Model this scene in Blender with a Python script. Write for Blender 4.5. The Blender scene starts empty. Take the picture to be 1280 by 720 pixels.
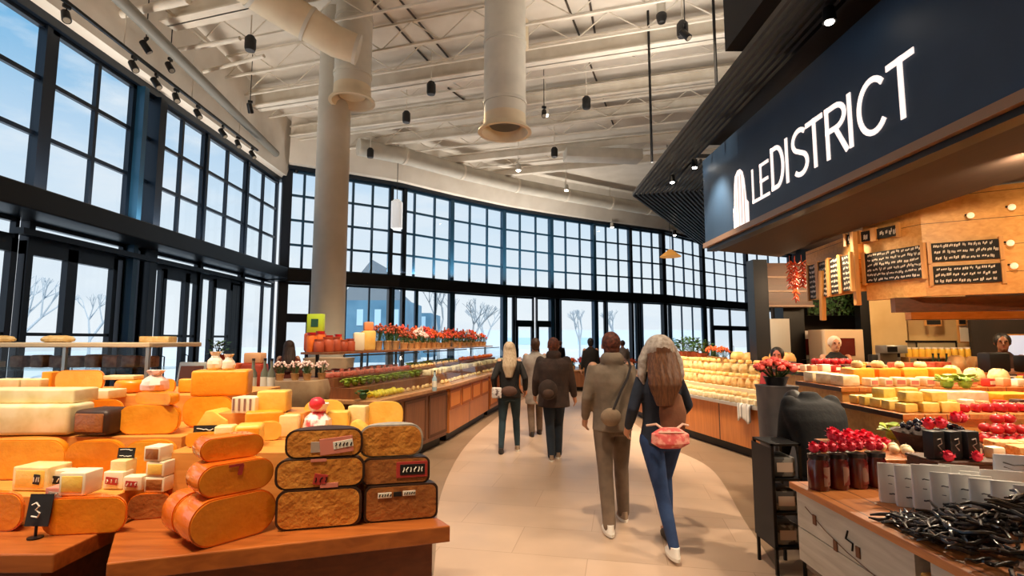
import bpy, math, random
from mathutils import Vector, Matrix, noise
random.seed(7)
SC = bpy.context.scene
COL = SC.collection
PI = math.pi
F = 660.0
TH = math.atan(65.0 / F)
EYE = 1.69
CT, ST = math.cos(TH), math.sin(TH)

def ray(px, py):
    x, y = (px - 640) / F, (360 - py) / F
    return Vector((x, CT - y * ST, ST + y * CT))
def atY(px, py, Y):
    d = ray(px, py); t = Y / d.y
    return Vector((d.x * t, Y, EYE + d.z * t))
def onZ(px, py, z):
    d = ray(px, py); t = (z - EYE) / d.z
    return Vector((d.x * t, d.y * t, z))
def onX(px, py, X):
    d = ray(px, py); t = X / d.x
    return Vector((X, d.y * t, EYE + d.z * t))

# ------------------------------------------------------------------ colours / materials
def lin(c):
    c /= 255.0
    return c / 12.92 if c <= 0.04045 else ((c + 0.055) / 1.055) ** 2.4
def rgb(r, g, b): return (lin(r), lin(g), lin(b), 1.0)
MATS = {}
def mat(name, col, rough=0.6, metal=0.0, col2=None, scale=8.0, detail=3.0, bump=0.0, bscale=None,
        stretch=None, emit=0.0, coat=0.0, sss=0.0, spec=0.5, lo=0.35, hi=0.65, trans=0.0):
    if name in MATS: return MATS[name]
    m = bpy.data.materials.new(name); m.use_nodes = True
    nt = m.node_tree; N = nt.nodes; L = nt.links
    b = N['Principled BSDF']
    b.inputs['Base Color'].default_value = rgb(*col)
    b.inputs['Roughness'].default_value = rough
    b.inputs['Metallic'].default_value = metal
    b.inputs['Specular IOR Level'].default_value = spec
    if coat: b.inputs['Coat Weight'].default_value = coat
    if sss:
        b.inputs['Subsurface Weight'].default_value = sss
        b.inputs['Subsurface Radius'].default_value = (0.02, 0.012, 0.005)
    if emit:
        b.inputs['Emission Color'].default_value = rgb(*col)
        b.inputs['Emission Strength'].default_value = emit
    if trans: b.inputs['Transmission Weight'].default_value = trans
    if col2 is not None or bump:
        tc = N.new('ShaderNodeTexCoord'); mp = N.new('ShaderNodeMapping')
        if stretch: mp.inputs['Scale'].default_value = stretch
        L.new(tc.outputs['Object'], mp.inputs['Vector'])
        oi = N.new('ShaderNodeObjectInfo')
        ad = N.new('ShaderNodeVectorMath'); ad.operation = 'ADD'
        ml = N.new('ShaderNodeMath'); ml.operation = 'MULTIPLY'; ml.inputs[1].default_value = 37.0
        L.new(oi.outputs['Random'], ml.inputs[0]); L.new(mp.outputs['Vector'], ad.inputs[0]); L.new(ml.outputs[0], ad.inputs[1])
        nz = N.new('ShaderNodeTexNoise'); nz.inputs['Scale'].default_value = scale; nz.inputs['Detail'].default_value = detail
        L.new(ad.outputs[0], nz.inputs['Vector'])
        if col2 is not None:
            cr = N.new('ShaderNodeValToRGB')
            cr.color_ramp.elements[0].position = lo; cr.color_ramp.elements[0].color = rgb(*col)
            cr.color_ramp.elements[1].position = hi; cr.color_ramp.elements[1].color = rgb(*col2)
            L.new(nz.outputs['Fac'], cr.inputs['Fac']); L.new(cr.outputs['Color'], b.inputs['Base Color'])
        if bump:
            bp = N.new('ShaderNodeBump'); bp.inputs['Strength'].default_value = bump; bp.inputs['Distance'].default_value = 0.01
            if bscale:
                n2 = N.new('ShaderNodeTexNoise'); n2.inputs['Scale'].default_value = bscale; n2.inputs['Detail'].default_value = 2
                L.new(ad.outputs[0], n2.inputs['Vector']); L.new(n2.outputs['Fac'], bp.inputs['Height'])
            else: L.new(nz.outputs['Fac'], bp.inputs['Height'])
            L.new(bp.outputs['Normal'], b.inputs['Normal'])
    MATS[name] = m
    return m
def glass_mat(name, tint=(235, 245, 250), gloss=0.06, rough=0.02):
    if name in MATS: return MATS[name]
    m = bpy.data.materials.new(name); m.use_nodes = True
    nt = m.node_tree; N = nt.nodes; L = nt.links
    N.remove(N['Principled BSDF']); out = N['Material Output']
    t = N.new('ShaderNodeBsdfTransparent'); t.inputs['Color'].default_value = rgb(*tint)
    g = N.new('ShaderNodeBsdfGlossy'); g.inputs['Roughness'].default_value = rough
    lw = N.new('ShaderNodeLayerWeight'); lw.inputs['Blend'].default_value = 0.5
    pw = N.new('ShaderNodeMath'); pw.operation = 'POWER'; pw.inputs[1].default_value = 4.0
    mp = N.new('ShaderNodeMath'); mp.operation = 'MULTIPLY_ADD'; mp.inputs[1].default_value = 0.35; mp.inputs[2].default_value = gloss * .5; mp.use_clamp = True
    mx = N.new('ShaderNodeMixShader')
    L.new(lw.outputs['Facing'], pw.inputs[0]); L.new(pw.outputs[0], mp.inputs[0]); L.new(mp.outputs[0], mx.inputs[0])
    L.new(t.outputs[0], mx.inputs[1]); L.new(g.outputs[0], mx.inputs[2]); L.new(mx.outputs[0], out.inputs['Surface'])
    MATS[name] = m
    return m
def wood_mat(name, c1, c2, rough=0.45, scale=3.0, plank=0.0, axis='X', coat=0.1, bump=0.15):
    """stretched grain noise plus optional plank seams"""
    if name in MATS: return MATS[name]
    m = bpy.data.materials.new(name); m.use_nodes = True
    nt = m.node_tree; N = nt.nodes; L = nt.links; b = N['Principled BSDF']
    b.inputs['Roughness'].default_value = rough; b.inputs['Coat Weight'].default_value = coat; b.inputs['Coat Roughness'].default_value = 0.3
    tc = N.new('ShaderNodeTexCoord'); mp = N.new('ShaderNodeMapping')
    s = {'X': (1, 12, 12), 'Y': (12, 1, 12), 'Z': (12, 12, 1)}[axis]
    mp.inputs['Scale'].default_value = s
    L.new(tc.outputs['Object'], mp.inputs['Vector'])
    nz = N.new('ShaderNodeTexNoise'); nz.inputs['Scale'].default_value = scale; nz.inputs['Detail'].default_value = 5; nz.inputs['Distortion'].default_value = 0.6
    L.new(mp.outputs[0], nz.inputs['Vector'])
    cr = N.new('ShaderNodeValToRGB'); cr.color_ramp.elements[0].position = 0.3; cr.color_ramp.elements[1].position = 0.7
    cr.color_ramp.elements[0].color = rgb(*c1); cr.color_ramp.elements[1].color = rgb(*c2)
    L.new(nz.outputs['Fac'], cr.inputs['Fac'])
    src = cr.outputs['Color']
    if plank:
        sx = N.new('ShaderNodeSeparateXYZ'); L.new(tc.outputs['Object'], sx.inputs[0])
        md = N.new('ShaderNodeMath'); md.operation = 'MODULO'; md.inputs[1].default_value = plank
        a2 = N.new('ShaderNodeMath'); a2.operation = 'ADD'; a2.inputs[1].default_value = 50 * plank
        L.new(sx.outputs[{'X': 2, 'Y': 0, 'Z': 0}[axis]], a2.inputs[0]); L.new(a2.outputs[0], md.inputs[0])
        lt = N.new('ShaderNodeMath'); lt.operation = 'LESS_THAN'; lt.inputs[1].default_value = 0.006
        L.new(md.outputs[0], lt.inputs[0])
        mx = N.new('ShaderNodeMixRGB'); mx.inputs[2].default_value = rgb(c1[0] * .35, c1[1] * .3, c1[2] * .3)
        L.new(lt.outputs[0], mx.inputs[0]); L.new(src, mx.inputs[1]); src = mx.outputs[0]
    L.new(src, b.inputs['Base Color'])
    bp = N.new('ShaderNodeBump'); bp.inputs['Strength'].default_value = bump; bp.inputs['Distance'].default_value = 0.005
    L.new(nz.outputs['Fac'], bp.inputs['Height']); L.new(bp.outputs[0], b.inputs['Normal'])
    MATS[name] = m
    return m

# ------------------------------------------------------------------ mesh builder
class MB:
    def __init__(s): s.v = []; s.f = []; s.m = []; s.sm = []
    def add(s, vs, fs, mi=0, M=None):
        o = len(s.v)
        s.v += [(M @ Vector(v)) if M else Vector(v) for v in vs]
        s.f += [tuple(i + o for i in f) for f in fs]; s.m += [mi] * len(fs)
        return s
    def box(s, c, d, rz=0.0, mi=0, M=None, rx=0.0, ry=0.0):
        x, y, z = d[0] / 2, d[1] / 2, d[2] / 2
        vs = [Vector((i * x, j * y, k * z)) for k in (-1, 1) for j in (-1, 1) for i in (-1, 1)]
        R = Matrix.Translation(Vector(c)) @ Matrix.Rotation(rz, 4, 'Z') @ Matrix.Rotation(ry, 4, 'Y') @ Matrix.Rotation(rx, 4, 'X')
        if M: R = M @ R
        return s.add(vs, [(0, 2, 3, 1), (4, 5, 7, 6), (0, 1, 5, 4), (2, 6, 7, 3), (0, 4, 6, 2), (1, 3, 7, 5)], mi, R)
    def b2(s, lo, hi, mi=0):
        lo = Vector(lo); hi = Vector(hi)
        return s.box((lo + hi) / 2, hi - lo, mi=mi)
    def bar(s, p, q, w, h=None, mi=0):
        """rectangular bar from p to q; w across (horizontal), h other way"""
        p = Vector(p); q = Vector(q); h = h or w
        d = q - p; L_ = d.length; d.normalize()
        up = Vector((0, 0, 1)) if abs(d.z) < 0.95 else Vector((0, 1, 0))
        sx = d.cross(up).normalized(); uz = sx.cross(d)
        vs = []
        for e in (p, q):
            for a, b_ in ((-1, -1), (1, -1), (1, 1), (-1, 1)):
                vs.append(e + sx * a * w / 2 + uz * b_ * h / 2)
        return s.add(vs, [(0, 1, 2, 3), (7, 6, 5, 4), (0, 4, 5, 1), (1, 5, 6, 2), (2, 6, 7, 3), (3, 7, 4, 0)], mi)
    def tube(s, pts, r, n=10, mi=0, cap=True):
        pts = [Vector(p) for p in pts]; rs = r if isinstance(r, (list, tuple)) else [r] * len(pts)
        o = len(s.v); prev = None
        for i, p in enumerate(pts):
            d = (pts[min(i + 1, len(pts) - 1)] - pts[max(i - 1, 0)]).normalized()
            if prev is None:
                a = Vector((0, 0, 1)) if abs(d.z) < 0.9 else Vector((1, 0, 0))
                u = d.cross(a).normalized()
            else:
                u = (prev - d * prev.dot(d)).normalized()
            prev = u; w = d.cross(u)
            for k in range(n):
                t = 2 * PI * k / n
                s.v.append(p + (u * math.cos(t) + w * math.sin(t)) * rs[i])
        for i in range(len(pts) - 1):
            for k in range(n):
                a, b_ = o + i * n + k, o + i * n + (k + 1) % n
                s.f.append((a, b_, b_ + n, a + n)); s.m.append(mi)
        if cap:
            s.f.append(tuple(o + k for k in range(n))[::-1]); s.m.append(mi)
            e = o + (len(pts) - 1) * n
            s.f.append(tuple(e + k for k in range(n))); s.m.append(mi)
        return s
    def loft(s, rings, n=16, mi=0, sq=2.0):
        """rings: (centre, rx, ry[, tilt matrix/None]) elliptic horizontal-ish rings; superellipse power sq"""
        o = len(s.v)
        for rg in rings:
            c = Vector(rg[0]); R = rg[3] if len(rg) > 3 else None
            for k in range(n):
                t = 2 * PI * k / n; ct, st = math.cos(t), math.sin(t)
                p = Vector((rg[1] * math.copysign(abs(ct) ** (2 / sq), ct), rg[2] * math.copysign(abs(st) ** (2 / sq), st), 0))
                if R: p = R @ p
                s.v.append(c + p)
        for i in range(len(rings) - 1):
            for k in range(n):
                a, b_ = o + i * n + k, o + i * n + (k + 1) % n
                s.f.append((a, b_, b_ + n, a + n)); s.m.append(mi)
        s.f.append(tuple(o + k for k in range(n))[::-1]); s.m.append(mi)
        e = o + (len(rings) - 1) * n
        s.f.append(tuple(e + k for k in range(n))); s.m.append(mi)
        return s
    def lathe(s, prof, n=24, c=(0, 0, 0), mi=0):
        return s.loft([((c[0], c[1], c[2] + z), max(r, 1e-4), max(r, 1e-4)) for r, z in prof], n, mi)
    def prism(s, poly, a, b_, mi=0, M=None):
        """poly in local (x,z) extruded along y from a to b"""
        n = len(poly)
        vs = [Vector((x, a, z)) for x, z in poly] + [Vector((x, b_, z)) for x, z in poly]
        fs = [tuple(range(n)), tuple(range(2 * n - 1, n - 1, -1))] + [(i + n, (i + 1) % n + n, (i + 1) % n, i) for i in range(n)]
        return s.add(vs, fs, mi, M)
    def slab(s, poly, z0, z1, mi=0):
        """poly in world (x,y) extruded from z0 to z1 (counter-clockwise)"""
        n = len(poly)
        vs = [Vector((p[0], p[1], z0)) for p in poly] + [Vector((p[0], p[1], z1)) for p in poly]
        fs = [tuple(range(n))[::-1], tuple(range(n, 2 * n))] + [(i, (i + 1) % n, (i + 1) % n + n, i + n) for i in range(n)]
        return s.add(vs, fs, mi)
    def ball(s, c, r, seg=12, ring=8, mi=0, jit=0.0, sc=(1, 1, 1), sd=0):
        o = len(s.v); c = Vector(c)
        rr = random.Random(sd)
        def J(): return 1 + (rr.random() - .5) * jit
        s.v.append(c + Vector((0, 0, -r * sc[2])))
        for i in range(1, ring):
            ph = PI * i / ring - PI / 2
            for k in range(seg):
                t = 2 * PI * k / seg; j = J()
                s.v.append(c + Vector((r * sc[0] * math.cos(ph) * math.cos(t) * j, r * sc[1] * math.cos(ph) * math.sin(t) * j, r * sc[2] * math.sin(ph) * j)))
        s.v.append(c + Vector((0, 0, r * sc[2])))
        top = len(s.v) - 1
        for k in range(seg):
            s.f.append((o, o + 1 + (k + 1) % seg, o + 1 + k)); s.m.append(mi)
            for i in range(ring - 2):
                a = o + 1 + i * seg + k; b_ = o + 1 + i * seg + (k + 1) % seg
                s.f.append((a, b_, b_ + seg, a + seg)); s.m.append(mi)
            s.f.append((o + 1 + (ring - 2) * seg + k, o + 1 + (ring - 2) * seg + (k + 1) % seg, top)); s.m.append(mi)
        return s
    def mesh(s, name, mats, smooth=40, bevel=0.0, bseg=2):
        me = bpy.data.meshes.new(name)
        me.from_pydata([tuple(v) for v in s.v], [], s.f)
        for m in (mats if isinstance(mats, (list, tuple)) else [mats]): me.materials.append(m)
        me.polygons.foreach_set('material_index', s.m)
        if bevel or True:
            import bmesh
            bm = bmesh.new(); bm.from_mesh(me)
            bmesh.ops.recalc_face_normals(bm, faces=bm.faces)
            if bevel:
                es = [e for e in bm.edges if len(e.link_faces) == 2 and e.calc_face_angle(0) > 0.6]
                bmesh.ops.bevel(bm, geom=es, offset=bevel, segments=bseg, profile=0.5, affect='EDGES', clamp_overlap=True)
            bm.to_mesh(me); bm.free()
        if smooth:
            me.polygons.foreach_set('use_smooth', [True] * len(me.polygons))
            me.set_sharp_from_angle(angle=math.radians(smooth))
        me.update()
        return me
    def build(s, name, mats, parent=None, **k):
        o = bpy.data.objects.new(name, s.mesh(name, mats, **k)); COL.objects.link(o)
        if parent: o.parent = parent
        return o

def tag(o, label=None, cat=None, group=None, kind=None):
    if label: o['label'] = label
    if cat: o['category'] = cat
    if group: o['group'] = group
    if kind: o['kind'] = kind
    return o
def empty(name, label, cat, loc=(0, 0, 0), rz=0.0, group=None):
    o = bpy.data.objects.new(name, None); COL.objects.link(o)
    o.location = loc; o.rotation_euler = (0, 0, rz); o.empty_display_size = 0.05
    return tag(o, label, cat, group)
KIDS = {}
def kids(o): return [c for c in o.children]
def copy_tree(o, parent=None):
    c = o.copy(); COL.objects.link(c); c.parent = parent
    for ch in o.children: copy_tree(ch, c)
    return c
def put(o, loc, rz=0.0, sc=1.0, label=None, group=None, tilt=(0, 0)):
    o.location = loc; o.rotation_euler = (tilt[0], tilt[1], rz)
    o.scale = (sc, sc, sc) if not isinstance(sc, (tuple, list)) else sc
    if label: o['label'] = label
    if group: o['group'] = group
    return o
class Pool:
    """first use takes the model itself, later uses take a copy of it and its parts"""
    def __init__(s): s.d = {}
    def get(s, key, make):
        if key not in s.d:
            s.d[key] = make(); return s.d[key]
        return copy_tree(s.d[key])
POOL = Pool()
def dims(o):
    return o
def struct(o): o['kind'] = 'structure'; return o
# ------------------------------------------------------------------ camera, world
cam = bpy.data.cameras.new('camera'); co = bpy.data.objects.new('camera', cam); COL.objects.link(co)
cam.sensor_width = 36; cam.lens = 36 * F / 1280; co.location = (0, 0, EYE); co.rotation_euler = (PI / 2 + TH, 0, 0)
cam.clip_end = 500
SC.camera = co
SC.view_settings.view_transform = 'Standard'; SC.view_settings.look = 'None'
SC.view_settings.exposure = 0.0; SC.view_settings.gamma = 1.0; SC.view_settings.use_curve_mapping = False
SC.cycles.use_denoising = True
SC.cycles.max_bounces = 8; SC.cycles.diffuse_bounces = 4; SC.cycles.glossy_bounces = 3
SC.cycles.transparent_max_bounces = 16; SC.cycles.transmission_bounces = 4
SC.cycles.caustics_reflective = False; SC.cycles.caustics_refractive = False
SC.cycles.sample_clamp_indirect = 6.0

w = bpy.data.worlds.new('sky'); SC.world = w; w.use_nodes = True
nt = w.node_tree; N = nt.nodes; L = nt.links
bg = N['Background']
tc = N.new('ShaderNodeTexCoord'); sx = N.new('ShaderNodeSeparateXYZ'); L.new(tc.outputs['Generated'], sx.inputs[0])
cr = N.new('ShaderNodeValToRGB'); e = cr.color_ramp.elements
e[0].position = 0.0; e[0].color = rgb(248, 250, 252)
e[1].position = 0.62; e[1].color = rgb(66, 142, 200)
for p_, c_ in ((0.12, (240, 246, 250)), (0.28, (204, 226, 245)), (0.42, (132, 190, 230))):
    el = e.new(p_); el.color = rgb(*c_)
L.new(sx.outputs['Z'], cr.inputs[0])
mp = N.new('ShaderNodeMapping'); mp.inputs['Scale'].default_value = (1.6, 1.6, 4.5); L.new(tc.outputs['Generated'], mp.inputs[0])
nz = N.new('ShaderNodeTexNoise'); nz.inputs['Scale'].default_value = 2.2; nz.inputs['Detail'].default_value = 6; nz.inputs['Roughness'].default_value = 0.55
L.new(mp.outputs[0], nz.inputs['Vector'])
cr2 = N.new('ShaderNodeValToRGB'); cr2.color_ramp.elements[0].position = 0.50; cr2.color_ramp.elements[1].position = 0.64
L.new(nz.outputs['Fac'], cr2.inputs[0])
mx = N.new('ShaderNodeMixRGB'); mx.inputs[2].default_value = rgb(232, 240, 248)
L.new(cr2.outputs[0], mx.inputs[0]); L.new(cr.outputs[0], mx.inputs[1]); L.new(mx.outputs[0], bg.inputs['Color'])
bg.inputs['Strength'].default_value = 1.05

# ------------------------------------------------------------------ base materials
M_FRAME = mat('navy_window_frame', (14, 26, 40), 0.35, 0.3, spec=0.6)
M_FRAME2 = mat('teal_window_frame', (30, 72, 100), 0.35, 0.2, spec=0.6)
M_BLACK = mat('black_metal', (12, 12, 14), 0.4, 0.3)
M_GLASS = glass_mat('window_glass', (240, 247, 251), 0.04)
M_GLASS2 = glass_mat('clear_glass', (236, 244, 246), 0.06)
M_CEIL = mat('painted_ceiling', (226, 218, 206), 0.9, col2=(214, 205, 192), scale=1.6, detail=6, bump=0.3, bscale=9)
M_BEAM = mat('painted_steel', (230, 222, 208), 0.75, col2=(216, 206, 190), scale=3)
M_DUCT = mat('painted_duct', (206, 200, 186), 0.6, col2=(190, 184, 172), scale=2)
M_DUCT2 = mat('cream_duct', (220, 204, 174), 0.6, col2=(208, 190, 160), scale=2)
M_COLUMN = mat('painted_column', (196, 188, 174), 0.55, col2=(184, 176, 162), scale=2)

# ------------------------------------------------------------------ floor
def floor_mat(name, c1, c2, rot, joint):
    m = bpy.data.materials.new(name); m.use_nodes = True
    nt = m.node_tree; N = nt.nodes; L = nt.links; b = N['Principled BSDF']
    tc = N.new('ShaderNodeTexCoord'); mp = N.new('ShaderNodeMapping'); mp.inputs['Rotation'].default_value = (0, 0, rot)
    L.new(tc.outputs['Object'], mp.inputs[0])
    br = N.new('ShaderNodeTexBrick'); br.inputs['Scale'].default_value = 1.0
    br.inputs['Brick Width'].default_value = 1.2; br.inputs['Row Height'].default_value = 0.6
    br.inputs['Mortar Size'].default_value = 0.004; br.inputs['Mortar Smooth'].default_value = 0.3
    br.inputs['Color1'].default_value = rgb(*c1); br.inputs['Color2'].default_value = rgb(*c2)
    br.inputs['Mortar'].default_value = rgb(*joint)
    L.new(mp.outputs[0], br.inputs['Vector'])
    nz = N.new('ShaderNodeTexNoise'); nz.inputs['Scale'].default_value = 2.5; nz.inputs['Detail'].default_value = 6
    L.new(mp.outputs[0], nz.inputs['Vector'])
    mx = N.new('ShaderNodeMixRGB'); mx.blend_type = 'MULTIPLY'; mx.inputs[0].default_value = 0.3
    L.new(br.outputs['Color'], mx.inputs[1]); L.new(nz.outputs['Fac'], mx.inputs[2]); L.new(mx.outputs[0], b.inputs['Base Color'])
    rr = N.new('ShaderNodeMapRange'); rr.inputs[3].default_value = 0.28; rr.inputs[4].default_value = 0.5
    L.new(nz.outputs['Fac'], rr.inputs[0]); L.new(rr.outputs[0], b.inputs['Roughness'])
    return m
M_FLOOR = floor_mat('grey_brown_floor', (154, 128, 104), (144, 118, 94), 0.2, (118, 98, 80))
M_PATH = floor_mat('pale_tan_floor', (206, 176, 152), (198, 168, 144), 0.2, (176, 146, 122))
struct(MB().b2((-7.6, -2.5, -0.2), (17.5, 34, 0)).build('floor', M_FLOOR, smooth=0))
# the paler curved aisle, inlaid in the floor
def spl(pts, n=8):
    out = []
    P = [pts[0]] + list(pts) + [pts[-1]]
    for i in range(1, len(P) - 2):
        for k in range(n):
            t = k / n
            a, b_, c, d = P[i - 1], P[i], P[i + 1], P[i + 2]
            out.append(tuple(0.5 * ((2 * b_[j]) + (-a[j] + c[j]) * t + (2 * a[j] - 5 * b_[j] + 4 * c[j] - d[j]) * t * t + (-a[j] + 3 * b_[j] - 3 * c[j] + d[j]) * t ** 3) for j in range(2)))
    out.append(tuple(pts[-1]))
    return out
rt = [(1.55, -2.4), (1.62, 1.2), (1.80, 3.2), (2.15, 5.0), (2.62, 7.2), (2.45, 9.0), (2.6, 12.0), (3.4, 17.0)]
lf = [(0.9, 18.0), (0.05, 14.0), (-0.45, 11.0), (-0.75, 8.5), (-0.78, 6.0), (-0.55, 3.8), (-0.40, 1.0), (-0.4, -2.4)]
struct(MB().slab(spl(rt) + spl(lf), -0.01, 0.004).build('floor', M_PATH, smooth=0))

# ------------------------------------------------------------------ facade
XW = -7.2; ZT = 6.52; ZL0, ZL1 = 3.45, 3.78
WN = [0]
def facade(p0, p1, z0, z1, cols, rows, bar=0.06, dep=0.09, kind='window', edge=(0.06, 0.06), fm=None, ends=None):
    """a glazed bay between two plan points; cols = number of panes or list of fractions, rows = list of heights"""
    p0 = Vector((p0[0], p0[1], 0)); p1 = Vector((p1[0], p1[1], 0)); d = p1 - p0; L_ = d.length; d.normalize()
    nrm = Vector((-d.y, d.x, 0))
    WN[0] += 1
    root = bpy.data.objects.new('%s_%d' % (kind, WN[0]), None); COL.objects.link(root); root.location = p0 + Vector((0, 0, z0))
    root.rotation_euler = (0, 0, math.atan2(d.y, d.x)); struct(root)
    mb = MB(); H = z1 - z0
    fr = cols if isinstance(cols, list) else [i / cols for i in range(1, cols)]
    ew0, ew1 = edge
    mb.b2((0, -dep / 2, 0), (ew0, dep / 2, H)); mb.b2((L_ - ew1, -dep / 2, 0), (L_, dep / 2, H))
    for f_ in fr: mb.box((f_ * L_, 0, H / 2), (bar, dep * .8, H))
    zz = [0.0] + [r - z0 for r in rows] + [H]
    mb.b2((0, -dep / 2, 0), (L_, dep / 2, bar)); mb.b2((0, -dep / 2, H - bar), (L_, dep / 2, H))
    for r in zz[1:-1]: mb.box((L_ / 2, 0, r), (L_, dep * .7, bar))
    mb.build('window_frame', fm or M_FRAME, root, smooth=0)
    MB().add([(ew0 * .5, 0, bar * .5), (L_ - ew1 * .5, 0, bar * .5), (L_ - ew1 * .5, 0, H - bar * .5), (ew0 * .5, 0, H - bar * .5)], [(0, 1, 2, 3)]).build('pane', M_GLASS, root, smooth=0)
    return root
# left wall, upper glazing: bays between heavy posts
UL = [(-0.3, 2.9, 4), (2.9, 5.6, 3), (5.6, 7.88, 2), (7.88, 9.66, 2), (9.66, 10.26, 1), (10.26, 12.0, 2), (12.0, 13.94, 2), (13.94, 15.85, 2)]
for i, (a, b_, n) in enumerate(UL):
    facade((XW, a), (XW, b_), ZL1, ZT, n, [4.78, 5.65], bar=0.07, edge=(0.05, 0.09), fm=M_FRAME)
# heavy posts in the left wall (full height)
for i, (y, wd, dp) in enumerate([(2.9, .14, .16), (5.6, .14, .16), (7.72, .10, .14), (9.72, .12, .26), (10.22, .20, .26), (12.02, .09, .14), (13.94, .09, .14)]):
    struct(MB().b2((XW - .06, y - wd / 2, 0), (XW + dp - .06, y + wd / 2, ZT)).build('column', [M_FRAME, M_FRAME2][i == 3], smooth=0))
# lower glazing and doors of the left wall
def low_bay(a, b_, head=2.95, door=True, horiz='Y'):
    if not door:
        facade((XW, a), (XW, b_), 0, ZL0, 1, [], bar=0.08, edge=(0.07, 0.07)); return
    facade((XW, a), (XW, b_), 3.15, ZL0 - .02, 1, [], bar=0.05, edge=(0.05, 0.05))
DN = [0]
def door(p0, p1, head, stile=0.13, handle=True, rail=None):
    p0 = Vector((p0[0], p0[1], 0)); p1 = Vector((p1[0], p1[1], 0)); d = p1 - p0; L_ = d.length
    DN[0] += 1
    root = bpy.data.objects.new('door_%d' % DN[0], None); COL.objects.link(root); root.location = p0
    root.rotation_euler = (0, 0, math.atan2(d.y, d.x)); struct(root)
    mb = MB(); s = stile; dp = 0.1
    mb.b2((0, -dp / 2, 0), (s, dp / 2, head)); mb.b2((L_ - s, -dp / 2, 0), (L_, dp / 2, head))
    mb.b2((0, -dp / 2, head - 0.2), (L_, dp / 2, head)); mb.b2((0, -dp / 2, 0), (L_, dp / 2, 0.28))
    if rail: mb.b2((s, -dp / 3, rail), (L_ - s, dp / 3, rail + .05))
    mb.build('door_frame', M_FRAME, root, smooth=0)
    MB().add([(s * .8, 0, .2), (L_ - s * .8, 0, .2), (L_ - s * .8, 0, head - .15), (s * .8, 0, head - .15)], [(0, 1, 2, 3)]).build('pane', M_GLASS, root, smooth=0)
    if handle: MB().tube([(s * .6, -.05, .9), (s * .6, -.12, .92), (s * .6, -.12, 1.35), (s * .6, -.05, 1.37)], .013, 8).build('door_handle', M_BLACK, root)
for a, b_ in [(2.98, 4.2), (4.2, 5.52), (5.68, 6.6), (6.6, 7.55), (7.66, 8.52), (8.52, 9.5), (10.78, 11.6), (11.6, 11.97), (12.62, 13.45)]:
    door((XW, a), (XW, b_), 3.15, 0.1 if b_ - a > .5 else .06, rail=1.75)
for a, b_ in [(2.98, 5.52), (5.68, 7.55), (7.7, 9.66), (10.34, 11.97), (12.08, 13.89)]:
    facade((XW, a), (XW, b_), 3.15, ZL0, 1, [], bar=0.06)
facade((XW, -.3), (XW, 2.82), 0, ZL0, 3, [2.0], bar=0.08)
facade((XW, 10.34), (XW, 10.76), 0, 3.15, 1, [], bar=0.05)
facade((XW, 12.1), (XW, 12.6), 0, 3.15, 1, [], bar=0.05)
facade((XW, 13.47), (XW, 13.88), 0, 3.15, 1, [], bar=0.05, edge=(.2, .2))
facade((XW, 14.0), (XW, 15.85), 0, ZL0, [0.62], [], bar=0.07)
facade((XW, 9.62), (XW, 10.1), 0, ZL0, 1, [1.2], bar=0.05, edge=(.2, .05))
# the projecting ledge of the left wall, with its thin lower rail
struct(MB().b2((XW - .1, -.3, ZL0), (-6.5, 15.2, ZL1)).build('trim_1', M_BLACK, smooth=0, bevel=.02))
struct(MB().b2((XW + .08, 7.4, 3.2), (-6.95, 15.3, 3.29)).build('trim_2', M_FRAME, smooth=0))

# back wall (curved): px -> depth table gives plan points
BD = [(355, 15.75), (430, 16.7), (494, 17.6), (563, 19.2), (629, 20.8), (689, 22.1), (743, 23.3), (789, 24.3), (830, 25.3), (880, 28.0), (935, 31.0), (990, 32.6)]
def bk(px):
    for (a, da), (b_, db) in zip(BD, BD[1:]):
        if px <= b_:
            t = (px - a) / (b_ - a); t = max(t, 0); dd = 1 / ((1 - t) / da + t / db)
            return ((px - 640) / F * dd, dd)
    return ((BD[-1][0] - 640) / F * BD[-1][1], BD[-1][1])
ZB = 6.87
back_bays = [(355, 411, 3), (411, 486, 3), (486, 503, 1), (503, 563, [0.2, 0.62]), (563, 629, 3), (629, 689, 3), (689, 743, 3), (743, 789, 3), (789, 830, 3), (830, 880, 4), (880, 935, 4), (935, 990, 4)]
for a, b_, n in back_bays:
    facade(bk(a), bk(b_), 3.8, ZB, n, [4.57, 5.33, 6.10], bar=0.07, edge=(0.06, 0.09), fm=M_FRAME2 if n != 1 else M_FRAME)
for px_, wd in [(352, .34), (411, .12), (486, .12), (503, .14), (563, .18), (629, .2), (689, .2), (743, .2), (789, .18), (830, .32), (880, .3), (935, .3), (990, .3)]:
    x, y = bk(px_)
    struct(MB().box((x, y, ZB / 2), (wd * .8, .2, ZB), rz=.6).build('column', M_FRAME if px_ not in (563, 629, 689, 743) else M_FRAME2, smooth=0))
# back beam
pts = [bk(p) for p in (352, 430, 494, 563, 629, 689, 743, 789, 830, 880, 935, 990)]
mb = MB()
inn = [(p[0] + .18, p[1] - .28) for p in pts]
mb.slab([(-6.5, 15.1)] + inn + [(p[0], p[1] + .1) for p in reversed(pts)] + [(XW, 15.3)], 3.42, 3.80)
struct(mb.build('trim_3', M_BLACK, smooth=0))
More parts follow.
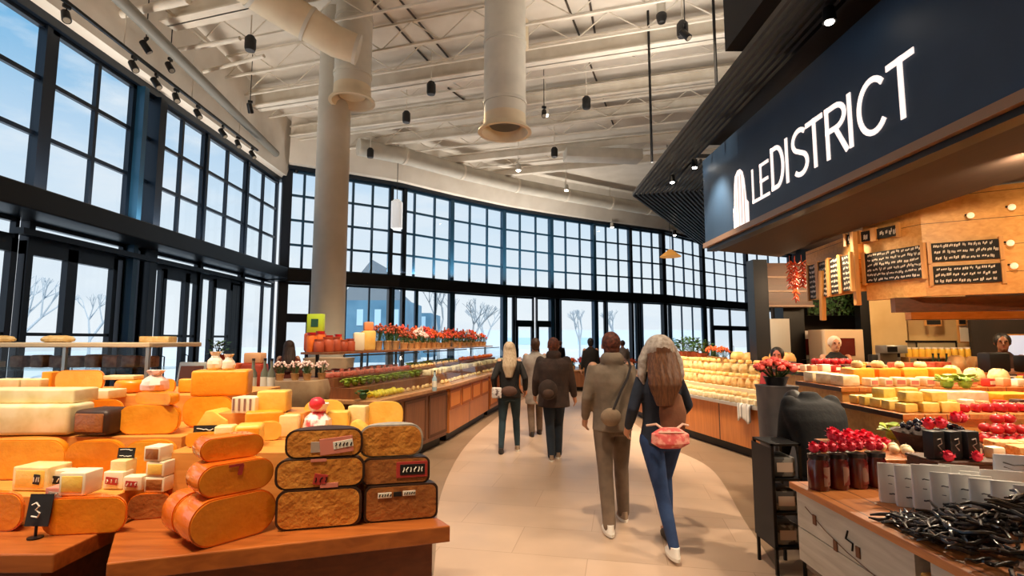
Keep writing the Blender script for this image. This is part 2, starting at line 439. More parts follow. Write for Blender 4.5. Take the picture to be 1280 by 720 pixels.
# lower back glazing
low = [(352, 388, 'd'), (388, 430, 'w'), (430, 490, 'w2'), (490, 503, 'w'), (503, 520, 'w'), (520, 566, 'w2'), (566, 630, 'w'), (644, 667, 'd'), (670, 693, 'd'), (700, 744, 'w'), (758, 795, 'w'), (802, 830, 'w'), (838, 878, 'w3'), (890, 912, 'd'), (912, 935, 'd'), (940, 990, 'w3')]
for a, b_, k in low:
    if k == 'd':
        door(bk(a), bk(b_), 2.42, 0.12)
        facade(bk(a), bk(b_), 2.42, 3.42, 1, [], bar=.06)
    else:
        facade(bk(a), bk(b_), 0, 3.42, {'w': 1, 'w2': 2, 'w3': 3}[k], [], bar=.05, edge=(.06, .06), fm=M_FRAME2)
for a, b_ in [(631, 643), (694, 699), (745, 757), (796, 801), (831, 837), (879, 889)]:
    (x0, y0), (x1, y1) = bk(a), bk(b_)
    facade((x0, y0), (x1, y1), 0, 3.42, 1, [], bar=.05, edge=(.1, .1))
# header strips above the glazing
struct(MB().b2((XW - .15, -.3, ZT), (XW + .12, 15.9, ZT + .14)).build('trim_4', M_FRAME, smooth=0))
mb = MB(); mb.slab([(p[0] + .1, p[1] - .18) for p in pts] + [(p[0], p[1] + .2) for p in reversed(pts)], ZB, ZB + .12)
struct(mb.build('trim_5', M_FRAME, smooth=0))

# ------------------------------------------------------------------ walls that close the room
M_DARKWALL = mat('dark_wall', (52, 40, 32), 0.8, col2=(40, 32, 26), scale=2)
M_CREAM = mat('cream_wall', (226, 196, 140), 0.8, col2=(212, 180, 124), scale=2)
struct(MB().b2((17.5, -2.5, 0), (17.7, 33, 8.3)).build('wall_right', M_DARKWALL, smooth=0))
struct(MB().b2((-7.6, -2.7, 0), (17.7, -2.5, 8.3)).build('wall_rear', M_CREAM, smooth=0))
# ------------------------------------------------------------------ ceiling
ZC = 8.2
struct(MB().slab([(-7.3, -2.7), (17.7, -2.7), (17.7, 33)] + [(p[0], p[1] + .2) for p in reversed(pts)] + [(-7.3, 15.9)], ZC, ZC + .2).build('ceiling', M_CEIL, smooth=0))
# sloping soffits from the glazing heads up to the deck
mb = MB()
mb.add([(XW, -2.5, ZT + .14), (XW + .35, -2.5, ZT + .14), (-6.6, -2.5, ZC), (XW, -2.5, ZC), (XW, 16.0, ZT + .14), (XW + .35, 16.0, ZT + .14), (-6.6, 16.0, ZC), (XW, 16.0, ZC)],
       [(0, 1, 2, 3), (7, 6, 5, 4), (0, 4, 5, 1), (1, 5, 6, 2), (2, 6, 7, 3), (3, 7, 4, 0)])
struct(mb.build('ceiling', M_CEIL, smooth=0))
mb = MB(); n = len(pts)
low_o = [Vector((p[0], p[1] + .2, ZB + .12)) for p in pts]; low_i = [Vector((p[0] + .2, p[1] - .4, ZB + .12)) for p in pts]
up_i = [Vector((p[0] + .45, p[1] - .9, ZC)) for p in pts]; up_o = [Vector((p[0], p[1] + .2, ZC)) for p in pts]
vs = low_o + low_i + up_i + up_o; fs = []
for r in range(4):
    r2 = (r + 1) % 4
    for i in range(n - 1): fs.append((r * n + i, r * n + i + 1, r2 * n + i + 1, r2 * n + i))
mb.add(vs, fs + [(0, n, 2 * n, 3 * n), (n - 1, 4 * n - 1, 3 * n - 1, 2 * n - 1)])
struct(mb.build('ceiling', M_CEIL, smooth=0))
# ------------------------------------------------------------------ structure under the deck
BD_ = Vector((-1, .3, 0)).normalized()      # direction of the beams
def beam_pts(px, py, z, l=-7.0, r=9.4):
    p = onZ(px, py, z); dx = BD_.x
    a = p + BD_ * ((l - p.x) / dx); b_ = p + BD_ * ((r - p.x) / dx)
    return a, b_
def ibeam(p, q, w, h, t=.03):
    mb = MB(); z = Vector((0, 0, h / 2 - t / 2))
    mb.bar(p - z, q - z, w, t); mb.bar(p + z, q + z, w, t); mb.bar(p, q, t, h)
    return mb
for i, (px, py, z, w_, h_, l, r) in enumerate([(690, 68, 7.72, .34, .42, -6.5, 8.8), (690, 122, 7.8, .24, .3, -6.5, 8.8), (560, 166, 7.8, .2, .3, -6.3, 8.5), (600, 196, 7.8, .2, .26, -6.0, 7.0), (640, 215, 7.8, .2, .26, -3.0, 7.6), (560, -60, 7.7, .34, .42, -6.4, 8.6)]):
    a, b_ = beam_pts(px, py, z, l, r)
    o = ibeam(a, b_, w_, h_).build('ceiling_beam', M_BEAM, smooth=0); struct(o)
# bar joists between the deck and a few of the beams: two chords and a zig-zag web
M_CONDUIT = mat('dark_conduit', (70, 60, 50), 0.6)
def joist(p, q, h=.5, n=14):
    mb = MB(); up = Vector((0, 0, h))
    mb.bar(p, q, .05, .04); mb.bar(p + up, q + up, .05, .04)
    for k in range(n):
        a = p.lerp(q, k / n) + (up if k % 2 else Vector()); b_ = p.lerp(q, (k + 1) / n) + (Vector() if k % 2 else up)
        mb.tube([a, b_], .014, 5)
    return mb
for i, (px, py) in enumerate([(690, 95), (600, 146), (620, 178), (640, 205), (400, 190), (300, 120), (250, 60), (690, 25)]):
    a, b_ = beam_pts(px, py, 7.62, -6.5, 8.2 - .1 * i)
    struct(joist(a, b_, .5, 22).build('ceiling_joist', M_BEAM, smooth=0))
# thin dark sprinkler / conduit runs along the deck, VP to the upper right
CD = Vector((.32, 1, 0)).normalized()
runs = [(467, 2, 547, 90), (573, 87, 500, 0), (707, 0, 767, 157), (737, 0, 747, 63), (560, 110, 600, 140), (640, 5, 650, 50)]
for i, (x0, y0, x1, y1) in enumerate(runs):
    a = onZ(x0, y0, 8.168); b_ = onZ(x1, y1, 8.168)
    tag(MB().tube([a, a.lerp(b_, .5), b_], .022, 6).build('conduit', M_CONDUIT), 'thin dark conduit running under the white ceiling deck', 'pipe', 'thin dark conduits under the ceiling')
# the bigger pale pipe along the glazed wall and its cross pipe
M_PIPE = mat('grey_pipe', (128, 126, 118), 0.5)
a, b_ = onZ(150, 0, 7.0), onZ(345, 192, 7.0)
d = (b_ - a); a = a - d * .25
tag(MB().tube([a, a.lerp(b_, .3), a.lerp(b_, .6), b_], .10, 14).build('ceiling_pipe', M_PIPE), 'long grey pipe running beside the track lights near the glazed wall', 'pipe')
for i, (x0, y0, x1, y1, z, r_) in enumerate([(75, 34, 235, 0, 7.3, .07), (170, 72, 300, 48, 7.4, .04), (215, 100, 330, 70, 7.5, .04), (205, 10, 262, 55, 7.6, .03)]):
    a, b_ = onZ(x0, y0, z), onZ(x1, y1, z)
    tag(MB().tube([a, a.lerp(b_, .5), b_], r_, 10).build('ceiling_pipe', M_BEAM), ['white pipe crossing above the first track heads', 'slim white pipe crossing above the middle track heads', 'slim white pipe crossing near the ceiling duct elbow', 'short white pipe beside the grey pipe'][i], 'pipe')
# speakers and sprinkler clutter hung from the deck
M_SPK = mat('black_plastic', (22, 20, 20), 0.5)
def hang_speaker():
    r = empty('ceiling_speaker', 'round black ceiling speaker', 'speaker')
    MB().lathe([(0.001, -.16), (.085, -.15), (.1, -.1), (.1, .08), (.06, .14), (.001, .15)], 16).build('speaker_body', M_SPK, r)
    MB().tube([(0, 0, .14), (0, 0, .30), (0, 0, .9)], .012, 6).build('rod', M_BEAM, r)
    return r
SPL = ['small black speaker hanging beyond the two-part duct', 'black speaker hanging left of the big round duct', 'black speaker hanging above the farthest windows', 'black speaker hanging over the aisle ducts', 'black speaker between the track and the grey pipe', 'black speaker near the slatted canopy', 'black speaker hanging low over the middle of the hall']
for i, (px, py) in enumerate([(733, 128), (539, 110), (463, 191), (508, 146), (313, 54), (853, 36), (693, 190)]):
    p = onZ(px, py, 7.2)
    put(POOL.get('spk', hang_speaker), p, label=SPL[i])
# ------------------------------------------------------------------ ducts
def round_duct(name, label, x, y, z0, z1, r, lip, dm=None):
    o = empty(name, label, 'duct', (x, y, z0))
    H = z1 - z0
    MB().lathe([(r, .26), (r, H)], 40).build('duct_tube', M_DUCT, o)
    MB().lathe([(r * 1.0, .30), (r * 1.02, .12), (lip * .98, .03), (lip, 0), (lip * .86, 0.0), (lip * .80, .10), (lip * .6, .22), (.02, .25)], 40).build('diffuser_ring', M_DUCT2, o)
    MB().lathe([(lip * .62, .16), (lip * .55, .12), (lip * .25, .15), (.01, .17)], 32).build('damper_disc', dm or mat('dark_grey_metal', (90, 88, 82), .5), o)
    for k in range(2):
        MB().lathe([(r + .0, .5 + k * 1.1), (r + .018, .5 + k * 1.1), (r + .018, .56 + k * 1.1), (r, .56 + k * 1.1)], 40).build('band', M_DUCT, o)
    return o
p = atY(631, 166, 9.0)
round_duct('ceiling_duct', 'big round grey duct hanging straight down in the middle, flared end', p.x, p.y, p.z, 8.15, .37, .475)
p = atY(648, 60, 10.2)
o = empty('ceiling_duct', 'shorter cream duct hanging just behind the big round duct', 'duct', (p.x, p.y, p.z))
MB().lathe([(.001, .02), (.2, 0), (.21, .02), (.21, 8.15 - p.z)], 28).build('duct_tube', M_DUCT2, o)
p = atY(440, 128, 9.6)
round_duct('ceiling_duct', 'grey duct dropping beside the white column with a flared diffuser', p.x, p.y, p.z, 8.15, .34, .43, M_DUCT2)
a = [atY(318, -14, 8.2), atY(350, 8, 8.4), atY(385, 30, 8.6), atY(420, 52, 8.8), atY(446, 62, 8.9)]
o = empty('ceiling_duct', 'cream flexible duct elbow crossing in front of the white column', 'duct', a[0])
mb = MB(); P = [v - a[0] for v in a]
P = [P[0] * 1 + Vector((-.9, -1.0, .35))] + P
mb.tube(P, [.32, .32, .31, .29, .27, .25], 24)
mb.build('duct_tube', M_DUCT2, o)
for k, (q, rr) in enumerate([(P[1], .335), (P[3], .305), (P[5], .262)]):
    d = (P[min(k * 2 + 1, 5)] - P[k * 2]).normalized() * .03
    MB().tube([q - d, q + d], rr, 24).build('band', M_DUCT, o)
# round drop pipe top right with a dark end
p = atY(827, 26, 9.5)
o = empty('ceiling_duct', 'narrow grey drop pipe with a dark nozzle near the slatted canopy', 'duct', p)
MB().tube([(0, 0, .1), (0, 0, 8.15 - p.z)], .085, 16).build('duct_tube', M_DUCT, o)
MB().lathe([(.001, -.06), (.07, -.04), (.1, .06), (.1, .12), (.085, .14)], 16).build('nozzle', M_SPK, o)
# long round white duct that follows the curved glazing
cd = [(bk(q)[0] + .5, bk(q)[1] - 1.5, 7.45) for q in (440, 494, 563, 629, 689, 743, 789, 830)]
o = empty('ceiling_duct', 'long round white duct following the curved back glazing', 'duct', cd[0])
MB().tube([Vector(q) - Vector(cd[0]) for q in cd], .26, 20).build('duct_tube', M_DUCT, o)
for k in range(1, 7):
    q = Vector(cd[k]) - Vector(cd[0]); e_ = (Vector(cd[k + 1]) - Vector(cd[k])).normalized() * .04
    MB().tube([q - e_, q + e_], .28, 20).build('band', M_BEAM, o)
    MB().tube([q + Vector((0, 0, .2)), q + Vector((0, 0, .72))], .015, 5).build('hanger', M_BEAM, o)
# rectangular far duct
a = onZ(705, 190, 7.3); 
tag(MB().bar(onZ(706, 193, 7.3), onZ(800, 196, 7.3), .6, .3).build('ceiling_duct', M_DUCT, bevel=.02), 'low square white duct over the farthest aisle', 'duct')
# big white column
p = atY(408, 440, 10.0)
o = empty('column_wrap', None, None, (p.x, p.y, 0)); 
bpy.data.objects.remove(o)
o = MB().lathe([(.36, 0), (.36, .12), (.325, .14), (.312, 3.2), (.305, ZC)], 48, c=(0, 0, 0)).build('column', M_COLUMN); o.location = (p.x, p.y, 0); struct(o)
# ------------------------------------------------------------------ track lighting
a0 = onZ(80, 0, 6.6); b0 = onZ(322, 188, 6.6); dd = b0 - a0
aa = a0 - dd * .6
tr = empty('track_rail', 'long black lighting track along the top of the glazed wall', 'track', aa)
MB().bar((0, 0, 0), b0 - aa, .045, .05).build('rail', M_BLACK, tr)
for k in range(5):
    q = (b0 - aa) * (k + .5) / 5
    MB().tube([q, q + Vector((0, 0, .85))], .008, 5).build('hanger', M_BEAM, tr)
M_BULB = mat('lit_lamp', (255, 232, 196), 0.4, emit=2.0)
def track_head():
    r = empty('track_spotlight', 'x', 'spotlight')
    MB().box((0, 0, -.04), (.04, .1, .05)).tube([(0, 0, -.05), (0, 0, -.13)], .01, 6).build('mount', M_BLACK, r, smooth=0)
    mb = MB(); d = Vector((.55, -.2, -.8)).normalized(); c = Vector((0, 0, -.19))
    mb.tube([c - d * .11, c - d * .1, c + d * .10, c + d * .11], [.045, .055, .062, .06], 14)
    mb.build('lamp_can', M_BLACK, r)
    MB().tube([c + d * .110, c + d * .114], .045, 14).build('lens', mat('dim_lens', (120, 110, 96), .2, emit=.4), r)
    return r
TL = ['black track spotlight at the near end of the window track', 'second black track spotlight from the near end of the window track', 'third black track spotlight along the window track', 'fourth black track spotlight along the window track', 'fifth black track spotlight along the window track', 'sixth black track spotlight along the window track', 'seventh black track spotlight along the window track', 'black track spotlight at the far end of the window track']
for i, (px, py) in enumerate([(84, 3), (168, 68), (196, 90), (221, 109), (248, 130), (279, 155), (298, 169), (316, 183)]):
    p = onZ(px, py, 6.6); put(POOL.get('head', track_head), (p.x, p.y, 6.575), rz=(i % 3 - 1) * .3, label=TL[i])
# single heads hanging from the deck
DL = ['black spotlight hanging between the two pipes', 'black spotlight hanging beyond the window track', 'black spotlight close to the grey pipe end', 'black spotlight near the farthest window corner', 'black spotlight over the middle aisle', 'black spotlight hanging beside the big duct', 'black spotlight hanging high near the canopy']
def drop_head():
    r = track_head(); r.name = 'hanging_spotlight'
    MB().tube([(0, 0, -.02), (0, 0, 1.1)], .01, 5).build('rod', M_BLACK, r)
    return r
for i, (px, py) in enumerate([(213, 72), (183, 46), (313, 125), (372, 204), (613, 138), (680, 132), (856, 30)]):
    p = onZ(px, py, 7.1); put(POOL.get('drop', drop_head), p, rz=i, label=DL[i])
# lit downlights (visible lamps)
def downlight():
    r = empty('downlight', 'x', 'ceiling light')
    MB().lathe([(.001, .2), (.07, .19), (.085, 0), (.07, .0), (.06, .06), (.001, .07)], 20).build('lamp_can', M_DUCT, r)
    MB().ball((0, 0, .0), .068, 14, 8, sc=(1, 1, .6)).build('lit_bulb', mat('bright_lamp', (255, 244, 226), .4, emit=30.0), r)
    MB().tube([(0, 0, .18), (0, 0, 1.0)], .01, 5).build('rod', M_BEAM, r)
    return r
for i, (px, py, z, lb) in enumerate([(648, 213, 6.9, 'brightly lit downlight high over the far aisle'), (708, 238, 6.9, 'lit downlight farther down the aisle ceiling'), (682, 144, 7.1, 'lit downlight hanging beside the big round duct'), (765, 284, 6.7, 'small lit lamp above the farthest windows')]):
    p = onZ(px, py, z); put(POOL.get('dl', downlight), p, label=lb)
# thin black hanging rod by the canopy
p = atY(815, 203, 9.9); q = atY(814, 76, 9.9)
tag(MB().tube([(p.x, p.y, p.z), (p.x, p.y, ZC)], .025, 8).build('hanging_rod', M_BLACK), 'thin black rod holding the corner of the slatted canopy', 'rod')
# small colourful pennant lamp hung under the far ceiling
p = atY(838, 318, 17.0)
o = empty('pendant_lamp', 'small orange cone pendant hanging before the farthest windows', 'lamp', p)
MB().lathe([(.34, -.08), (.33, -.06), (.05, .16), (.001, .17)], 20).build('lamp_shade', mat('orange_shade', (236, 160, 70), .5, emit=.5), o)
MB().tube([(0, 0, .16), (0, 0, 8.15 - p.z)], .01, 5).build('cord', M_BLACK, o)
# white oblong lantern hung before the back glazing
p = atY(496, 268, 16.6)
o = empty('pendant_lamp', 'tall white oblong lantern hanging before the back glazing', 'lamp', p)
MB().loft([((0, 0, -.5), .1, .1), ((0, 0, -.45), .17, .17), ((0, 0, .4), .17, .17), ((0, 0, .48), .08, .08)], 14, sq=4).build('lamp_shade', mat('white_paper', (244, 246, 248), .6, emit=.35), o)
MB().tube([(0, 0, .48), (0, 0, 8.1 - p.z)], .012, 5).build('cord', M_BLACK, o)

# ------------------------------------------------------------------ outside
M_GROUND = mat('pale_plaza', (246, 243, 238), .9, col2=(236, 234, 230), scale=.3)
struct(MB().slab([(-80, -20), (80, -20), (80, 140), (-80, 140)], -.35, -.25).build('ground', M_GROUND, smooth=0))
M_BLD = mat('blue_grey_facade', (70, 112, 138), .6, col2=(92, 134, 158), scale=.4)
M_BLD2 = mat('pale_facade', (196, 208, 216), .8)
def building(label, x, y, w_, d_, h_, m, roof=None, rows=5):
    o = empty('building', label, 'building', (x, y, -.25))
    MB().b2((-w_ / 2, 0, 0), (w_ / 2, d_, h_)).build('wall', m, o, smooth=0)
    if roof == 'tent':
        MB().prism([(-w_ * .45, h_), (-w_ * .15, h_ + 2.4), (0, h_ + 3.6), (w_ * .12, h_ + 1.6), (w_ * .4, h_)], 0, d_).build('roof', mat('grey_roof', (112, 122, 130), .7), o, smooth=0)
    wm = mat('far_window', (168, 200, 218), .2)
    for r_ in range(rows):
        for c_ in range(4):
            MB().b2((-w_ / 2 + w_ * (c_ + .25) / 4, -.06, 1 + r_ * 2.2), (-w_ / 2 + w_ * (c_ + .6) / 4, .02, 2.4 + r_ * 2.2)).build('window', wm, o, smooth=0)
    return o
p = atY(462, 425, 46); building('dark blue building with a pointed grey roof outside the windows', p.x, 46, 6.2, 8, 5.4, M_BLD, 'tent', 2)
p = atY(505, 425, 60); building('low blue building beside the pointed roof outside', p.x, 60, 6, 8, 5.0, M_BLD, None, 2)
p = atY(700, 425, 110); building('long pale low building far beyond the plaza', p.x, 110, 60, 8, 4, M_BLD2, None, 1)
# cable bridge-like mast
# bare trees outside
M_BARK = mat('pale_bark', (168, 178, 186), .9)
def tree(label, x, y, h, sd):
    rr = random.Random(sd); mb = MB()
    def br(p, d, l, r_, lv):
        q = p + d * l; mb.tube([p, q], [r_, r_ * .7], 5)
        if lv:
            for k in range(3):
                nd = (d + Vector((rr.uniform(-.7, .7), rr.uniform(-.7, .7), rr.uniform(0, .4)))).normalized()
                br(q, nd, l * .68, r_ * .6, lv - 1)
    br(Vector((0, 0, 0)), Vector((0, 0, 1)), h * .35, .12, 4)
    o = mb.build('bare_tree', M_BARK); o.location = (x, y, -.26); return tag(o, label, 'tree')
for i, (px, Y, h, lb) in enumerate([(590, 34, 5.0, 'bare tree outside behind the flower shelf'), (607, 40, 5.2, 'second bare tree outside behind the flower shelf'), (548, 30, 5.5, 'bare tree outside near the blue building'), (725, 46, 5, 'bare tree outside beyond the far doors'), (770, 46, 5, 'bare tree outside the farthest glazing'), (20, 24, 5.5, 'bare tree outside the first glazed doors'), (112, 34, 5.5, 'bare tree outside the second glazed doors')]):
    p = atY(px, 425, Y); tree(lb, p.x, Y, h, i)
# ------------------------------------------------------------------ stall with the sign
M_NAVY = mat('navy_sign_face', (36, 58, 84), 0.5, col2=(32, 52, 76), scale=2, spec=.4)
M_NAVY2 = mat('navy_sign_edge', (20, 28, 38), 0.5)
M_SOFF = wood_mat('brown_soffit', (38, 20, 10), (48, 26, 14), .8, 2, axis='Y', coat=0)
M_LETTER = mat('lit_white_letter', (255, 240, 232), 0.4, emit=1.0)
M_PLY = wood_mat('honey_plywood', (206, 146, 72), (228, 172, 98), .45, 2.2, axis='X', plank=.28)
M_PLY2 = wood_mat('pale_batten', (196, 140, 76), (216, 160, 92), .5, 3, axis='Z')
M_DKWOOD = wood_mat('dark_stained_wood', (66, 36, 20), (92, 52, 28), .45, 3, axis='X')
ZS0, ZS1 = 3.0, 4.25
A = Vector((2.84, 7.65, 0)); Bn = Vector((2.93, 1.2, 0))
u = (Bn - A).normalized(); nn = Vector((-u.y, u.x, 0))   # u runs towards the camera
if nn.x > 0: nn = -nn                                      # outward normal faces the aisle (-x)
LEN = (Bn - A).length
fas = empty('fascia_sign', 'long navy fascia sign reading LE DISTRICT over the stall', 'sign', A)
def P3(s, o_, z): return u * s + nn * o_ + Vector((0, 0, z))
mb = MB()
def obox(mb, s0, s1, o0, o1, z0, z1, mi=0):
    vs = [P3(s, o_, z) for z in (z0, z1) for s, o_ in ((s0, o0), (s1, o0), (s1, o1), (s0, o1))]
    mb.add(vs, [(0, 1, 2, 3), (4, 5, 6, 7), (0, 1, 5, 4), (1, 2, 6, 5), (2, 3, 7, 6), (3, 0, 4, 7)], mi)
obox(mb, 0, LEN, -.12, 0, ZS0 + .10, 4.34)
mb.build('sign_panel', M_NAVY, fas, smooth=0)
mb = MB(); obox(mb, -.02, LEN, -.14, .03, ZS0 + .03, ZS0 + .10); mb.build('edge_lip', mat('bronze_lip', (140, 108, 84), .4, .3), fas, smooth=0)
mb = MB(); obox(mb, 0, LEN, -.16, -.02, ZS0 - .02, ZS0 + .03); mb.build('black_strip', M_BLACK, fas, smooth=0)  # solid black strip along the lower edge of the fascia
# lettering: strokes in (x right along reading direction, z up); reading runs from far to near (u)
def stroke(mb, pts, wd, th=.010):
    """flat stroke polyline on the sign face with mitred width, raised th"""
    pts = [Vector((p[0], p[1])) for p in pts]; n = len(pts); Lf = []; Rt = []
    for i, p in enumerate(pts):
        d = (pts[min(i + 1, n - 1)] - pts[max(i - 1, 0)]).normalized(); nv = Vector((-d.y, d.x)) * wd / 2
        Lf.append(p + nv); Rt.append(p - nv)
    vs = []
    for q in Lf + Rt: vs.append(P3(q.x, .002, q.y))
    for q in Lf + Rt: vs.append(P3(q.x, th, q.y))
    m = 2 * n; fs = []
    for i in range(n - 1):
        fs += [(i, i + 1, n + i + 1, n + i), (m + i, m + i + 1, m + n + i + 1, m + n + i), (i, i + 1, m + i + 1, m + i), (n + i, n + i + 1, m + n + i + 1, m + n + i)]
    fs += [(0, n, m + n, m), (n - 1, m - 1, m + m - 1, m + n - 1)]
    mb.add(vs, fs)
def arc(cx, cz, rx, rz, a0, a1, n=14):
    return [(cx + rx * math.cos(math.radians(a0 + (a1 - a0) * i / n)), cz + rz * math.sin(math.radians(a0 + (a1 - a0) * i / n))) for i in range(n + 1)]
def letter(ch, x, z, w_, h, sw):
    mb = MB(); x1 = x + w_
    def S(*p): stroke(mb, p, sw)
    k = sw / 2
    if ch == 'L': S((x + k, z + h), (x + k, z)); S((x, z + k), (x1, z + k))
    if ch == 'E': S((x + k, z + h), (x + k, z)); S((x, z + k), (x1, z + k)); S((x, z + h - k), (x1, z + h - k)); S((x, z + h / 2), (x1 - w_ * .1, z + h / 2))
    if ch == 'D':
        S((x + k, z + h), (x + k, z)); stroke(mb, [(x, z + h - k), (x + w_ * .42, z + h - k)] + arc(x + w_ * .42, z + h / 2, w_ * .58 - k, h / 2 - k, 90, -90)[1:] + [(x, z + k)], sw)
    if ch == 'I': S((x + k, z + h), (x + k, z))
    if ch == 'S':
        r = h / 4
        stroke(mb, arc(x + w_ / 2, z + h - r, w_ / 2 - k, r - k * .6, 40, 235, 12) + arc(x + w_ / 2, z + r, w_ / 2 - k, r - k * .6, 55, -140, 12), sw)
    if ch == 'T': S((x + w_ / 2, z + h), (x + w_ / 2, z)); S((x, z + h - k), (x1, z + h - k))
    if ch == 'R':
        S((x + k, z + h), (x + k, z)); stroke(mb, [(x, z + h - k), (x + w_ * .5, z + h - k)] + arc(x + w_ * .5, z + h * .74, w_ * .5 - k, h * .26 - k, 90, -90, 10)[1:] + [(x, z + h * .48 + k)], sw)
        S((x + w_ * .5, z + h * .5), (x1 - k * .4, z))
    if ch == 'C': stroke(mb, arc(x + w_ / 2, z + h / 2, w_ / 2 - k, h / 2 - k, 42, 318, 22), sw)
    o = mb.build('letter', M_LETTER, fas, smooth=0); return o
# plan distance of a pixel column on the fascia
def s_of(px, py=None):
    d = ray(px, 215 - (px - 973) * .742 if py is None else py)
    # solve A + u s = t*(d.x,d.y)
    det = u.x * (-d.y) - (-d.x) * u.y
    return ((-A.x) * (-d.y) - (-d.x) * (-A.y)) / det
def z_of(px, py):
    s = s_of(px, py); p = A + u * s; d = ray(px, py); return EYE + d.z * p.y / d.y
words_ = [('L', 941, 950, .62), ('E', 951, 962, .62), ('D', 965, 981, 1), ('I', 983, 989, 1), ('S', 991, 1011, 1), ('T', 1009, 1030, 1), ('R', 1033, 1059, 1), ('I', 1061, 1070, 1), ('C', 1072, 1112, 1), ('T', 1110, 1145, 1)]
zb, zt = 3.47, 3.99
zb = (z_of(973, 241) + z_of(1133, 139)) / 2; zt = (z_of(973, 186) + z_of(1128, 60)) / 2
for ch, a, b_, k in words_:
    sa, sb = s_of(a), s_of(b_)
    if ch == 'I': sb = sa + .075
    letter(ch, sa, zb - (.02 if k < 1 else 0), sb - sa, (zt - zb) * (.86 if k < 1 else 1), .048 if k == 1 else .036)
# the white bottle-like emblem with vertical stripes, far end of the sign
s0, s1 = s_of(917, 250), s_of(936, 250); z0, z1 = z_of(926, 284), z_of(926, 211)
mb = MB(); W_ = s1 - s0; H_ = z1 - z0
outl = [(0, 0), (1, .03), (1.0, .36), (.88, .42), (.80, .78), (.70, .93), (.55, 1.0), (.38, 1.0), (.2, .93), (.12, .78), (.08, .42), (.0, .36)]
vs = [P3(s0 + a * W_, .002, z0 + b_ * H_) for a, b_ in outl] + [P3(s0 + a * W_, .010, z0 + b_ * H_) for a, b_ in outl]
n = len(outl); mb.add(vs, [tuple(range(n)), tuple(range(n, 2 * n))] + [(i, (i + 1) % n, (i + 1) % n + n, i + n) for i in range(n)])
emb = mb.build('emblem', M_LETTER, fas, smooth=0)
mb = MB()
for k, (a, t0, t1) in enumerate([(.22, .05, .6), (.4, .02, .9), (.58, .05, .9), (.76, .03, .62)]):
    stroke(mb, [(s0 + a * W_, z0 + t0 * H_), (s0 + (a + .02) * W_, z0 + t1 * H_)], .010, .0125)
mb.build('stripe', mat('pink_stripe', (232, 196, 196), .5), emb, smooth=0)
# soffit behind the fascia
sof = MB().slab([(2.98, 1.2), (4.10, 1.2), (4.12, 5.2), (4.10, 7.0), (4.25, 8.3), (2.9, 7.65)], ZS0, ZS0 + .12).build('stall_soffit', M_SOFF, smooth=0)
struct(sof); sof.name = 'ceiling_stall_soffit'
# ------------------------------------------------------------------ slatted black canopy around the stall
slat = empty('slatted_canopy', 'black slatted canopy ringing the stall above the sign', 'canopy', (2.2, 9.65, 4.4))
O = Vector((2.2, 9.65, 4.4))
d2 = Vector((3.1, 5.2, 0)).normalized(); n2 = Vector((d2.y, -d2.x, 0))
mb = MB()
for k in range(18):
    off = .078 * k
    # corner of the offset lines: x = 2.25+off ; line2 offset
    c0 = Vector((2.27, 9.65, 0)) + n2 * off
    t = (2.27 + off - c0.x) / d2.x if abs(d2.x) > 1e-6 else 0
    c = c0 + d2 * t
    start = 1.0 if off < .5 else 7.8
    for z in (4.40,):
        Z = Vector((0, 0, z - .0))
        mb.bar(Vector((2.17 + off, start, 0)) + Z - O, Vector((c.x, c.y, 0)) + Z - O, .034, .06)
        mb.bar(Vector((c.x, c.y, 0)) + Z - O, c + d2 * (6.0 - t) + Z - O, .034, .06)
mb.build('slat', M_BLACK, slat, smooth=0)
for k in range(12):
    y = 1.2 + k * .75
    MB().bar(Vector((2.4, y, 4.53)) - O, Vector((2.8 if y < 7.6 else 3.6, y, 4.53)) - O, .04, .05).build('cross_bearer', M_BLACK, slat, smooth=0)
for k in range(1, 9):
    c = Vector((2.27, 9.65, 4.53)) + d2 * (k * .7) + n2 * .15
    MB().bar(c - O, c + n2 * 1.25 - O, .04, .05).build('cross_bearer', M_BLACK, slat, smooth=0)

# tall black plenum standing on the canopy next to the sign
for y in (1.6, 3.4, 5.2, 6.8): MB().tube([Vector((2.75, y, 4.5)) - O, Vector((2.75, y, ZC)) - O], .02, 6).build('hanger', M_BLACK, slat)

MB().b2(Vector((2.87, 1.0, 4.61)) - O, Vector((4.6, 7.7, 4.70)) - O).build('top_deck', M_BLACK, slat, smooth=0)
MB().b2(Vector((2.25, 1.2, 4.72)) - O, Vector((4.4, 5.3, 7.2)) - O).build('plenum', mat('matte_black', (16, 15, 15), .8), slat, smooth=0)
# lit lamps inside the slats
def can_light():
    r = empty('canopy_light', 'x', 'ceiling light')
    MB().lathe([(.001, .2), (.07, .19), (.085, 0), (.07, .0), (.06, .06), (.001, .07)], 20).build('lamp_can', M_BLACK, r)
    MB().ball((0, 0, .0), .055, 14, 8, sc=(1, 1, .6)).build('lit_bulb', mat('bright_lamp', (255, 244, 226), .4, emit=30.0), r)
    return r
for i, (px, py, lb) in enumerate([(840, 222, 'lit spotlight set in the slats at the canopy corner'), (868, 203, 'lit spotlight between canopy slats nearer the sign'), (843, 290, 'small lit spotlight under the far side of the canopy'), (1036, 16, 'glowing spotlight in the slats above the sign')]):
    p = onZ(px, py, 4.30); put(POOL.get('cdl', lambda: can_light()), (p.x, p.y, 4.22), sc=.62, label=lb) 
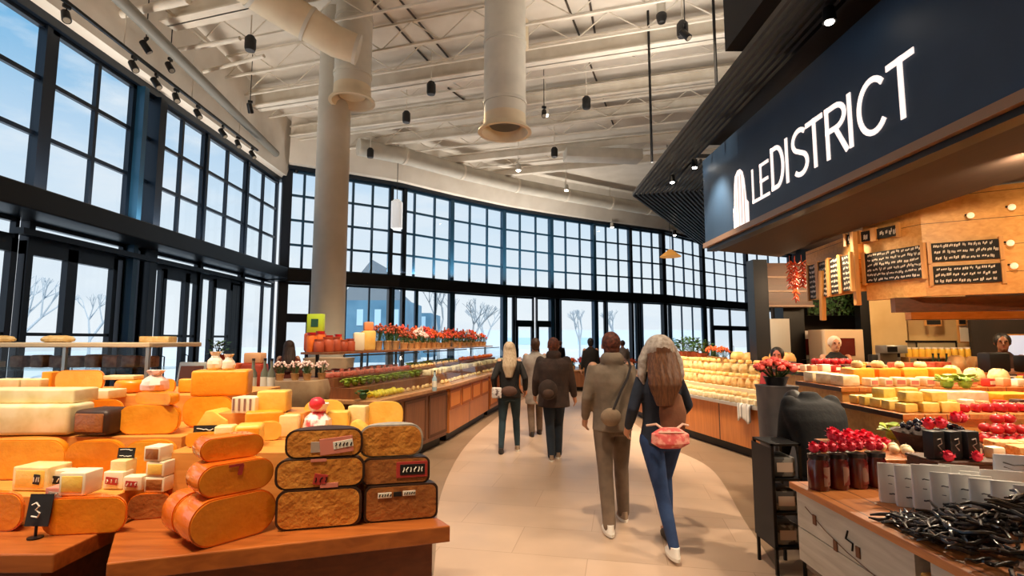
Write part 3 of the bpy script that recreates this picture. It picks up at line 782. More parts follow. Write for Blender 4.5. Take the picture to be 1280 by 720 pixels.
# ------------------------------------------------------------------ wooden bulkhead with menu boards
bk_ = [(4.36, 7.74), (4.18, 6.3), (4.45, 5.65), (6.6, 4.4)]
bulk = empty('wooden_bulkhead', 'honey wood bulkhead carrying the chalk menu boards', 'bulkhead', (4.3, 6.3, 2.1))
OB = Vector((4.3, 6.3, 2.1))
def face_panel(name, p, q, z0, z1, th, m, parent, O_, bevel=0):
    p = Vector((p[0], p[1], 0)); q = Vector((q[0], q[1], 0)); d = (q - p).normalized(); nv = Vector((d.y, -d.x, 0)) * th
    if nv.y > 0 and nv.x > 0: nv = -nv
    vs = [v + Vector((0, 0, z)) - O_ for z in (z0, z1) for v in (p, q, q - nv, p - nv)]
    mb = MB().add(vs, [(0, 1, 2, 3), (4, 5, 6, 7), (0, 1, 5, 4), (1, 2, 6, 5), (2, 3, 7, 6), (3, 0, 4, 7)])
    return mb.build(name, m, parent, smooth=0, bevel=bevel)
face_panel('wood_face', (4.25, 6.3), bk_[2], 2.16, 3.28, -.1, M_PLY, bulk, OB)
face_panel('wood_face', bk_[2], bk_[3], 2.16, 3.28, -.1, M_PLY, bulk, OB)
face_panel('wood_face', (4.46, 7.74), (4.30, 6.36), 2.28, 2.99, -.1, M_PLY, bulk, OB)
M_CHALK = mat('blackboard', (20, 18, 18), .7)
M_CHALKW = mat('chalk_white', (226, 220, 208), .8)
def menu_board(label, p, q, z0, z1, rows=5, sd=0, parts=1):
    """framed blackboard with chalk line marks on a vertical face p->q (plan)"""
    p = Vector((p[0], p[1], 0)); q = Vector((q[0], q[1], 0)); d = (q - p); L_ = d.length; d.normalize(); nv = Vector((d.y, -d.x, 0))
    if nv.dot(p) > 0: nv = -nv
    o = empty('menu_board', label, 'menu board', (p.x, p.y, z0)); rr = random.Random(sd); H = z1 - z0
    def Q(s, o_, z): return d * s + nv * o_ + Vector((0, 0, z))
    def ob(mb, s0, s1, o0, o1, a, b_):
        mb.add([Q(s, o_, z) for z in (a, b_) for s, o_ in ((s0, o0), (s1, o0), (s1, o1), (s0, o1))], [(0, 1, 2, 3), (4, 5, 6, 7), (0, 1, 5, 4), (1, 2, 6, 5), (2, 3, 7, 6), (3, 0, 4, 7)])
    mb = MB(); ob(mb, 0, L_, .012, .03, 0, H); mb.build('blackboard', M_CHALK, o, smooth=0)
    for a_ in (-.02, L_ - .015):
        mb = MB(); ob(mb, a_, a_ + .035, .01, .05, -.02, H + .02); mb.build('frame_side', M_PLY2, o, smooth=0)
    mb = MB()
    for r_ in range(rows):
        z = H * (r_ + .5) / rows; s = .03 + rr.random() * .02
        while s < L_ - .05:
            l = rr.uniform(.02, .06); hh = H / rows * rr.uniform(.3, .55)
            # a chalk scribble: little zig-zag
            for k in range(3):
                a = s + l * k / 3; zz = z + rr.uniform(-.3, .3) * hh
                mb.add([Q(a, .031, zz - hh * .5), Q(a + l * .26, .031, zz - hh * .35), Q(a + l * .3, .031, zz + hh * .5), Q(a + l * .05, .031, zz + hh * .35)], [(0, 1, 2, 3)])
            s += l + rr.uniform(.004, .02)
    mb.build('chalk_marks', M_CHALKW, o, smooth=0); o.children[-1]['kind'] = 'stuff'
    return o
def along(pa, pb, pxa, pxb):
    """plan points on segment pa-pb seen at pixel columns"""
    out = []
    for px in (pxa, pxb):
        k = (px - 640) / F / CT * 1.0
        k = ray(px, 340).x / ray(px, 340).y
        t = (k * pa[1] - pa[0]) / ((pb[0] - pa[0]) - k * (pb[1] - pa[1]))
        out.append((pa[0] + (pb[0] - pa[0]) * t, pa[1] + (pb[1] - pa[1]) * t))
    return out
SA = ((4.23, 6.3), (4.45, 5.65)); SB = (bk_[2], bk_[3])
SA = ((4.2, 6.32), (4.42, 5.66)); 
for (seg, a, b_, z0, z1, rows, lb) in [
    (SA, 1083, 1158, 2.36, 2.71, 6, 'wide chalk menu board with six dense lines beside the wooden post'),
    (SB, 1163, 1253, 2.52, 2.72, 3, 'upper wide chalk menu board beside the white sconces'),
    (SB, 1163, 1253, 2.28, 2.47, 3, 'lower wide chalk menu board beside the white sconces')]:
    p, q = along(seg[0], seg[1], a, b_)
    menu_board(lb, p, q, z0, z1, rows, sd=a + int(z0 * 100))
SCm = ((4.22, 7.74), (4.06, 6.3))
for (a, b_, z0, z1, lb) in [(1013, 1024, 2.25, 2.72, 'first narrow menu board at the far end of the wooden bulkhead'), (1026, 1038, 2.26, 2.72, 'second narrow menu board from the far end of the bulkhead'), (1040, 1053, 2.27, 2.72, 'third narrow menu board from the far end of the bulkhead'), (1055, 1068, 2.28, 2.71, 'narrow menu board right beside the wooden post')]:
    p, q = along(SCm[0], SCm[1], a, b_)
    menu_board(lb, p, q, z0, z1, 7, sd=a)
for (a, b_, lb) in [(1062, 1078, 'short dark menu board high above the wooden post'), (1080, 1096, 'short dark menu board high in the middle'), (1100, 1129, 'short dark menu board high under the soffit')]:
    p, q = along(SA[0], SA[1], a, b_); menu_board(lb, p, q, 2.86, 2.98, 1, sd=a)
# wooden posts of the bulkhead, ending clear of the floor
p, q = along(SA[0], SA[1], 1076, 1082)
tag(MB().bar((4.12, 6.28, 2.1), (4.12, 6.28, 2.99), .06, .06).build('wooden_post', M_PLY2, smooth=0, bevel=.006), 'pale wooden post between the menu boards', 'post')
tag(MB().bar((4.12, 7.0, 1.95), (4.08, 6.9, 2.6), .06, .06).build('wooden_post', M_PLY2, smooth=0, bevel=.006), 'shorter pale wooden post below the narrow menu boards', 'post')
# beams under the bulkhead
struct(MB().bar((4.3, 5.95, 2.08), (7.2, 5.0, 2.08), .14, .16).build('beam', M_DKWOOD, smooth=0))
struct(MB().bar((4.8, 6.4, 2.0), (8.4, 5.6, 2.0), .14, .14).build('beam', M_PLY, smooth=0))
# white sconces on the bulkhead
def sconce():
    r = empty('wall_sconce', 'x', 'lamp')
    MB().ball((0, 0, 0), .032, 12, 8).build('glass_globe', mat('warm_globe', (255, 226, 180), .4, emit=.7), r)
    MB().tube([(0, 0, 0), (0, .06, .02)], .012, 6).build('arm', M_BLACK, r)
    return r
for i, (px, py, lb) in enumerate([(1262, 306, 'upper round sconce beside the menu boards'), (1264, 334, 'lower round sconce beside the menu boards'), (1216, 272, 'round sconce above the menu boards'), (1268, 262, 'round sconce high on the honey wood')]):
    (x, y), _ = along(SB[0], SB[1], px, px); z = atY(px, py, y).z
    put(POOL.get('sconce', sconce), (x - .06, y - .1, z), label=lb)
# ------------------------------------------------------------------ stall back walls
struct(MB().bar((6.7, 8.98, 1.5), (9.4, 8.2, 1.5), .1, 3.0).build('wall_stall_back', M_CREAM, smooth=0))
struct(MB().b2((9.0, 2.0, 0), (9.1, 8.4, 3.0)).build('wall_stall_side', M_CREAM, smooth=0))
struct(MB().b2((4.3, 1.2, ZS0 + .3), (9.0, 9.3, ZS0 + .4)).build('ceiling_stall', M_SOFF, smooth=0))

# bunches of dried red peppers hanging at the far end of the bulkhead
def garland():
    rr = random.Random(9); mb = MB()
    for k in range(26):
        z = -.08 - k * .016; a = k * 2.4; d = Vector((math.cos(a), math.sin(a), -.8)).normalized()
        mb.tube([(0, 0, z), Vector((0, 0, z)) + d * .03, Vector((0, 0, z)) + d * .075], [.008, .014, .004], 6)
    mb.tube([(0, 0, 0), (0, 0, -.5)], .004, 5)
    return mb.build('hanging_peppers', mat('dried_red_pepper', (176, 40, 26), .35, col2=(206, 92, 40), scale=12))
GL = ['dried red pepper bunch hanging farthest from the menu boards', 'second dried red pepper bunch at the far end of the bulkhead', 'third dried red pepper bunch at the far end of the bulkhead', 'fourth dried red pepper bunch, next to the first narrow menu board', 'lower dried red pepper bunch under the bulkhead end']
for k, (px, py, Y) in enumerate([(986, 312, 8.05), (993, 318, 8.1), (1001, 314, 8.0), (1008, 322, 7.95), (998, 345, 8.2)]):
    p = atY(px, py, Y); o = tag(put(POOL.get('garl', garland), (p.x, p.y, 2.985 if k < 4 else 2.72), k, 1.0 if k < 4 else .9), GL[k], 'dried peppers')
    if k == 4: o.location.z = 2.985; o.scale = (1, 1, 1.35); o.location.y += .1
# ------------------------------------------------------------------ cheese tables
M_TABLE = wood_mat('orange_table_wood', (150, 78, 30), (186, 104, 44), .35, 2.4, axis='X', coat=.3)
M_TABLE2 = wood_mat('dark_table_body', (104, 50, 20), (128, 66, 28), .5, 2.4, axis='X')
def cut(name, c, c2=None, b=.25): return mat(name, c, .45, col2=c2, scale=14, bump=b, bscale=40, sss=.15, coat=.15)
AMB = cut('amber_cheese', (240, 158, 34), (246, 170, 46)); AMBR = mat('amber_rind', (246, 158, 32), .32, coat=.4, sss=.1, col2=(236, 142, 26), scale=5)
ORG = cut('deep_orange_cheese', (222, 126, 14), (230, 138, 24)); ORGR = mat('deep_orange_rind', (224, 104, 26), .25, coat=.6, sss=.1, col2=(234, 122, 34), scale=5)
GLD = cut('gold_cheese', (244, 196, 84), (250, 206, 100)); GLDR = mat('gold_rind', (250, 206, 96), .4, coat=.3, sss=.1)
PAL = cut('pale_cheese', (238, 216, 150), (246, 226, 168)); PALR = mat('pale_rind', (244, 230, 190), .6, col2=(226, 206, 150), scale=10)
TAN = cut('tan_crumbly_cheese', (186, 114, 40), (214, 144, 62), .8); DRK = mat('dark_rind', (44, 26, 18), .5, col2=(66, 38, 24), scale=9, bump=.3)
BRN = cut('brown_cheese', (146, 86, 38), (168, 104, 50), .6)
WAX = mat('white_waxed_paper', (250, 240, 214), .5, col2=(240, 224, 190), scale=6)
GREYR = mat('grey_cloth_rind', (150, 146, 140), .8, col2=(180, 172, 160), scale=20, bump=.5)
def wheel_profile(R, T, c, n=5):
    c = min(c, T * .49); P = []
    for k in range(n + 1):
        a = -PI / 2 + PI / 2 * k / n; P.append((R - c + c * math.cos(a), c + c * math.sin(a)))
    for k in range(n + 1):
        a = PI / 2 * k / n; P.append((R - c + c * math.cos(a), T - c + c * math.sin(a)))
    return P
def half_wheel(L, T, c=None, rind=ORGR, face=ORG, deep=1.0, ang=180):
    """half (or part) wheel lying flat, cut face towards local -y, face length L"""
    R = L / 2; c = c if c is not None else T * .38
    P = wheel_profile(R, T, c); n = len(P); m = 22
    mb = MB(); vs = []
    for i in range(m + 1):
        a = math.radians(ang) * i / m
        for r, z in P: vs.append((r * math.cos(a), r * math.sin(a) * deep, z))
    b0 = len(vs); vs += [(0, 0, 0), (0, 0, T)]
    fs = []
    for i in range(m):
        for k in range(n - 1): fs.append((i * n + k, (i + 1) * n + k, (i + 1) * n + k + 1, i * n + k + 1))
        fs.append((b0, (i + 1) * n, i * n)); fs.append((b0 + 1, i * n + n - 1, (i + 1) * n + n - 1))
    fs.append(tuple([b0] + [k for k in range(n)] + [b0 + 1])); fs.append(tuple([b0 + 1] + [m * n + k for k in range(n - 1, -1, -1)] + [b0]))
    mb.add(vs, fs); 
    r = empty('cheese_half_wheel', 'x', 'cheese'); mb.build('rind', rind, r, smooth=35)
    kx = .94 if rind.name.startswith(('dark', 'grey')) else .975
    pol = [(x * kx, T * .5 + (z - T * .5) * (kx - .04)) for x, z in P] + [(-x * kx, T * .5 + (z - T * .5) * (kx - .04)) for x, z in reversed(P)]
    MB().prism(pol, -.004, .01).build('cut_face', face, r, smooth=0)
    return r
def loaf_cheese(L, T, D, rind=ORGR, face=ORG, c=None):
    """long cut piece with a rounded section, its cut face towards local -y"""
    P = wheel_profile(L / 2, T, c or T * .42, 7); sec = P + [(-x, z) for x, z in reversed(P)]
    r = empty('cheese_piece', 'x', 'cheese'); mb = MB(); n = len(sec); rings = []
    for y, k in ((0, 1), (D * .35, 1.02), (D * .8, 1.0), (D * .94, .95), (D, .82)):
        rings.append([Vector((x * k, y, T * .5 + (z - T * .5) * (k if k < .99 else 1))) for x, z in sec])
    for R_ in rings: mb.v += R_
    for i in range(4):
        for k in range(n): mb.f.append((i * n + k, i * n + (k + 1) % n, (i + 1) * n + (k + 1) % n, (i + 1) * n + k)); mb.m.append(0)
    mb.f += [tuple(range(n)), tuple(range(4 * n, 5 * n))]; mb.m += [0, 0]
    mb.build('rind', rind, r, smooth=45)
    pol = [(x * .965, T * .5 + (z - T * .5) * .93) for x, z in sec]
    MB().prism(pol, -.004, .01).build('cut_face', face, r, smooth=0)
    return r
def wheel(D, T, rind=AMBR, c=None):
    P = wheel_profile(D / 2, T, c or T * .35)
    return MB().lathe([(.001, 0)] + P + [(.001, T)], 36, c=(0, D / 2, 0)).build('whole_cheese', rind)
def block(w, d, h, m=AMB, r=None, name='cheese_block', mf=None):
    o = MB().b2((-w / 2, 0, 0), (w / 2, d, h)).build(name, m, bevel=r or min(w, h) * .12, bseg=3)
    if mf:
        MB().b2((-w * .4, -.003, h * .14), (w * .4, .006, h * .86)).build('cut_face', mf, o, bevel=.004)
    return o
def wedge(w, d, h, m=GLD):
    """triangular wedge lying on its side, point towards the viewer's left"""
    o = MB().prism([(-w / 2, 0), (w / 2, 0), (w * .48, h * .55), (w * .05, h), (-w * .15, h)], 0, d).build('cheese_wedge', m, bevel=.008, bseg=2)
    return o
def bundle(w, h, m1, m2, name='wrapped_cheese', sd=1):
    rr = random.Random(sd); r = empty(name, 'x', 'wrapped cheese')
    mb = MB(); n = 18; rings = []
    for z, k in [(0, .8), (.08, 1), (.3, 1.05), (.5, .95), (.66, .6), (.74, .42), (.86, .6), (1, .75)]:
        rings.append(((0, w * .5, z * h), w * .5 * k, w * .45 * k))
    mb.loft(rings, n)
    for v in mb.v:
        v.x += rr.uniform(-1, 1) * w * .05; v.y += rr.uniform(-1, 1) * w * .05; v.z += rr.uniform(-.2, 1) * h * .03
    mb.build('paper', m1, r, smooth=20)
    MB().tube([(math.cos(t) * w * .22, w * .5 + math.sin(t) * w * .2, h * .73) for t in [k * PI / 6 for k in range(13)]], .006, 6).build('string_tie', m2, r)
    return r
M_CARD = mat('black_card', (26, 22, 22), .6); M_CHW = mat('white_chalk', (232, 228, 220), .7)
def price_card(w, h, foot=True, lines=3, sd=0, m=M_CARD, mi=M_CHW):
    rr = random.Random(sd); r = empty('price_card', 'x', 'price card')
    f = .05 if foot else 0
    M_ = Matrix.Translation((0, 0, f)) @ Matrix.Rotation(-.15, 4, 'X')
    MB().box((0, 0, h / 2), (w, .004, h), M=M_).build('card', m, r, smooth=0)
    mb = MB()
    for k in range(lines):
        z = h * (.8 - .6 * k / max(lines - 1, 1)); pts = [Vector((-w * .36 + w * .72 * i / 7, -.004, z + rr.uniform(-1, 1) * h * .06)) for i in range(8)]
        mb.tube([M_ @ p for p in pts], max(h * .022, .0016), 4)
    mb.build('writing', mi, r, smooth=0)['kind'] = 'stuff'
    if foot: MB().tube([(0, .0, .055), (0, 0, .008)], .006, 6).lathe([(.001, .0), (.03, .0), (.03, .006), (.001, .01)], 14).build('stand', M_BLACK, r)
    return r
# tables --------------------------------------------------------------
def table(label, poly, z, th, body, name='display_table'):
    c = Vector((sum(p[0] for p in poly) / len(poly), sum(p[1] for p in poly) / len(poly), 0))
    o = empty(name, label, 'table', c)
    MB().slab([(p[0] - c.x, p[1] - c.y) for p in poly], z - th, z).build('table_top', M_TABLE, o, smooth=0, bevel=.006)
    MB().slab([(p[0] - c.x, p[1] - c.y) for p in body], 0, z - th - .001).build('table_body', M_TABLE2, o, smooth=0, bevel=.004)
    return o
Z0 = .82
TL_ = table('dark-bodied wooden cheese table at the near window side, black card on it', [(-4.6, 2.22), (-1.87, 2.25), (-1.87, 2.56), (-1.82, 4.4), (-4.6, 4.4)], Z0, .075, [(-4.5, 2.32), (-1.99, 2.34), (-1.99, 4.3), (-4.5, 4.3)])
TR_ = table('orange wooden cheese table with the dark-rinded half wheels beside the aisle', [(-1.585, 2.16), (-.29, 2.585), (-.47, 2.85), (-.62, 3.6), (-1.80, 3.6), (-1.845, 2.56)], Z0, .075, [(-1.50, 2.30), (-.385, 2.67), (-.55, 2.9), (-.70, 3.5), (-1.72, 3.5), (-1.74, 2.6)])
M_RIS = wood_mat('amber_riser_wood', (214, 140, 58), (230, 160, 78), .5, 2.4, axis='X')
def riser(label, x0, x1, y0, y1, z0, z1, m=None):
    return tag(MB().b2((x0, y0, z0), (x1, y1, z1)).build('display_riser', m or M_TABLE2, smooth=0, bevel=.004), label, 'riser')
riser('low wooden riser under the front rows of the window-side cheese table', -4.5, -1.885, 2.58, 4.3, Z0 + .001, .955, M_RIS)
riser('second wooden riser step of the window-side cheese table', -4.5, -1.87, 3.06, 4.3, .957, 1.145, M_RIS)
riser('third wooden riser step of the window-side cheese table', -4.5, -1.86, 3.62, 4.3, 1.147, 1.319, M_RIS)
riser('wooden riser under the wrapped cheeses on the aisle-side table', -1.76, -.68, 2.76, 3.5, Z0 + .001, 1.12, M_RIS)
riser('upper wooden riser at the back of the aisle-side table', -1.76, -1.25, 3.22, 3.5, 1.122, 1.255, M_RIS)

STK = []
def spec(kind, x0, y0, x1, y1, z, rz, label, dp=1.0, m=None, grp=None, **k):
    """a cheese seen in the photograph between those columns and rows, its base at height z"""
    cx = (x0 + x1) / 2; b_ = onZ(cx, y1, z); Y = b_.y; a = math.radians(rz)
    Wd = (x1 - x0) * Y * Y / F / max(.2, (Y * math.cos(a) - b_.x * math.sin(a)))
    t = atY(cx, y0, Y); H = t.z - z
    if kind == 'half': o = half_wheel(Wd, H, k.get('c'), *(m or (AMBR, AMB)), deep=dp)
    elif kind == 'wheel': o = wheel(Wd, H, m or AMBR)
    elif kind == 'block': o = block(Wd, Wd * dp, H, m or AMB, k.get('r'), mf=k.get('mf'))
    elif kind == 'wedge': o = wedge(Wd, Wd * dp, H, m or GLD)
    elif kind == 'bundle': o = bundle(Wd, H, *(m), sd=int(x0))
    elif kind == 'card': o = price_card(Wd, H - (.05 if k.get('foot') else 0), k.get('foot', False), k.get('lines', 3), int(x0), *(m or ()))
    o.location = (b_.x, Y, z + .001); o.rotation_euler = (0, 0, a)
    if kind == 'block': o.name = k.get('name', 'cheese_block')
    tag(o, label, k.get('cat', 'cheese' if kind not in ('card',) else 'price card'), grp)
    return z + H + .002, o
def base_of(o, a=0): return o
# --- aisle-side table, front row -----------------------------------------
# big orange stack at the corner, turned so that its rind shows on the window side
def on_top(o_below, T, L, H, dx, dy, rz, label, m, c=None, dp=1.0, kind='half'):
    o = half_wheel(L, H, c, *m, deep=dp) if kind == 'half' else loaf_cheese(L, H, dp, *m, c=c)
    o.location = (o_below.location.x + dx, o_below.location.y + dy, T); o.rotation_euler = (0, 0, math.radians(rz)); tag(o, label, 'cheese')
    return T + H + .002, o
pA, pB = onZ(236, 690, Z0), onZ(343, 664, Z0); LL = (pB - pA).length; RZ = math.degrees(math.atan2(pB.y - pA.y, pB.x - pA.x)); mid = (pA + pB) / 2; RZ += 7
H1 = .195
o1 = loaf_cheese(LL * 1.08, H1, .20, ORGR, ORG, .10); o1.location = (mid.x, mid.y, Z0 + .001); o1.rotation_euler = (0, 0, math.radians(RZ)); tag(o1, 'largest deep orange cut piece at the bottom of the corner stack', 'cheese')
z = Z0 + H1 + .003
z, o2 = on_top(o1, z, LL * .93, .135, -.005, .015, RZ - 3, 'deep orange cut piece in the middle of the corner stack', (ORGR, ORG), .07, .19, kind='loaf')
z, o3 = on_top(o2, z, LL * .78, .10, -.05, .045, RZ - 6, 'small deep orange cut piece topping the corner stack', (ORGR, ORG), .05, .15, kind='loaf')
o4 = loaf_cheese(LL * .9, .185, .13, ORGR, ORG, .085); a_ = math.radians(RZ); o4.location = (mid.x - math.sin(a_) * .225 - math.cos(a_) * .02, mid.y + math.cos(a_) * .225 - math.sin(a_) * .02, Z0 + .001); o4.rotation_euler = (0, 0, a_ + .05); tag(o4, 'deep orange piece tucked behind the corner stack on the window side', 'cheese')
# dark-rinded stack A
z, a1 = spec('half', 346, 611, 450, 661, Z0, 14, 'dark-rinded half wheel at the bottom of the middle stack', 1.0, (DRK, TAN), c=.045)
z, a2 = on_top(a1, z, .40, .135, 0, .005, 14, 'dark-rinded half wheel in the middle of the middle stack, torn label below', (DRK, TAN), .045)
z, a3 = on_top(a2, z, .35, .13, .01, .01, 13, 'dark-rinded half wheel topping the middle stack, red and grey label', (DRK, TAN), .045)
# dark-rinded stack B
z, b1 = spec('half', 457, 606, 546, 651, Z0, 14, 'brown half wheel with two small white labels at the table end', 1.0, (DRK, BRN), c=.03)
z, b2_ = on_top(b1, z, .325, .125, -.03, .005, 13, 'brown half wheel with a red and black label at the table end', (DRK, BRN), .03)
z, b3 = on_top(b2_, z, .31, .155, -.03, .01, 12, 'tan half wheel with a grey cloth rind topping the end stack', (GREYR, TAN), .06)
def face_label(par, x, z, w_, h_, mcol, rz=0.0, marks=0, mm=None):
    """paper label stuck on a cut face; a part of that cheese"""
    o = MB().box((x, -.0075, z), (w_, .003, h_), ry=rz).build('paper_label', mcol, par, smooth=0, bevel=.002 if h_ > .02 else 0)
    if marks:
        mb = MB(); rr = random.Random(int(w_ * 1e4))
        for k in range(marks):
            xx = x - w_ * .38 + w_ * .76 * k / max(1, marks - 1)
            mb.tube([(xx, -.0095, z - h_ * .22), (xx + rr.uniform(-.3, .6) * w_ / marks * .5, -.0095, z), (xx + rr.uniform(0, .5) * w_ / marks, -.0095, z + h_ * .22)], min(.003, h_ * .1), 4)
        mb.build('writing', mm or M_BLACK, o, smooth=0)['kind'] = 'stuff'
    return o
M_LRED = mat('red_label', (176, 54, 48), .5); M_LWHITE = mat('white_label', (236, 230, 216), .5); M_LBLK = mat('black_label', (24, 18, 18), .5); M_LPINK = mat('pink_label', (214, 130, 112), .5); M_LGREY = mat('grey_label', (176, 156, 142), .5)
face_label(b1.children[0], -.08, .125, .065, .026, M_LWHITE, 0, 5); face_label(b1.children[0], .035, .128, .06, .024, M_LWHITE, 0, 5); face_label(b1.children[0], -.02, .127, .04, .022, M_LBLK)
face_label(b2_.children[0], .075, .068, .15, .075, M_LRED); face_label(b2_.children[0], .078, .068, .12, .05, M_LBLK, 0, 6, M_LWHITE).location.y = -.002
face_label(a3.children[0], .055, .055, .15, .075, M_LPINK, -.1); face_label(a3.children[0], .085, .06, .09, .035, M_LWHITE, -.15, 5).location.y = -.002; face_label(a3.children[0], -.03, .05, .06, .05, M_LGREY).location.y = .001
face_label(a2.children[0], .0, .04, .06, .05, M_LRED, .2, 3); face_label(a2.children[0], .04, .012, .08, .022, M_LPINK); face_label(a2.children[0], -.01, .128, .07, .012, M_LPINK)
face_label(o2.children[0], .01, .10, .02, .045, M_LRED, .2); face_label(o2.children[0], -.01, .122, .06, .010, M_LRED)
# behind the corner stack on the aisle-side table
z, q = spec('block', 304, 551, 352, 585, .955, 24, 'amber cheese block behind the corner stack', .7, AMB, r=.015); q.location.z = 1.121 ; 
for a in [
 ('block', 292, 532, 326, 560, 1.12, 18, 'amber cut block beside the black price card', 1.0, GLDR, dict(mf=AMB, r=.02)),
 ('block', 266, 533, 290, 560, 1.12, 10, 'cream cheese block just behind the black price card', .9, PAL, dict(r=.012)),
 ('half', 320, 527, 351, 551, 1.12, 20, 'small pale gold half wheel behind the amber block', .9, (GLDR, GLD), {}),
 ('block', 347, 519, 372, 547, 1.12, 6, 'cream cracker-like block beside the red and white bundle', .7, PAL, dict(r=.01)),
 ('bundle', 373, 507, 408, 547, 1.12, 0, 'white and red paper bundle with a red top', 1, None, dict(m2=1)),
 ('block', 408, 515, 434, 543, 1.12, 8, 'gold cheese block beside the red-topped bundle', .8, GLD, dict(r=.008)),
 ('wedge', 430, 527, 456, 546, 1.12, 0, 'small lemon yellow wedge beside the grey cloth wheel', .8, GLD, {}),
 ('half', 457, 502, 503, 537, 1.12, 4, 'upright gold half wheel behind the grey cloth wheel', .5, (GLDR, GLD), {}),
 ('block', 320, 489, 357, 516, 1.257, 6, 'pale yellow block at the back top of the aisle-side table', .7, GLD, dict(r=.012)),
 ('block', 289, 497, 318, 517, 1.257, -6, 'white box with grey stripes among the cheeses', .8, WAX, dict(r=.004, cat='box', name='striped_box')),
]:
    kind, x0, y0, x1, y1, z, rz, lb, dp, m, k = a
    k = dict(k)
    if k.pop('m2', 0): m = (mat('white_red_paper', (244, 232, 230), .6, col2=(226, 90, 96), scale=16, lo=.5, hi=.6), mat('red_string', (214, 40, 60), .5))
    z, q = spec(kind, x0, y0, x1, y1, z, rz, lb, dp, m, **k)
    if 'stripes' in lb:
        w_ = q.dimensions.x
        for i in range(4): MB().box((-.06 + i * .035, -.002, .05), (.012, .003, .07)).build('printed_stripe', mat('brown_print', (150, 110, 96), .6), q, smooth=0)
    if 'red top' in lb:
        MB().ball((0, .06, q.children[0].bound_box[1][2] + .0), .042, 14, 8, jit=.1, sc=(1.1, 1, .9)).build('red_cap', mat('red_wax', (226, 54, 70), .4), q)
z, q = spec('wedge', 240, 514, 284, 540, 1.145, 0, 'pale yellow wedge with a pointed top behind the black price card', .8, GLD)
z, q = spec('card', 244, 531, 272, 556, 1.122, 8, 'black price card standing before the cream block', lines=4)
q.location.y -= .03
# --- window-side table ---------------------------------------------------
items = [
 ('half', 53, 622, 155, 668, Z0, 8, 'orange half wheel at the front edge of the window-side table', .42, (ORGR, ORG), {}),
 ('half', 160, 617, 210, 649, Z0, 18, 'brownish half wheel lying beside the corner stack', 1.1, (ORGR, BRN), {}),
 ('half', -60, 616, 24, 664, Z0, -3, 'paper-topped orange half wheel at the frame edge, low', .4, (ORGR, ORG), {}),
 ('block', 14, 584, 58, 614, .957, -4, 'pale cheese block with a dark sticker at the front', .7, PAL, dict(mf=GLD, r=.008)),
 ('block', 60, 588, 84, 612, .957, 3, 'small cream packet with a dark label beside the pale block', .6, WAX, dict(r=.006)),
 ('block', 56, 610, 84, 626, .957, 2, 'flat pink labelled packet behind the black card', .7, M_LPINK, dict(r=.004)),
 ('block', 92, 568, 120, 590, .957, 6, 'white labelled cheese box above the pale cube', .8, WAX, dict(r=.004)),
 ('block', 128, 590, 152, 612, .957, -3, 'cream packet with a red label past the pale cube', .7, WAX, dict(r=.006)),
 ('block', 153, 596, 176, 614, .957, 4, 'cream packet with a grey label past the red label', .7, WAX, dict(r=.006)),
 ('block', 158, 582, 178, 600, .957, 4, 'cream stacked packet behind the grey labelled packet', .8, WAX, dict(r=.006)),
 ('half', -40, 550, 78, 600, .957, 2, 'amber half wheel under the long beige block', .6, (AMBR, AMB), {}),
 ('half', 80, 551, 152, 601, .957, 6, 'orange half wheel under the dark loaf', .8, (AMBR, ORG), {}),
 ('wedge', 206, 575, 228, 606, .957, 10, 'yellow wedge behind the stack of waxed cubes', .9, GLD, {}),
 ('half', 153, 551, 218, 601, .957, 3, 'amber half wheel low under the round amber wheel', .8, (AMBR, AMB), {}),
 ('half', 232, 541, 285, 559, 1.121, 6, 'amber half wheel under the black price card', .4, (AMBR, AMB), {}),
 ('block', -50, 507, 82, 545, 1.155, 2, 'long beige block with a pale top at the frame edge', .35, PALR, dict(mf=None, r=.02)),
 ('block', 88, 513, 131, 545, 1.155, -8, 'dark-rinded textured loaf beside the long beige block', .9, DRK, dict(mf=BRN, r=.03)),
 ('half', 148, 507, 222, 543, 1.147, 6, 'round amber half wheel carrying the smaller cut wheel', .85, (AMBR, AMB), {}),
 ('half', 228, 496, 290, 534, 1.147, 10, 'amber half wheel under the tallest amber block', .9, (AMBR, AMB), {}),
 ('half', 108, 500, 152, 532, 1.147, 6, 'orange half wheel with a pale lid behind the dark loaf', .7, (AMBR, ORG), {}),
]
PK = {}
for a in items:
    kind, x0, y0, x1, y1, z, rz, lb, dp, m, k = a
    zt_, q = spec(kind, x0, y0, x1, y1, z, rz, lb, dp, m, **k); PK[lb] = (zt_, q)
    if 'packet' in lb or 'labelled cheese box' in lb or 'sticker' in lb:
        col = M_LRED if 'red' in lb else M_LBLK if 'dark' in lb else M_LGREY
        w_ = max(v[0] for v in q.bound_box) * 2; h_ = max(v[2] for v in q.bound_box)
        l_ = face_label(q, w_ * .22 if 'sticker' in lb else 0, h_ * .5, w_ * (.18 if 'sticker' in lb else .62), h_ * .42, col, .1, 3, M_LWHITE)
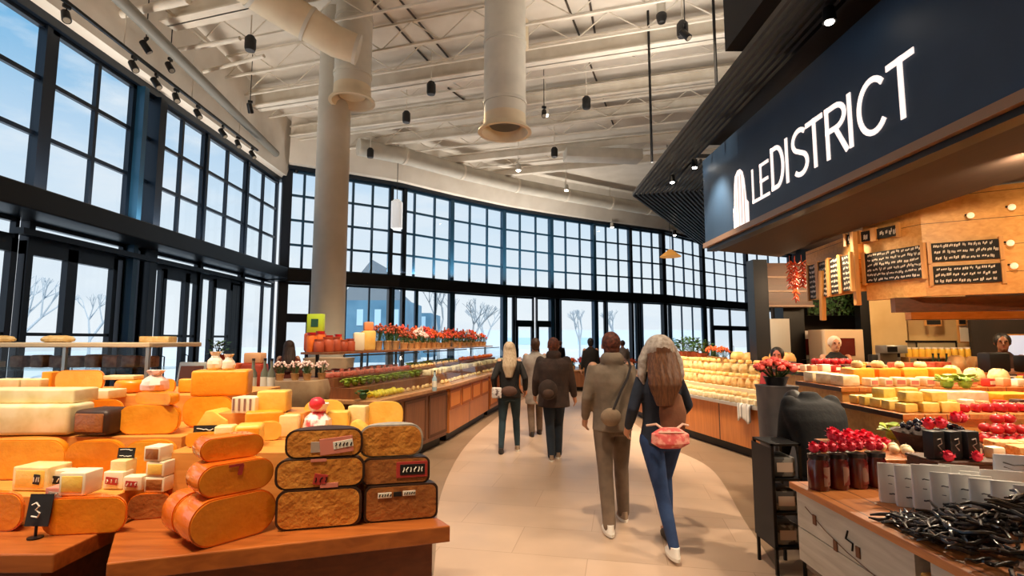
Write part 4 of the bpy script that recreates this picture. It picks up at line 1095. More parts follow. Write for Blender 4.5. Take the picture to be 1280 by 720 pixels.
def stack_on(key, kind, x0, y0, x1, rz, label, dp, m, dz=.0, **k):
    """piece resting on the named one: columns x0..x1, top row y0"""
    z, below = PK[key]; Y = below.location.y + k.pop('dy', .02)
    cx = (x0 + x1) / 2; b_ = atY(cx, 400, Y)
    Wd = (x1 - x0) * Y / F / max(.3, math.cos(math.radians(rz)) - b_.x / Y * math.sin(math.radians(rz))); H = max(.03, atY(cx, y0, Y).z - z)
    if kind == 'half': o = half_wheel(Wd, H, None, *m, deep=dp)
    elif kind == 'block': o = block(Wd, Wd * dp, H, m, k.get('r'), mf=k.get('mf'))
    elif kind == 'bundle': o = bundle(Wd, H, *m, sd=int(x0))
    elif kind == 'wedge': o = wedge(Wd, Wd * dp, H, m)
    o.location = (b_.x, Y, z); o.rotation_euler = (0, 0, math.radians(rz)); tag(o, label, k.get('cat', 'cheese')); PK[label] = (z + H + .002, o)
    return o
q = stack_on('orange half wheel at the front edge of the window-side table', 'block', 90, 591, 122, 0, 'pale waxed cube standing on the front orange half wheel', .9, WAX, mf=GLD, r=.006)
stack_on('round amber half wheel carrying the smaller cut wheel', 'half', 176, 491, 220, -18, 'smaller amber half wheel on top of the round amber one', .9, (AMBR, AMB), dy=.03)
PWB = (mat('pale_pink_paper', (250, 226, 220), .6, col2=(244, 200, 190), scale=10), mat('white_string', (240, 236, 230), .5))
stack_on('smaller amber half wheel on top of the round amber one', 'bundle', 174, 464, 204, 0, 'pale pink paper bundle on the smaller amber half wheel', 1, PWB, dy=.02, cat='wrapped cheese')
stack_on('amber half wheel under the tallest amber block', 'block', 243, 463, 314, 16, 'tallest amber block on top of the heap, angled', .55, AMB, r=.016, dy=.02)
PWW = (mat('white_crumpled_paper', (248, 236, 224), .6, col2=(236, 214, 190), scale=14), PWB[1])
stack_on('tallest amber block on top of the heap, angled', 'bundle', 258, 440, 276, 0, 'white crumpled bundle on the tallest amber block', 1, PWW, dy=.03, cat='wrapped cheese')
stack_on('tallest amber block on top of the heap, angled', 'bundle', 277, 443, 292, 0, 'second smaller white bundle on the tallest amber block', 1, PWW, dy=.03, cat='wrapped cheese')
stack_on('long beige block with a pale top at the frame edge', 'block', -60, 487, 100, 0, 'long pale slab stacked on the beige block', .25, PALR, r=.01, dy=.08)
stack_on('orange half wheel with a pale lid behind the dark loaf', 'block', 96, 488, 142, 0, 'flat pale cream slab lying on the orange half wheel', .7, PALR, r=.006, dy=.02)
# stack of three waxed cubes
z, hwb = PK['brownish half wheel lying beside the corner stack']; b_ = Vector((hwb.location.x + .01, hwb.location.y + .012, z)); Y = b_.y
for i, (lb) in enumerate(['white waxed cube with a brown cut side, bottom of three', 'white waxed cube with a brown cut side, middle of three', 'white waxed cube with a brown cut side, topmost of three']):
    o = block(.10 - .006 * i, .09, .072, WAX, .005, name='waxed_cheese', mf=BRN if i != 1 else GLD); o.location = (b_.x - .02 * (i == 2), Y, z); o.rotation_euler = (0, 0, -.06 * i)
    tag(o, lb, 'cheese'); z += .074
o = price_card(.085, .05, False, 2, 5); o.location = (b_.x + .055, Y + .02, z + .01 - .074); o.location = (b_.x + .10, Y + .05, 1.1)
tag(o, 'small dark price card beside the stack of waxed cubes', 'price card'); o.location.z = .958
o2_ = block(.08, .08, .135, PAL, .006, name='cheese_block'); o2_.location = (-1.96, 2.70, .957); tag(o2_, 'cream block carrying the small dark price card', 'cheese'); o.location = (-1.96, 2.75, .957 + .137)
# black card with chalk figure on a stand at the very front
p = onZ(44, 673, Z0)
o = price_card(.105, .135, True, 0, 3); o.location = (p.x, p.y, Z0 + .001); tag(o, 'black chalk card on a black stand at the front table edge', 'price card')
bpy.data.objects.remove(o.children[1]) if 'writing' in o.children[1].name else None
mb = MB(); mb.tube([(-.015, -.012, .145), (.005, -.014, .155), (.018, -.014, .14), (.002, -.012, .125), (.02, -.011, .11), (.01, -.009, .092), (-.018, -.009, .096)], .0035, 5).build('writing', M_CHW, o)
# back rows of the window-side table
brow = [
 ('half', 68, 463, 128, 489, 1.321, 4, 'golden half wheel behind the long pale slab', .6, (AMBR, GLD), {}),
 ('block', 50, 465, 63, 488, 1.321, 4, 'narrow amber block beside the golden half wheel', 1.4, AMB, dict(r=.008)),
 ('block', -10, 474, 22, 489, 1.321, 3, 'tan wrapped packet at the frame edge, back row', .6, PALR, dict(r=.01)),
 ('block', 24, 474, 49, 489, 1.321, -3, 'second tan wrapped packet in the back row', .7, PALR, dict(r=.01)),
 ('wheel', 132, 476, 172, 492, 1.321, 0, 'flat amber wheel at the back of the window-side table', 1, AMBR, {}),
 ('block', 222, 474, 240, 491, 1.321, 12, 'small amber block peeking out behind the heap', .9, AMB, dict(r=.01)),
]
for a in brow:
    kind, x0, y0, x1, y1, z, rz, lb, dp, m, k = a
    zt_, q = spec(kind, x0, y0, x1, y1, z, rz, lb, dp, m, **k); PK[lb] = (zt_, q)
stack_on('flat amber wheel at the back of the window-side table', 'block', 134, 472, 172, 0, 'flat cream slab lying on the flat amber wheel', .5, PALR, r=.006, dy=.05)

# more cheeses filling the steps
fillers = [
 ('half', 176, 588, 204, 606, .957, -6, 'small amber half wheel beside the stack of waxed cubes, window side', .7, (AMBR, AMB), {}),
 ('block', 28, 560, 50, 574, 1.147, 0, 'x', .5, WAX, {}),
 ('half', -70, 470, -14, 486, 1.321, 0, 'golden half wheel at the frame edge of the back row', .6, (GLDR, GLD), {}),
 ('half', 176, 474, 218, 492, 1.321, 6, 'amber half wheel at the back behind the pink bundle', .7, (AMBR, AMB), {}),
 ('block', 132, 520, 146, 541, 1.147, 10, 'narrow cream block between the dark loaf and the round amber wheel', 1.4, PAL, dict(r=.008)),
 ('block', 300, 537, 318, 556, 1.121, -4, 'x', .8, PAL, {}),
 ('half', 379, 500, 430, 539, 1.121, 4, 'gold half wheel at the back of the aisle-side riser', .4, (GLDR, GLD), {}),
 ('block', 434, 508, 456, 539, 1.121, -5, 'cream block at the back of the aisle-side riser', .7, PAL, dict(r=.008)),
 ('half', 326, 500, 372, 533, 1.121, 3, 'x', .4, (AMBR, AMB), {}),
]
for a in fillers:
    kind, x0, y0, x1, y1, z, rz, lb, dp, m, k = a
    if lb == 'x': continue
    spec(kind, x0, y0, x1, y1, z, rz, lb, dp, m, **k)
# wax-paper packets in a row along the low riser front
for i, (px, lb) in enumerate([(64, 'short waxed packet just behind the black chalk card'), (124, 'short waxed packet behind the pale waxed cube'), (140, 'short waxed packet between red and grey labels')]):
    q = onZ(px, 606, .957); o = block(.055, .05, .045, [WAX, PAL, WAX][i], .004, name='waxed_cheese'); o.location = (q.x, q.y + .08, .958); tag(o, lb, 'cheese')
# ------------------------------------------------------------------ people
M_SKIN = mat('skin', (206, 150, 118), .5, sss=.2); M_SKIN2 = mat('tan_skin', (150, 100, 74), .5, sss=.15)
M_EYE = mat('eye_dark', (40, 30, 26), .3); M_LIP = mat('lip', (168, 92, 82), .5)
def cloth(name, c, c2=None, b=.3): return mat(name, c, .85, col2=c2 or tuple(x * .82 for x in c), scale=7, bump=b, bscale=26)
def ik(a, b_, l1, l2, bend):
    """middle joint between a and b_ with bone lengths, bent towards bend"""
    a = Vector(a); b_ = Vector(b_); d = b_ - a; L_ = min(d.length, (l1 + l2) * .998); dn = d.normalized()
    x = (l1 * l1 - l2 * l2 + L_ * L_) / (2 * L_); h = math.sqrt(max(l1 * l1 - x * x, 0))
    bd = Vector(bend); bd = (bd - dn * bd.dot(dn)).normalized()
    return a + dn * x + bd * h, a + dn * L_
def limb(mb, pts, rs, n=12):
    P = []; R = []
    for i in range(len(pts) - 1):
        for k in range(4):
            t = k / 4; P.append(Vector(pts[i]).lerp(Vector(pts[i + 1]), t)); R.append(rs[i] * (1 - t) + rs[i + 1] * t)
    P.append(Vector(pts[-1])); R.append(rs[-1])
    mb.tube(P, R, n)
    for i, p in enumerate(pts): mb.ball(p, rs[i] * .985, 12, 8)
def remesh(o, v, sm=4):
    m = o.modifiers.new('r', 'REMESH'); m.mode = 'VOXEL'; m.voxel_size = v; m.use_smooth_shade = True
    if sm:
        s = o.modifiers.new('s', 'SMOOTH'); s.iterations = sm; s.factor = .5
    # settle the surface so that copies and checks read one continuous mesh
    dg = bpy.context.evaluated_depsgraph_get(); me = bpy.data.meshes.new_from_object(o.evaluated_get(dg))
    for m_ in list(o.modifiers): o.modifiers.remove(m_)
    o.data = me
    return o
def hand(mb, wrist, fore_dir, side, palm_n, s=1.0, curl=.5):
    """palm, four unequal curled fingers and a thumb"""
    f = Vector(fore_dir).normalized(); nrm = Vector(palm_n); nrm = (nrm - f * nrm.dot(f)).normalized(); sd = f.cross(nrm).normalized() * side
    w_ = Vector(wrist)
    c = w_ + f * .045 * s
    limb(mb, [w_, w_ + f * .03 * s, w_ + f * .085 * s], [.024 * s, .03 * s, .028 * s], 10)
    for k in (-1, 1): limb(mb, [w_ + f * .03 * s + sd * k * .014 * s, w_ + f * .085 * s + sd * k * .022 * s], [.017 * s, .014 * s], 8)
    for i, (o_, L_) in enumerate([(-.030, .058), (-.011, .072), (.010, .078), (.029, .068)]):
        p = w_ + f * .088 * s + sd * (-o_) * s; a = curl; d = f; pts = [p]
        for seg in (.45, .32, .26):
            a_ = a * (.6 if seg > .4 else 1.1); d = (d * math.cos(a_) + nrm * math.sin(a_)).normalized(); p = p + d * L_ * seg * s; pts.append(p)
        limb(mb, pts, [.0100 * s, .0095 * s, .0088 * s, .0078 * s], 8)
    t0 = w_ + f * .025 * s + sd * .024 * s
    t1 = t0 + (f * .6 + sd * .7 + nrm * .3).normalized() * .036 * s; t2 = t1 + (f * .9 + sd * .15 + nrm * .4).normalized() * .03 * s
    limb(mb, [t0, t1, t2], [.013 * s, .0115 * s, .0095 * s], 8)
def person(label, x, y, rz, h, feet, hands, top, bottom, shoes, skin=M_SKIN, hairm=None, hair='short', lean=0.0, coat=0.0, bulk=1.0, fem=False, hood=None, headturn=0.0, zroot=0.0, hip=None, cat='person', vox=.011, hem=None, bow=0.0):
    """feet: ((x,y,lift),(x,y,lift)) left,right ; hands: target points ; all in a 1.75 m figure's own frame, walking along +y"""
    s = h / 1.75
    root = empty('person', label, cat, (x, y, zroot), rz); root.scale = (s, s, s)
    H = hip if hip else .915
    hz = Vector((0, 0, H)); ln = Vector((0, lean, 0))
    spread = .085 if not fem else .09
    hipL, hipR = hz + Vector((-spread, 0, 0)), hz + Vector((spread, 0, 0))
    ank = [Vector((f[0], f[1], .085 + f[2])) for f in feet]
    legs = []
    for hj, a in zip((hipL, hipR), ank):
        k, e_ = ik(hj, a, .43, .42, (0, 1, .15)); legs.append((hj, k, e_))
    sh = .165 if not fem else .148; sh *= (1 + (bulk - 1) * .5)
    nk = hz + Vector((0, lean * .56, .585)); shz = .515
    up = Vector((0, lean * .52, shz))
    SL, SR = hz + up + Vector((-sh, 0, 0)), hz + up + Vector((sh, 0, 0))
    arms = []
    for sj, hd, sg in zip((SL, SR), hands, (-1, 1)):
        e_, w_ = ik(sj, hd[:3], .29, .25, (sg * .35, -1, -.2)); arms.append((sj, e_, w_))
    body = MB()
    tors = [(0, .0, .0, .15, .11), (.0, .0, .10, .145, .10), (.0, .02, .22, .125, .09), (.0, .03, .36, .15, .105), (.0, .03, .46, .155, .10), (0, .02, .53, .10, .07)]
    cx = lambda z: lean * z
    body.loft([((0, cx(z), H + z), rx, ry) for _, _, z, rx, ry in tors], 18)
    hb = hz + Vector((0, lean * .62 + .015 + bow, .71 - bow * 1.3))
    limb(body, [nk + Vector((0, 0, -.06)), nk + Vector((0, .005, .05)) if not bow else hb], [.055, .05])
    # head: skull, jaw, nose, ears
    RT = Matrix.Rotation(headturn, 3, 'Z')
    def hp(v): return hb + RT @ Vector(v)
    body.ball(hb + Vector((0, -.01, .02)), .095, 18, 12, sc=(.82, 1.0, 1.05)); body.ball(hp((0, .02, -.045)), .07, 14, 10, sc=(.82, .95, 1.05))
    body.ball(hp((0, .10, -.01)), .014, 8, 6, sc=(.8, 1, 1.8)); body.ball(hp((0, .105, -.025)), .015, 8, 6)
    body.ball(hp((0, .07, -.085)), .024, 10, 8)
    for sg in (-1, 1): body.ball(hp((sg * .082, -.005, -.005)), .022, 10, 8, sc=(.4, .8, 1.3))
    for sg in (-1, 1): body.ball(hp((sg * .03, .085, .03)), .014, 8, 6, sc=(1.4, .6, .6))
    for (sj, e_, w_) in arms: limb(body, [sj, sj.lerp(e_, .5), e_, e_.lerp(w_, .4), w_], [.05, .046, .036, .038, .025])
    for i, (sj, e_, w_) in enumerate(arms):
        sg = (-1, 1)[i]
        hand(body, w_, (w_ - e_), sg, hands[i][3] if len(hands[i]) > 3 else (-sg, .3, 0), 1.0, .45)
    for (a, k, e_) in legs: limb(body, [a, a.lerp(k, .4), k, k.lerp(e_, .35), e_], [.085, .08, .052, .052, .036])
    for (f, (a, k, e_)) in zip(feet, legs): limb(body, [e_, e_ + Vector((0, .09, -.045)), e_ + Vector((0, .15, -.055))], [.036, .03, .024])
    bo = remesh(body.build('body', skin, root), vox * .72, 3)
    for sg in (-1, 1): 
        MB().ball(hp((sg * .031, .088, .022)), .010, 8, 6).build('eye', M_EYE, root)
    MB().box(hp((0, .098, -.055)), (.042, .008, .010), rz=headturn).build('mouth', M_LIP, root, bevel=.003)
    # top
    t = MB(); b_ = bulk
    hm = hem if hem is not None else -.06
    rings = [((0, cx(0), H + hm), (.178 if fem else .172) * b_ + coat * .5, .135 * b_ + coat * .5), ((0, cx(.0), H + hm * .4 + .03), (.172 if fem else .168) * b_ + coat * .3, .13 * b_), ((0, cx(.12), H + .13), (.148 if fem else .162) * b_, .118 * b_),
             ((0, cx(.25), H + .25), (.15 if fem else .172) * b_, .12 * b_), ((0, cx(.38), H + .38), (.174 if fem else .198) * b_, .128 * b_), ((0, cx(.46), H + .465), (.176 if fem else .202) * b_, .112 * b_), ((0, cx(.51), H + .515), (.14 if fem else .160) * b_, .095 * b_), ((0, cx(.54), H + .545), .11, .078), ((0, cx(.59), H + .60), .064, .062)]
    t.loft(rings, 22)
    for (sj, e_, w_) in arms:
        en = e_.lerp(w_, .93)
        limb(t, [sj + Vector((0, 0, -.01)), sj.lerp(e_, .5), e_, e_.lerp(w_, .5), en], [.052 * b_, .054 * b_, .049 * b_, .046 * b_, .037 * b_])
    if hood:
        t.ball(hb + Vector((0, -.055, -.125)), .10, 16, 10, sc=(1.15, .75, .85)); t.ball(hb + Vector((0, -.085, -.19)), .06, 12, 8, sc=(1.3, .6, 1.1))
    to = remesh(t.build('jacket', top, root), vox, 5)
    # trousers
    q = MB()
    q.loft([((0, 0, H - .10), .155, .115), ((0, 0, H - .02), .158 if fem else .15, .122), ((0, 0, H + .06), .145, .108), ((0, 0, H + .10), .135, .10)], 18)
    for (a, k, e_) in legs:
        en = e_ + Vector((0, -.005, -.012))
        r = (.098, .086, .060, .058, .042) if fem else (.098, .088, .068, .066, .056)
        limb(q, [a + Vector((0, 0, -.02)), a.lerp(k, .4), k, k.lerp(e_, .35), en], r, 14)
    remesh(q.build('trousers', bottom, root), vox, 4)
    for i, (f, (a, k, e_)) in enumerate(zip(feet, legs)):
        m = MB(); z0 = -.085
        M_ = Matrix.Translation(e_) @ Matrix.Rotation(-f[2] * 3.2, 4, 'X')
        m2 = MB(); m2.loft([((0, .045, z0), .043, .135), ((0, .045, z0 + .028), .046, .138)], 20)
        m2.v = [M_ @ v for v in m2.v]; 
        m.loft([((0, .045, z0 + .028), .044, .132), ((0, .035, z0 + .048), .042, .118), ((0, .0, z0 + .072), .038, .074), ((0, -.02, z0 + .092), .035, .048)], 20)
        m.v = [M_ @ v for v in m.v]
        so = m.build('shoe', shoes[i], root); m2.build('sole', mat('shoe_sole', (232, 228, 220), .6) if shoes[i] is not M_SHOE_D else M_SHOE_D, so)
    # hair
    if hairm:
        hr = MB(); rr = random.Random(int(x * 100))
        def cap(rx, ry, rz_, cz): 
            hr.ball(hb + Vector((0, -.018, cz)), 1.0, 28, 16, sc=(rx, ry, rz_), jit=.012, sd=3)
        if hair == 'short':
            hr.ball(hb + RT @ Vector((0, -.026, .032)), 1.0, 28, 16, sc=(.088, .098, .104), jit=.03, sd=5); 
            hr.ball(hb + RT @ Vector((0, -.045, -.03)), 1.0, 20, 12, sc=(.076, .062, .075), jit=.03, sd=6)
        if hair in ('long', 'wide'):
            wd = 1.0 if hair == 'long' else 1.25
            hr.ball(hb + Vector((0, -.022, .028)), 1.0, 28, 16, sc=(.096 * wd, .104, .108), jit=.02, sd=7)
            Ln = .47 if hair == 'long' else .46; n = 9; prev = None; R_ = []
            for k in range(n):
                t_ = k / (n - 1); z = hb.z + .03 - Ln * t_
                w_ = (.095 + .018 * math.sin(t_ * 3)) * wd * (1 - .45 * max(0, t_ - .6) / .4); d_ = .085 * (1 - .5 * t_)
                R_.append(((0.006 * math.sin(t_ * 5), hb.y - .03 - .105 * min(1, t_ * 1.7) - lean * t_ * .3, z), w_, d_))
            o0 = len(hr.v); N_ = 40; hr.loft(R_, N_)
            for i in range(o0, len(hr.v)):
                k = (i - o0) % N_; c = Vector((0, hb.y - .03 - .105 * min(1, (hb.z + .03 - hr.v[i].z) / Ln * 1.7), hr.v[i].z)); d = hr.v[i] - c
                hr.v[i] += d * (.07 * math.sin(k * 2.5 + math.sin(hr.v[i].z * 22) * 1.2) + rr.uniform(-.02, .02))
        if hair == 'bun':
            hr.ball(hb + Vector((0, -.022, .028)), 1.0, 24, 14, sc=(.092, .10, .102), jit=.02, sd=8); hr.ball(hb + Vector((0, -.10, .06)), .045, 16, 10, jit=.04)
        o = remesh(hr.build('hair', hairm, root), .008, 1)
    return root
M_SHOE_W = mat('white_shoe', (236, 232, 226), .6); M_SHOE_D = mat('dark_shoe', (44, 36, 34), .6); M_SHOE_T = mat('tan_shoe', (150, 126, 104), .7)
H_BRN = mat('brown_hair', (84, 50, 32), .5, col2=(120, 76, 46), scale=30, stretch=(3, 3, .3)); H_RED = mat('auburn_hair', (112, 56, 38), .7, col2=(64, 34, 26), scale=40, bump=.8)
H_BLD = mat('pale_blond_hair', (206, 184, 156), .5, col2=(176, 150, 120), scale=30, stretch=(3, 3, .3)); H_BLK = mat('black_hair', (24, 20, 20), .5)
H_DRK = mat('dark_brown_hair', (52, 34, 26), .6, col2=(76, 50, 36), scale=20)
T_TAUPE = cloth('taupe_jacket', (140, 124, 108)); T_TAUPE2 = cloth('taupe_trousers', (118, 98, 82)); T_NAVY = cloth('navy_jumper', (36, 44, 62)); T_JEAN = cloth('blue_jeans', (26, 48, 88), (36, 62, 106)); T_DKJEAN = cloth('dark_jeans', (30, 42, 56))
T_BLACK = cloth('black_coat', (30, 27, 27)); T_COAT = cloth('dark_brown_coat', (48, 36, 32), (66, 48, 42), .6); T_GREY = cloth('light_grey_coat', (170, 160, 152)); T_TEAL = cloth('teal_jeans', (40, 62, 72))
# 1 man in taupe
m1 = person('person seen from behind in a taupe hooded jacket, matching trousers and one white trainer showing', .93, 5.0, .06, 1.76, [(-.10, -.24, .0), (.13, .16, .0)], [(-.225, .13, .95), (.22, .14, .95)], T_TAUPE, T_TAUPE2, (M_SHOE_W, M_SHOE_T), hairm=H_RED, hood=True, bulk=1.08)
# shoulder strap is part of the pouch bag
def at_person(p, v): return Vector((p.location.x, p.location.y, p.location.z)) + Matrix.Rotation(p.rotation_euler[2], 3, 'Z') @ (Vector(v) * p.scale[0])
bg_ = empty('crossbody_bag', 'beige round pouch bag with a dark strap across the taupe jacket', 'bag', at_person(m1, (-.06, -.20, 1.0)))
MB().ball((0, 0, 0), .085, 16, 10, sc=(1.1, .55, .95)).build('pouch', cloth('beige_pouch', (160, 136, 112)), bg_)
st = [(.02, -.02, .07), (.10, .045, .22), (.17, .065, .34), (.205, .09, .44), (.20, .16, .50)]
st2 = [(-.06, .0, .05), (-.10, .03, .25), (-.07, .04, .40), (-.07, .10, .505)]
MB().tube([Vector((a - .0, b_, c)) for a, b_, c in st], .012, 6).build('strap', mat('dark_strap', (44, 38, 40), .7), bg_)
# 2 woman in front
m2 = person('person seen from behind with long brown hair, navy top, blue jeans and white shoe', 1.235, 4.48, .02, 1.70, [(.0, -.30, .0), (.09, .16, .035)], [(-.25, .12, .98), (.27, .30, 1.06)], T_NAVY, T_JEAN, (M_SHOE_W, M_SHOE_D), hairm=H_BRN, hair='wide', fem=True, bulk=1.02)
sc_ = MB(); hb = (0, 0, 1.60)
sc_.ball((0, -.035, 1.655), 1.0, 26, 16, sc=(.135, .115, .135), jit=.03, sd=4); 
for sg in (-1, 1):
    sc_.tube([(sg * .10, -.03, 1.66), (sg * .15, -.04, 1.56), (sg * .165, -.05, 1.44), (sg * .15, -.06, 1.36)], [.05, .045, .04, .012], 10)
o = sc_.build('headscarf', mat('silver_scarf', (196, 186, 178), .7, col2=(150, 136, 126), scale=26, bump=.5), m2)
remesh(o, .011, 2)
hr = [c for c in m2.children if c.name.startswith('hair')][0]; hr.location.y = -.04
MB().loft([((.06, -.145, 1.0), .10, .03), ((.06, -.15, 1.14), .115, .03), ((.045, -.155, 1.28), .09, .025), ((.0, -.15, 1.36), .03, .02)], 18).build('tan_panel', cloth('tan_leather', (136, 88, 62)), m2)
bg2 = empty('waist_bag', 'coral pink patterned bag worn at the waist over the blue jeans', 'bag', at_person(m2, (.0, -.245, .955)))
mbb = MB(); mbb.loft([((0, 0, -.08), .085, .035), ((0, -.01, -.04), .15, .06), ((0, -.01, .03), .145, .055), ((0, 0, .075), .07, .03)], 24, sq=2.6)
mbb.build('pouch', mat('coral_pattern', (226, 96, 92), .7, col2=(246, 168, 150), scale=22, lo=.45, hi=.6), bg2)
MB().tube([(-.06, .0, .07), (-.10, .02, .1), (-.16, .08, .08)], .01, 6).tube([(.06, .0, .07), (.11, .02, .1), (.17, .08, .08)], .01, 6).tube([(-.10, -.045, .045), (0, -.068, .05), (.10, -.045, .045)], .006, 6).build('strap', mat('pale_strap', (232, 190, 170), .6), bg2)
# 3 blond woman
m3 = person('person walking away with long pale blond hair, black jacket and dark jeans', -.04, 8.2, .0, 1.66, [(-.13, -.12, .0), (.13, .10, .0)], [(-.24, .08, 1.0), (.26, .06, .98)], T_BLACK, T_TEAL, (M_SHOE_D, M_SHOE_T), hairm=H_BLD, hair='long', fem=True, bulk=1.06)
bg3 = empty('shoulder_bag', 'small white and brown bag held behind the black jacket', 'bag', at_person(m3, (-.20, -.16, .95)))
MB().box((0, 0, 0), (.15, .07, .16)).build('pouch', mat('white_brown_bag', (210, 200, 196), .7, col2=(90, 70, 70), scale=14, lo=.5, hi=.6), bg3, bevel=.02)
MB().tube([(-.05, 0, .08), (-.03, .02, .2), (.04, .05, .3), (.05, .06, .08)], .008, 6).build('strap', M_BLACK, bg3)
bg4 = empty('shoulder_bag', 'slouchy brown bag hanging across the back of the black jacket', 'bag', at_person(m3, (.0, -.225, .98)))
MB().ball((0, 0, 0), .1, 14, 9, sc=(1.2, .5, .75), jit=.06).build('pouch', cloth('brown_bag', (92, 62, 50)), bg4)
MB().tube([(.08, 0, .05), (.14, .05, .2), (.17, .08, .4)], .009, 6).build('strap', M_BLACK, bg4)
# 4 bulky dark coat
m4 = person('person in a bulky dark brown coat with auburn hair, walking away', .60, 7.7, -.05, 1.72, [(-.04, -.10, .0), (.06, .10, .0)], [(-.27, .10, .92), (.31, .06, .86)], T_COAT, T_DKJEAN, (M_SHOE_T, M_SHOE_T), hairm=H_RED, hair='short', hood=True, bulk=1.32, coat=.02, hem=-.16)
bg5 = empty('backpack', 'dark brown backpack worn low on the bulky dark coat', 'bag', at_person(m4, (-.09, -.28, 1.02)))
MB().ball((0, 0, 0), .13, 16, 10, sc=(1.0, .6, 1.1), jit=.04).build('pouch', cloth('dark_backpack', (60, 44, 38)), bg5)
MB().ball((0, -.07, -.04), .07, 12, 8, sc=(1.1, .5, .8)).build('pocket', cloth('pocket_brown', (84, 62, 52)), bg5)
# 5 grey coat partly hidden
m5 = person('person in a light grey coat half hidden behind the bulky dark coat', .42, 9.6, .1, 1.72, [(-.08, -.10, 0), (.09, .12, 0)], [(-.24, .05, .85), (.25, .1, .85)], T_GREY, T_TAUPE2, (M_SHOE_D, M_SHOE_D), hairm=H_DRK, hair='short', hem=-.35, bulk=1.1, vox=.016)
# distant visitors
far = [('distant person in a dark coat beside the far flowers', 738, 14.5, T_BLACK, H_BLK, 'short', 1.74, 0), ('distant person with dark hair in a red jacket beyond the bakery island', 826, 13.4, cloth('dark_red_jacket', (120, 44, 40)), H_DRK, 'short', 1.70, 2.9),
       ('distant person in grey standing near the far doors', 778, 17.5, T_GREY, H_DRK, 'bun', 1.68, 0), ('distant person in black beside the far doors', 700, 21.0, T_BLACK, H_BRN, 'bun', 1.66, .4)]
for lb, px, Y, tp, hr_, st_, h_, rz_ in far:
    p = atY(px, 425, Y)
    person(lb, p.x, Y, rz_, h_, [(-.09, -.05, 0), (.09, .06, 0)], [(-.25, .05, .86), (.25, .08, .86)], tp, T_DKJEAN, (M_SHOE_D, M_SHOE_D), hairm=hr_, hair=st_, vox=.022)
# ------------------------------------------------------------------ goods: makers
rg = random.Random(11)
C_ = lambda n, c, **k: mat(n, c, k.pop('r', .5), **k)
G_LEMON = C_('lemon_skin', (236, 206, 40), col2=(214, 190, 44), scale=20); G_LIME = C_('leafy_green', (120, 150, 44), col2=(176, 186, 60), scale=14); G_DGREEN = C_('dark_leaf', (34, 70, 34), col2=(60, 96, 44), scale=14)
G_RED = C_('red_skin', (196, 34, 40), r=.3, col2=(170, 26, 34), scale=8); G_ORG = C_('orange_skin', (232, 116, 36), col2=(220, 96, 28), scale=18); G_BREAD = C_('bread_crust', (214, 160, 92), r=.7, col2=(240, 204, 146), scale=12, bump=.4)
G_BREAD2 = C_('pale_bread', (238, 210, 156), r=.8, col2=(220, 178, 112), scale=16, bump=.4); G_PINK = C_('cured_meat', (206, 122, 100), col2=(168, 76, 62), scale=24); G_CREAM = C_('cream_food', (248, 232, 196), col2=(230, 204, 156), scale=18, bump=.3)
G_WHITE = C_('white_paper_bag', (236, 234, 230), r=.6, col2=(222, 220, 216), scale=5); G_KRAFT = C_('kraft_box', (190, 146, 96), r=.7); G_DKJAR = C_('dark_red_preserve', (92, 22, 20), r=.2, coat=.6); G_LID = C_('black_lid', (26, 22, 24), r=.35)
G_TERRA = C_('terracotta', (184, 84, 50), col2=(160, 66, 40), scale=6); G_BLACKG = C_('black_grape', (32, 26, 38), r=.25); G_YEL = C_('yellow_pasta', (240, 206, 110), col2=(222, 180, 76), scale=20); G_MAG = C_('magenta_petal', (232, 46, 76), r=.5); G_RPET = C_('red_petal', (214, 52, 50), r=.55, col2=(232, 90, 70), scale=30)
G_OPET = C_('orange_petal', (236, 112, 52), r=.55, col2=(222, 78, 40), scale=30); G_WPET = C_('pale_petal', (238, 214, 206), r=.6, col2=(226, 180, 172), scale=30); G_WOODC = wood_mat('crate_wood', (178, 120, 66), (200, 144, 86), .6, 3); G_STEM = C_('stem_green', (66, 96, 48))
def named(name, o): o.name = name; return o
def lemon(): return MB().loft([((0, 0, 0), .012, .012), ((0, 0, .012), .03, .03), ((0, 0, .035), .042, .04), ((0, 0, .06), .036, .034), ((0, 0, .078), .012, .012)], 12).build('lemon', G_LEMON)
def ballm(name, r, m, stem=None, sq=1.0, jit=.0):
    def f():
        o = MB().ball((0, 0, r * sq), r, 14, 9, sc=(1, 1, sq), jit=jit).build(name, m)
        if stem: MB().tube([(0, 0, r * sq * 1.9), (.004, 0, r * sq * 2.25)], r * .08, 5).build('stem', stem, o)
        return o
    return f
apple = ballm('red_apple', .038, G_RED, G_STEM, .92); orange = ballm('orange_fruit', .04, G_ORG, None, .95); tomato = ballm('tomato', .04, G_RED, G_STEM, .8)
def lettuce(m=G_LIME, name='lettuce'):
    def f():
        mb = MB(); rr = random.Random(5)
        for k in range(26):
            a = rr.uniform(0, 2 * PI); t = rr.uniform(.1, 1); r0 = .03 + .045 * t; z = .02 + .085 * (1 - t * .6)
            c = Vector((math.cos(a) * r0, math.sin(a) * r0, z)); u_ = Vector((math.cos(a), math.sin(a), .9 - t * .6)).normalized(); w_ = Vector((-math.sin(a), math.cos(a), 0))
            L_ = .05; pts = [c - w_ * .012, c - w_ * .035 + u_ * L_ * .6 + Vector((0, 0, .006)), c + u_ * L_ * 1.05 - Vector((0, 0, .004)), c + w_ * .035 + u_ * L_ * .6, c + w_ * .012]
            i0 = len(mb.v); mb.v += pts; mb.f.append(tuple(range(i0, i0 + 5))); mb.m.append(0)
        mb.ball((0, 0, .05), .048, 12, 8, jit=.15)
        return mb.build(name, m, smooth=60)
    return f
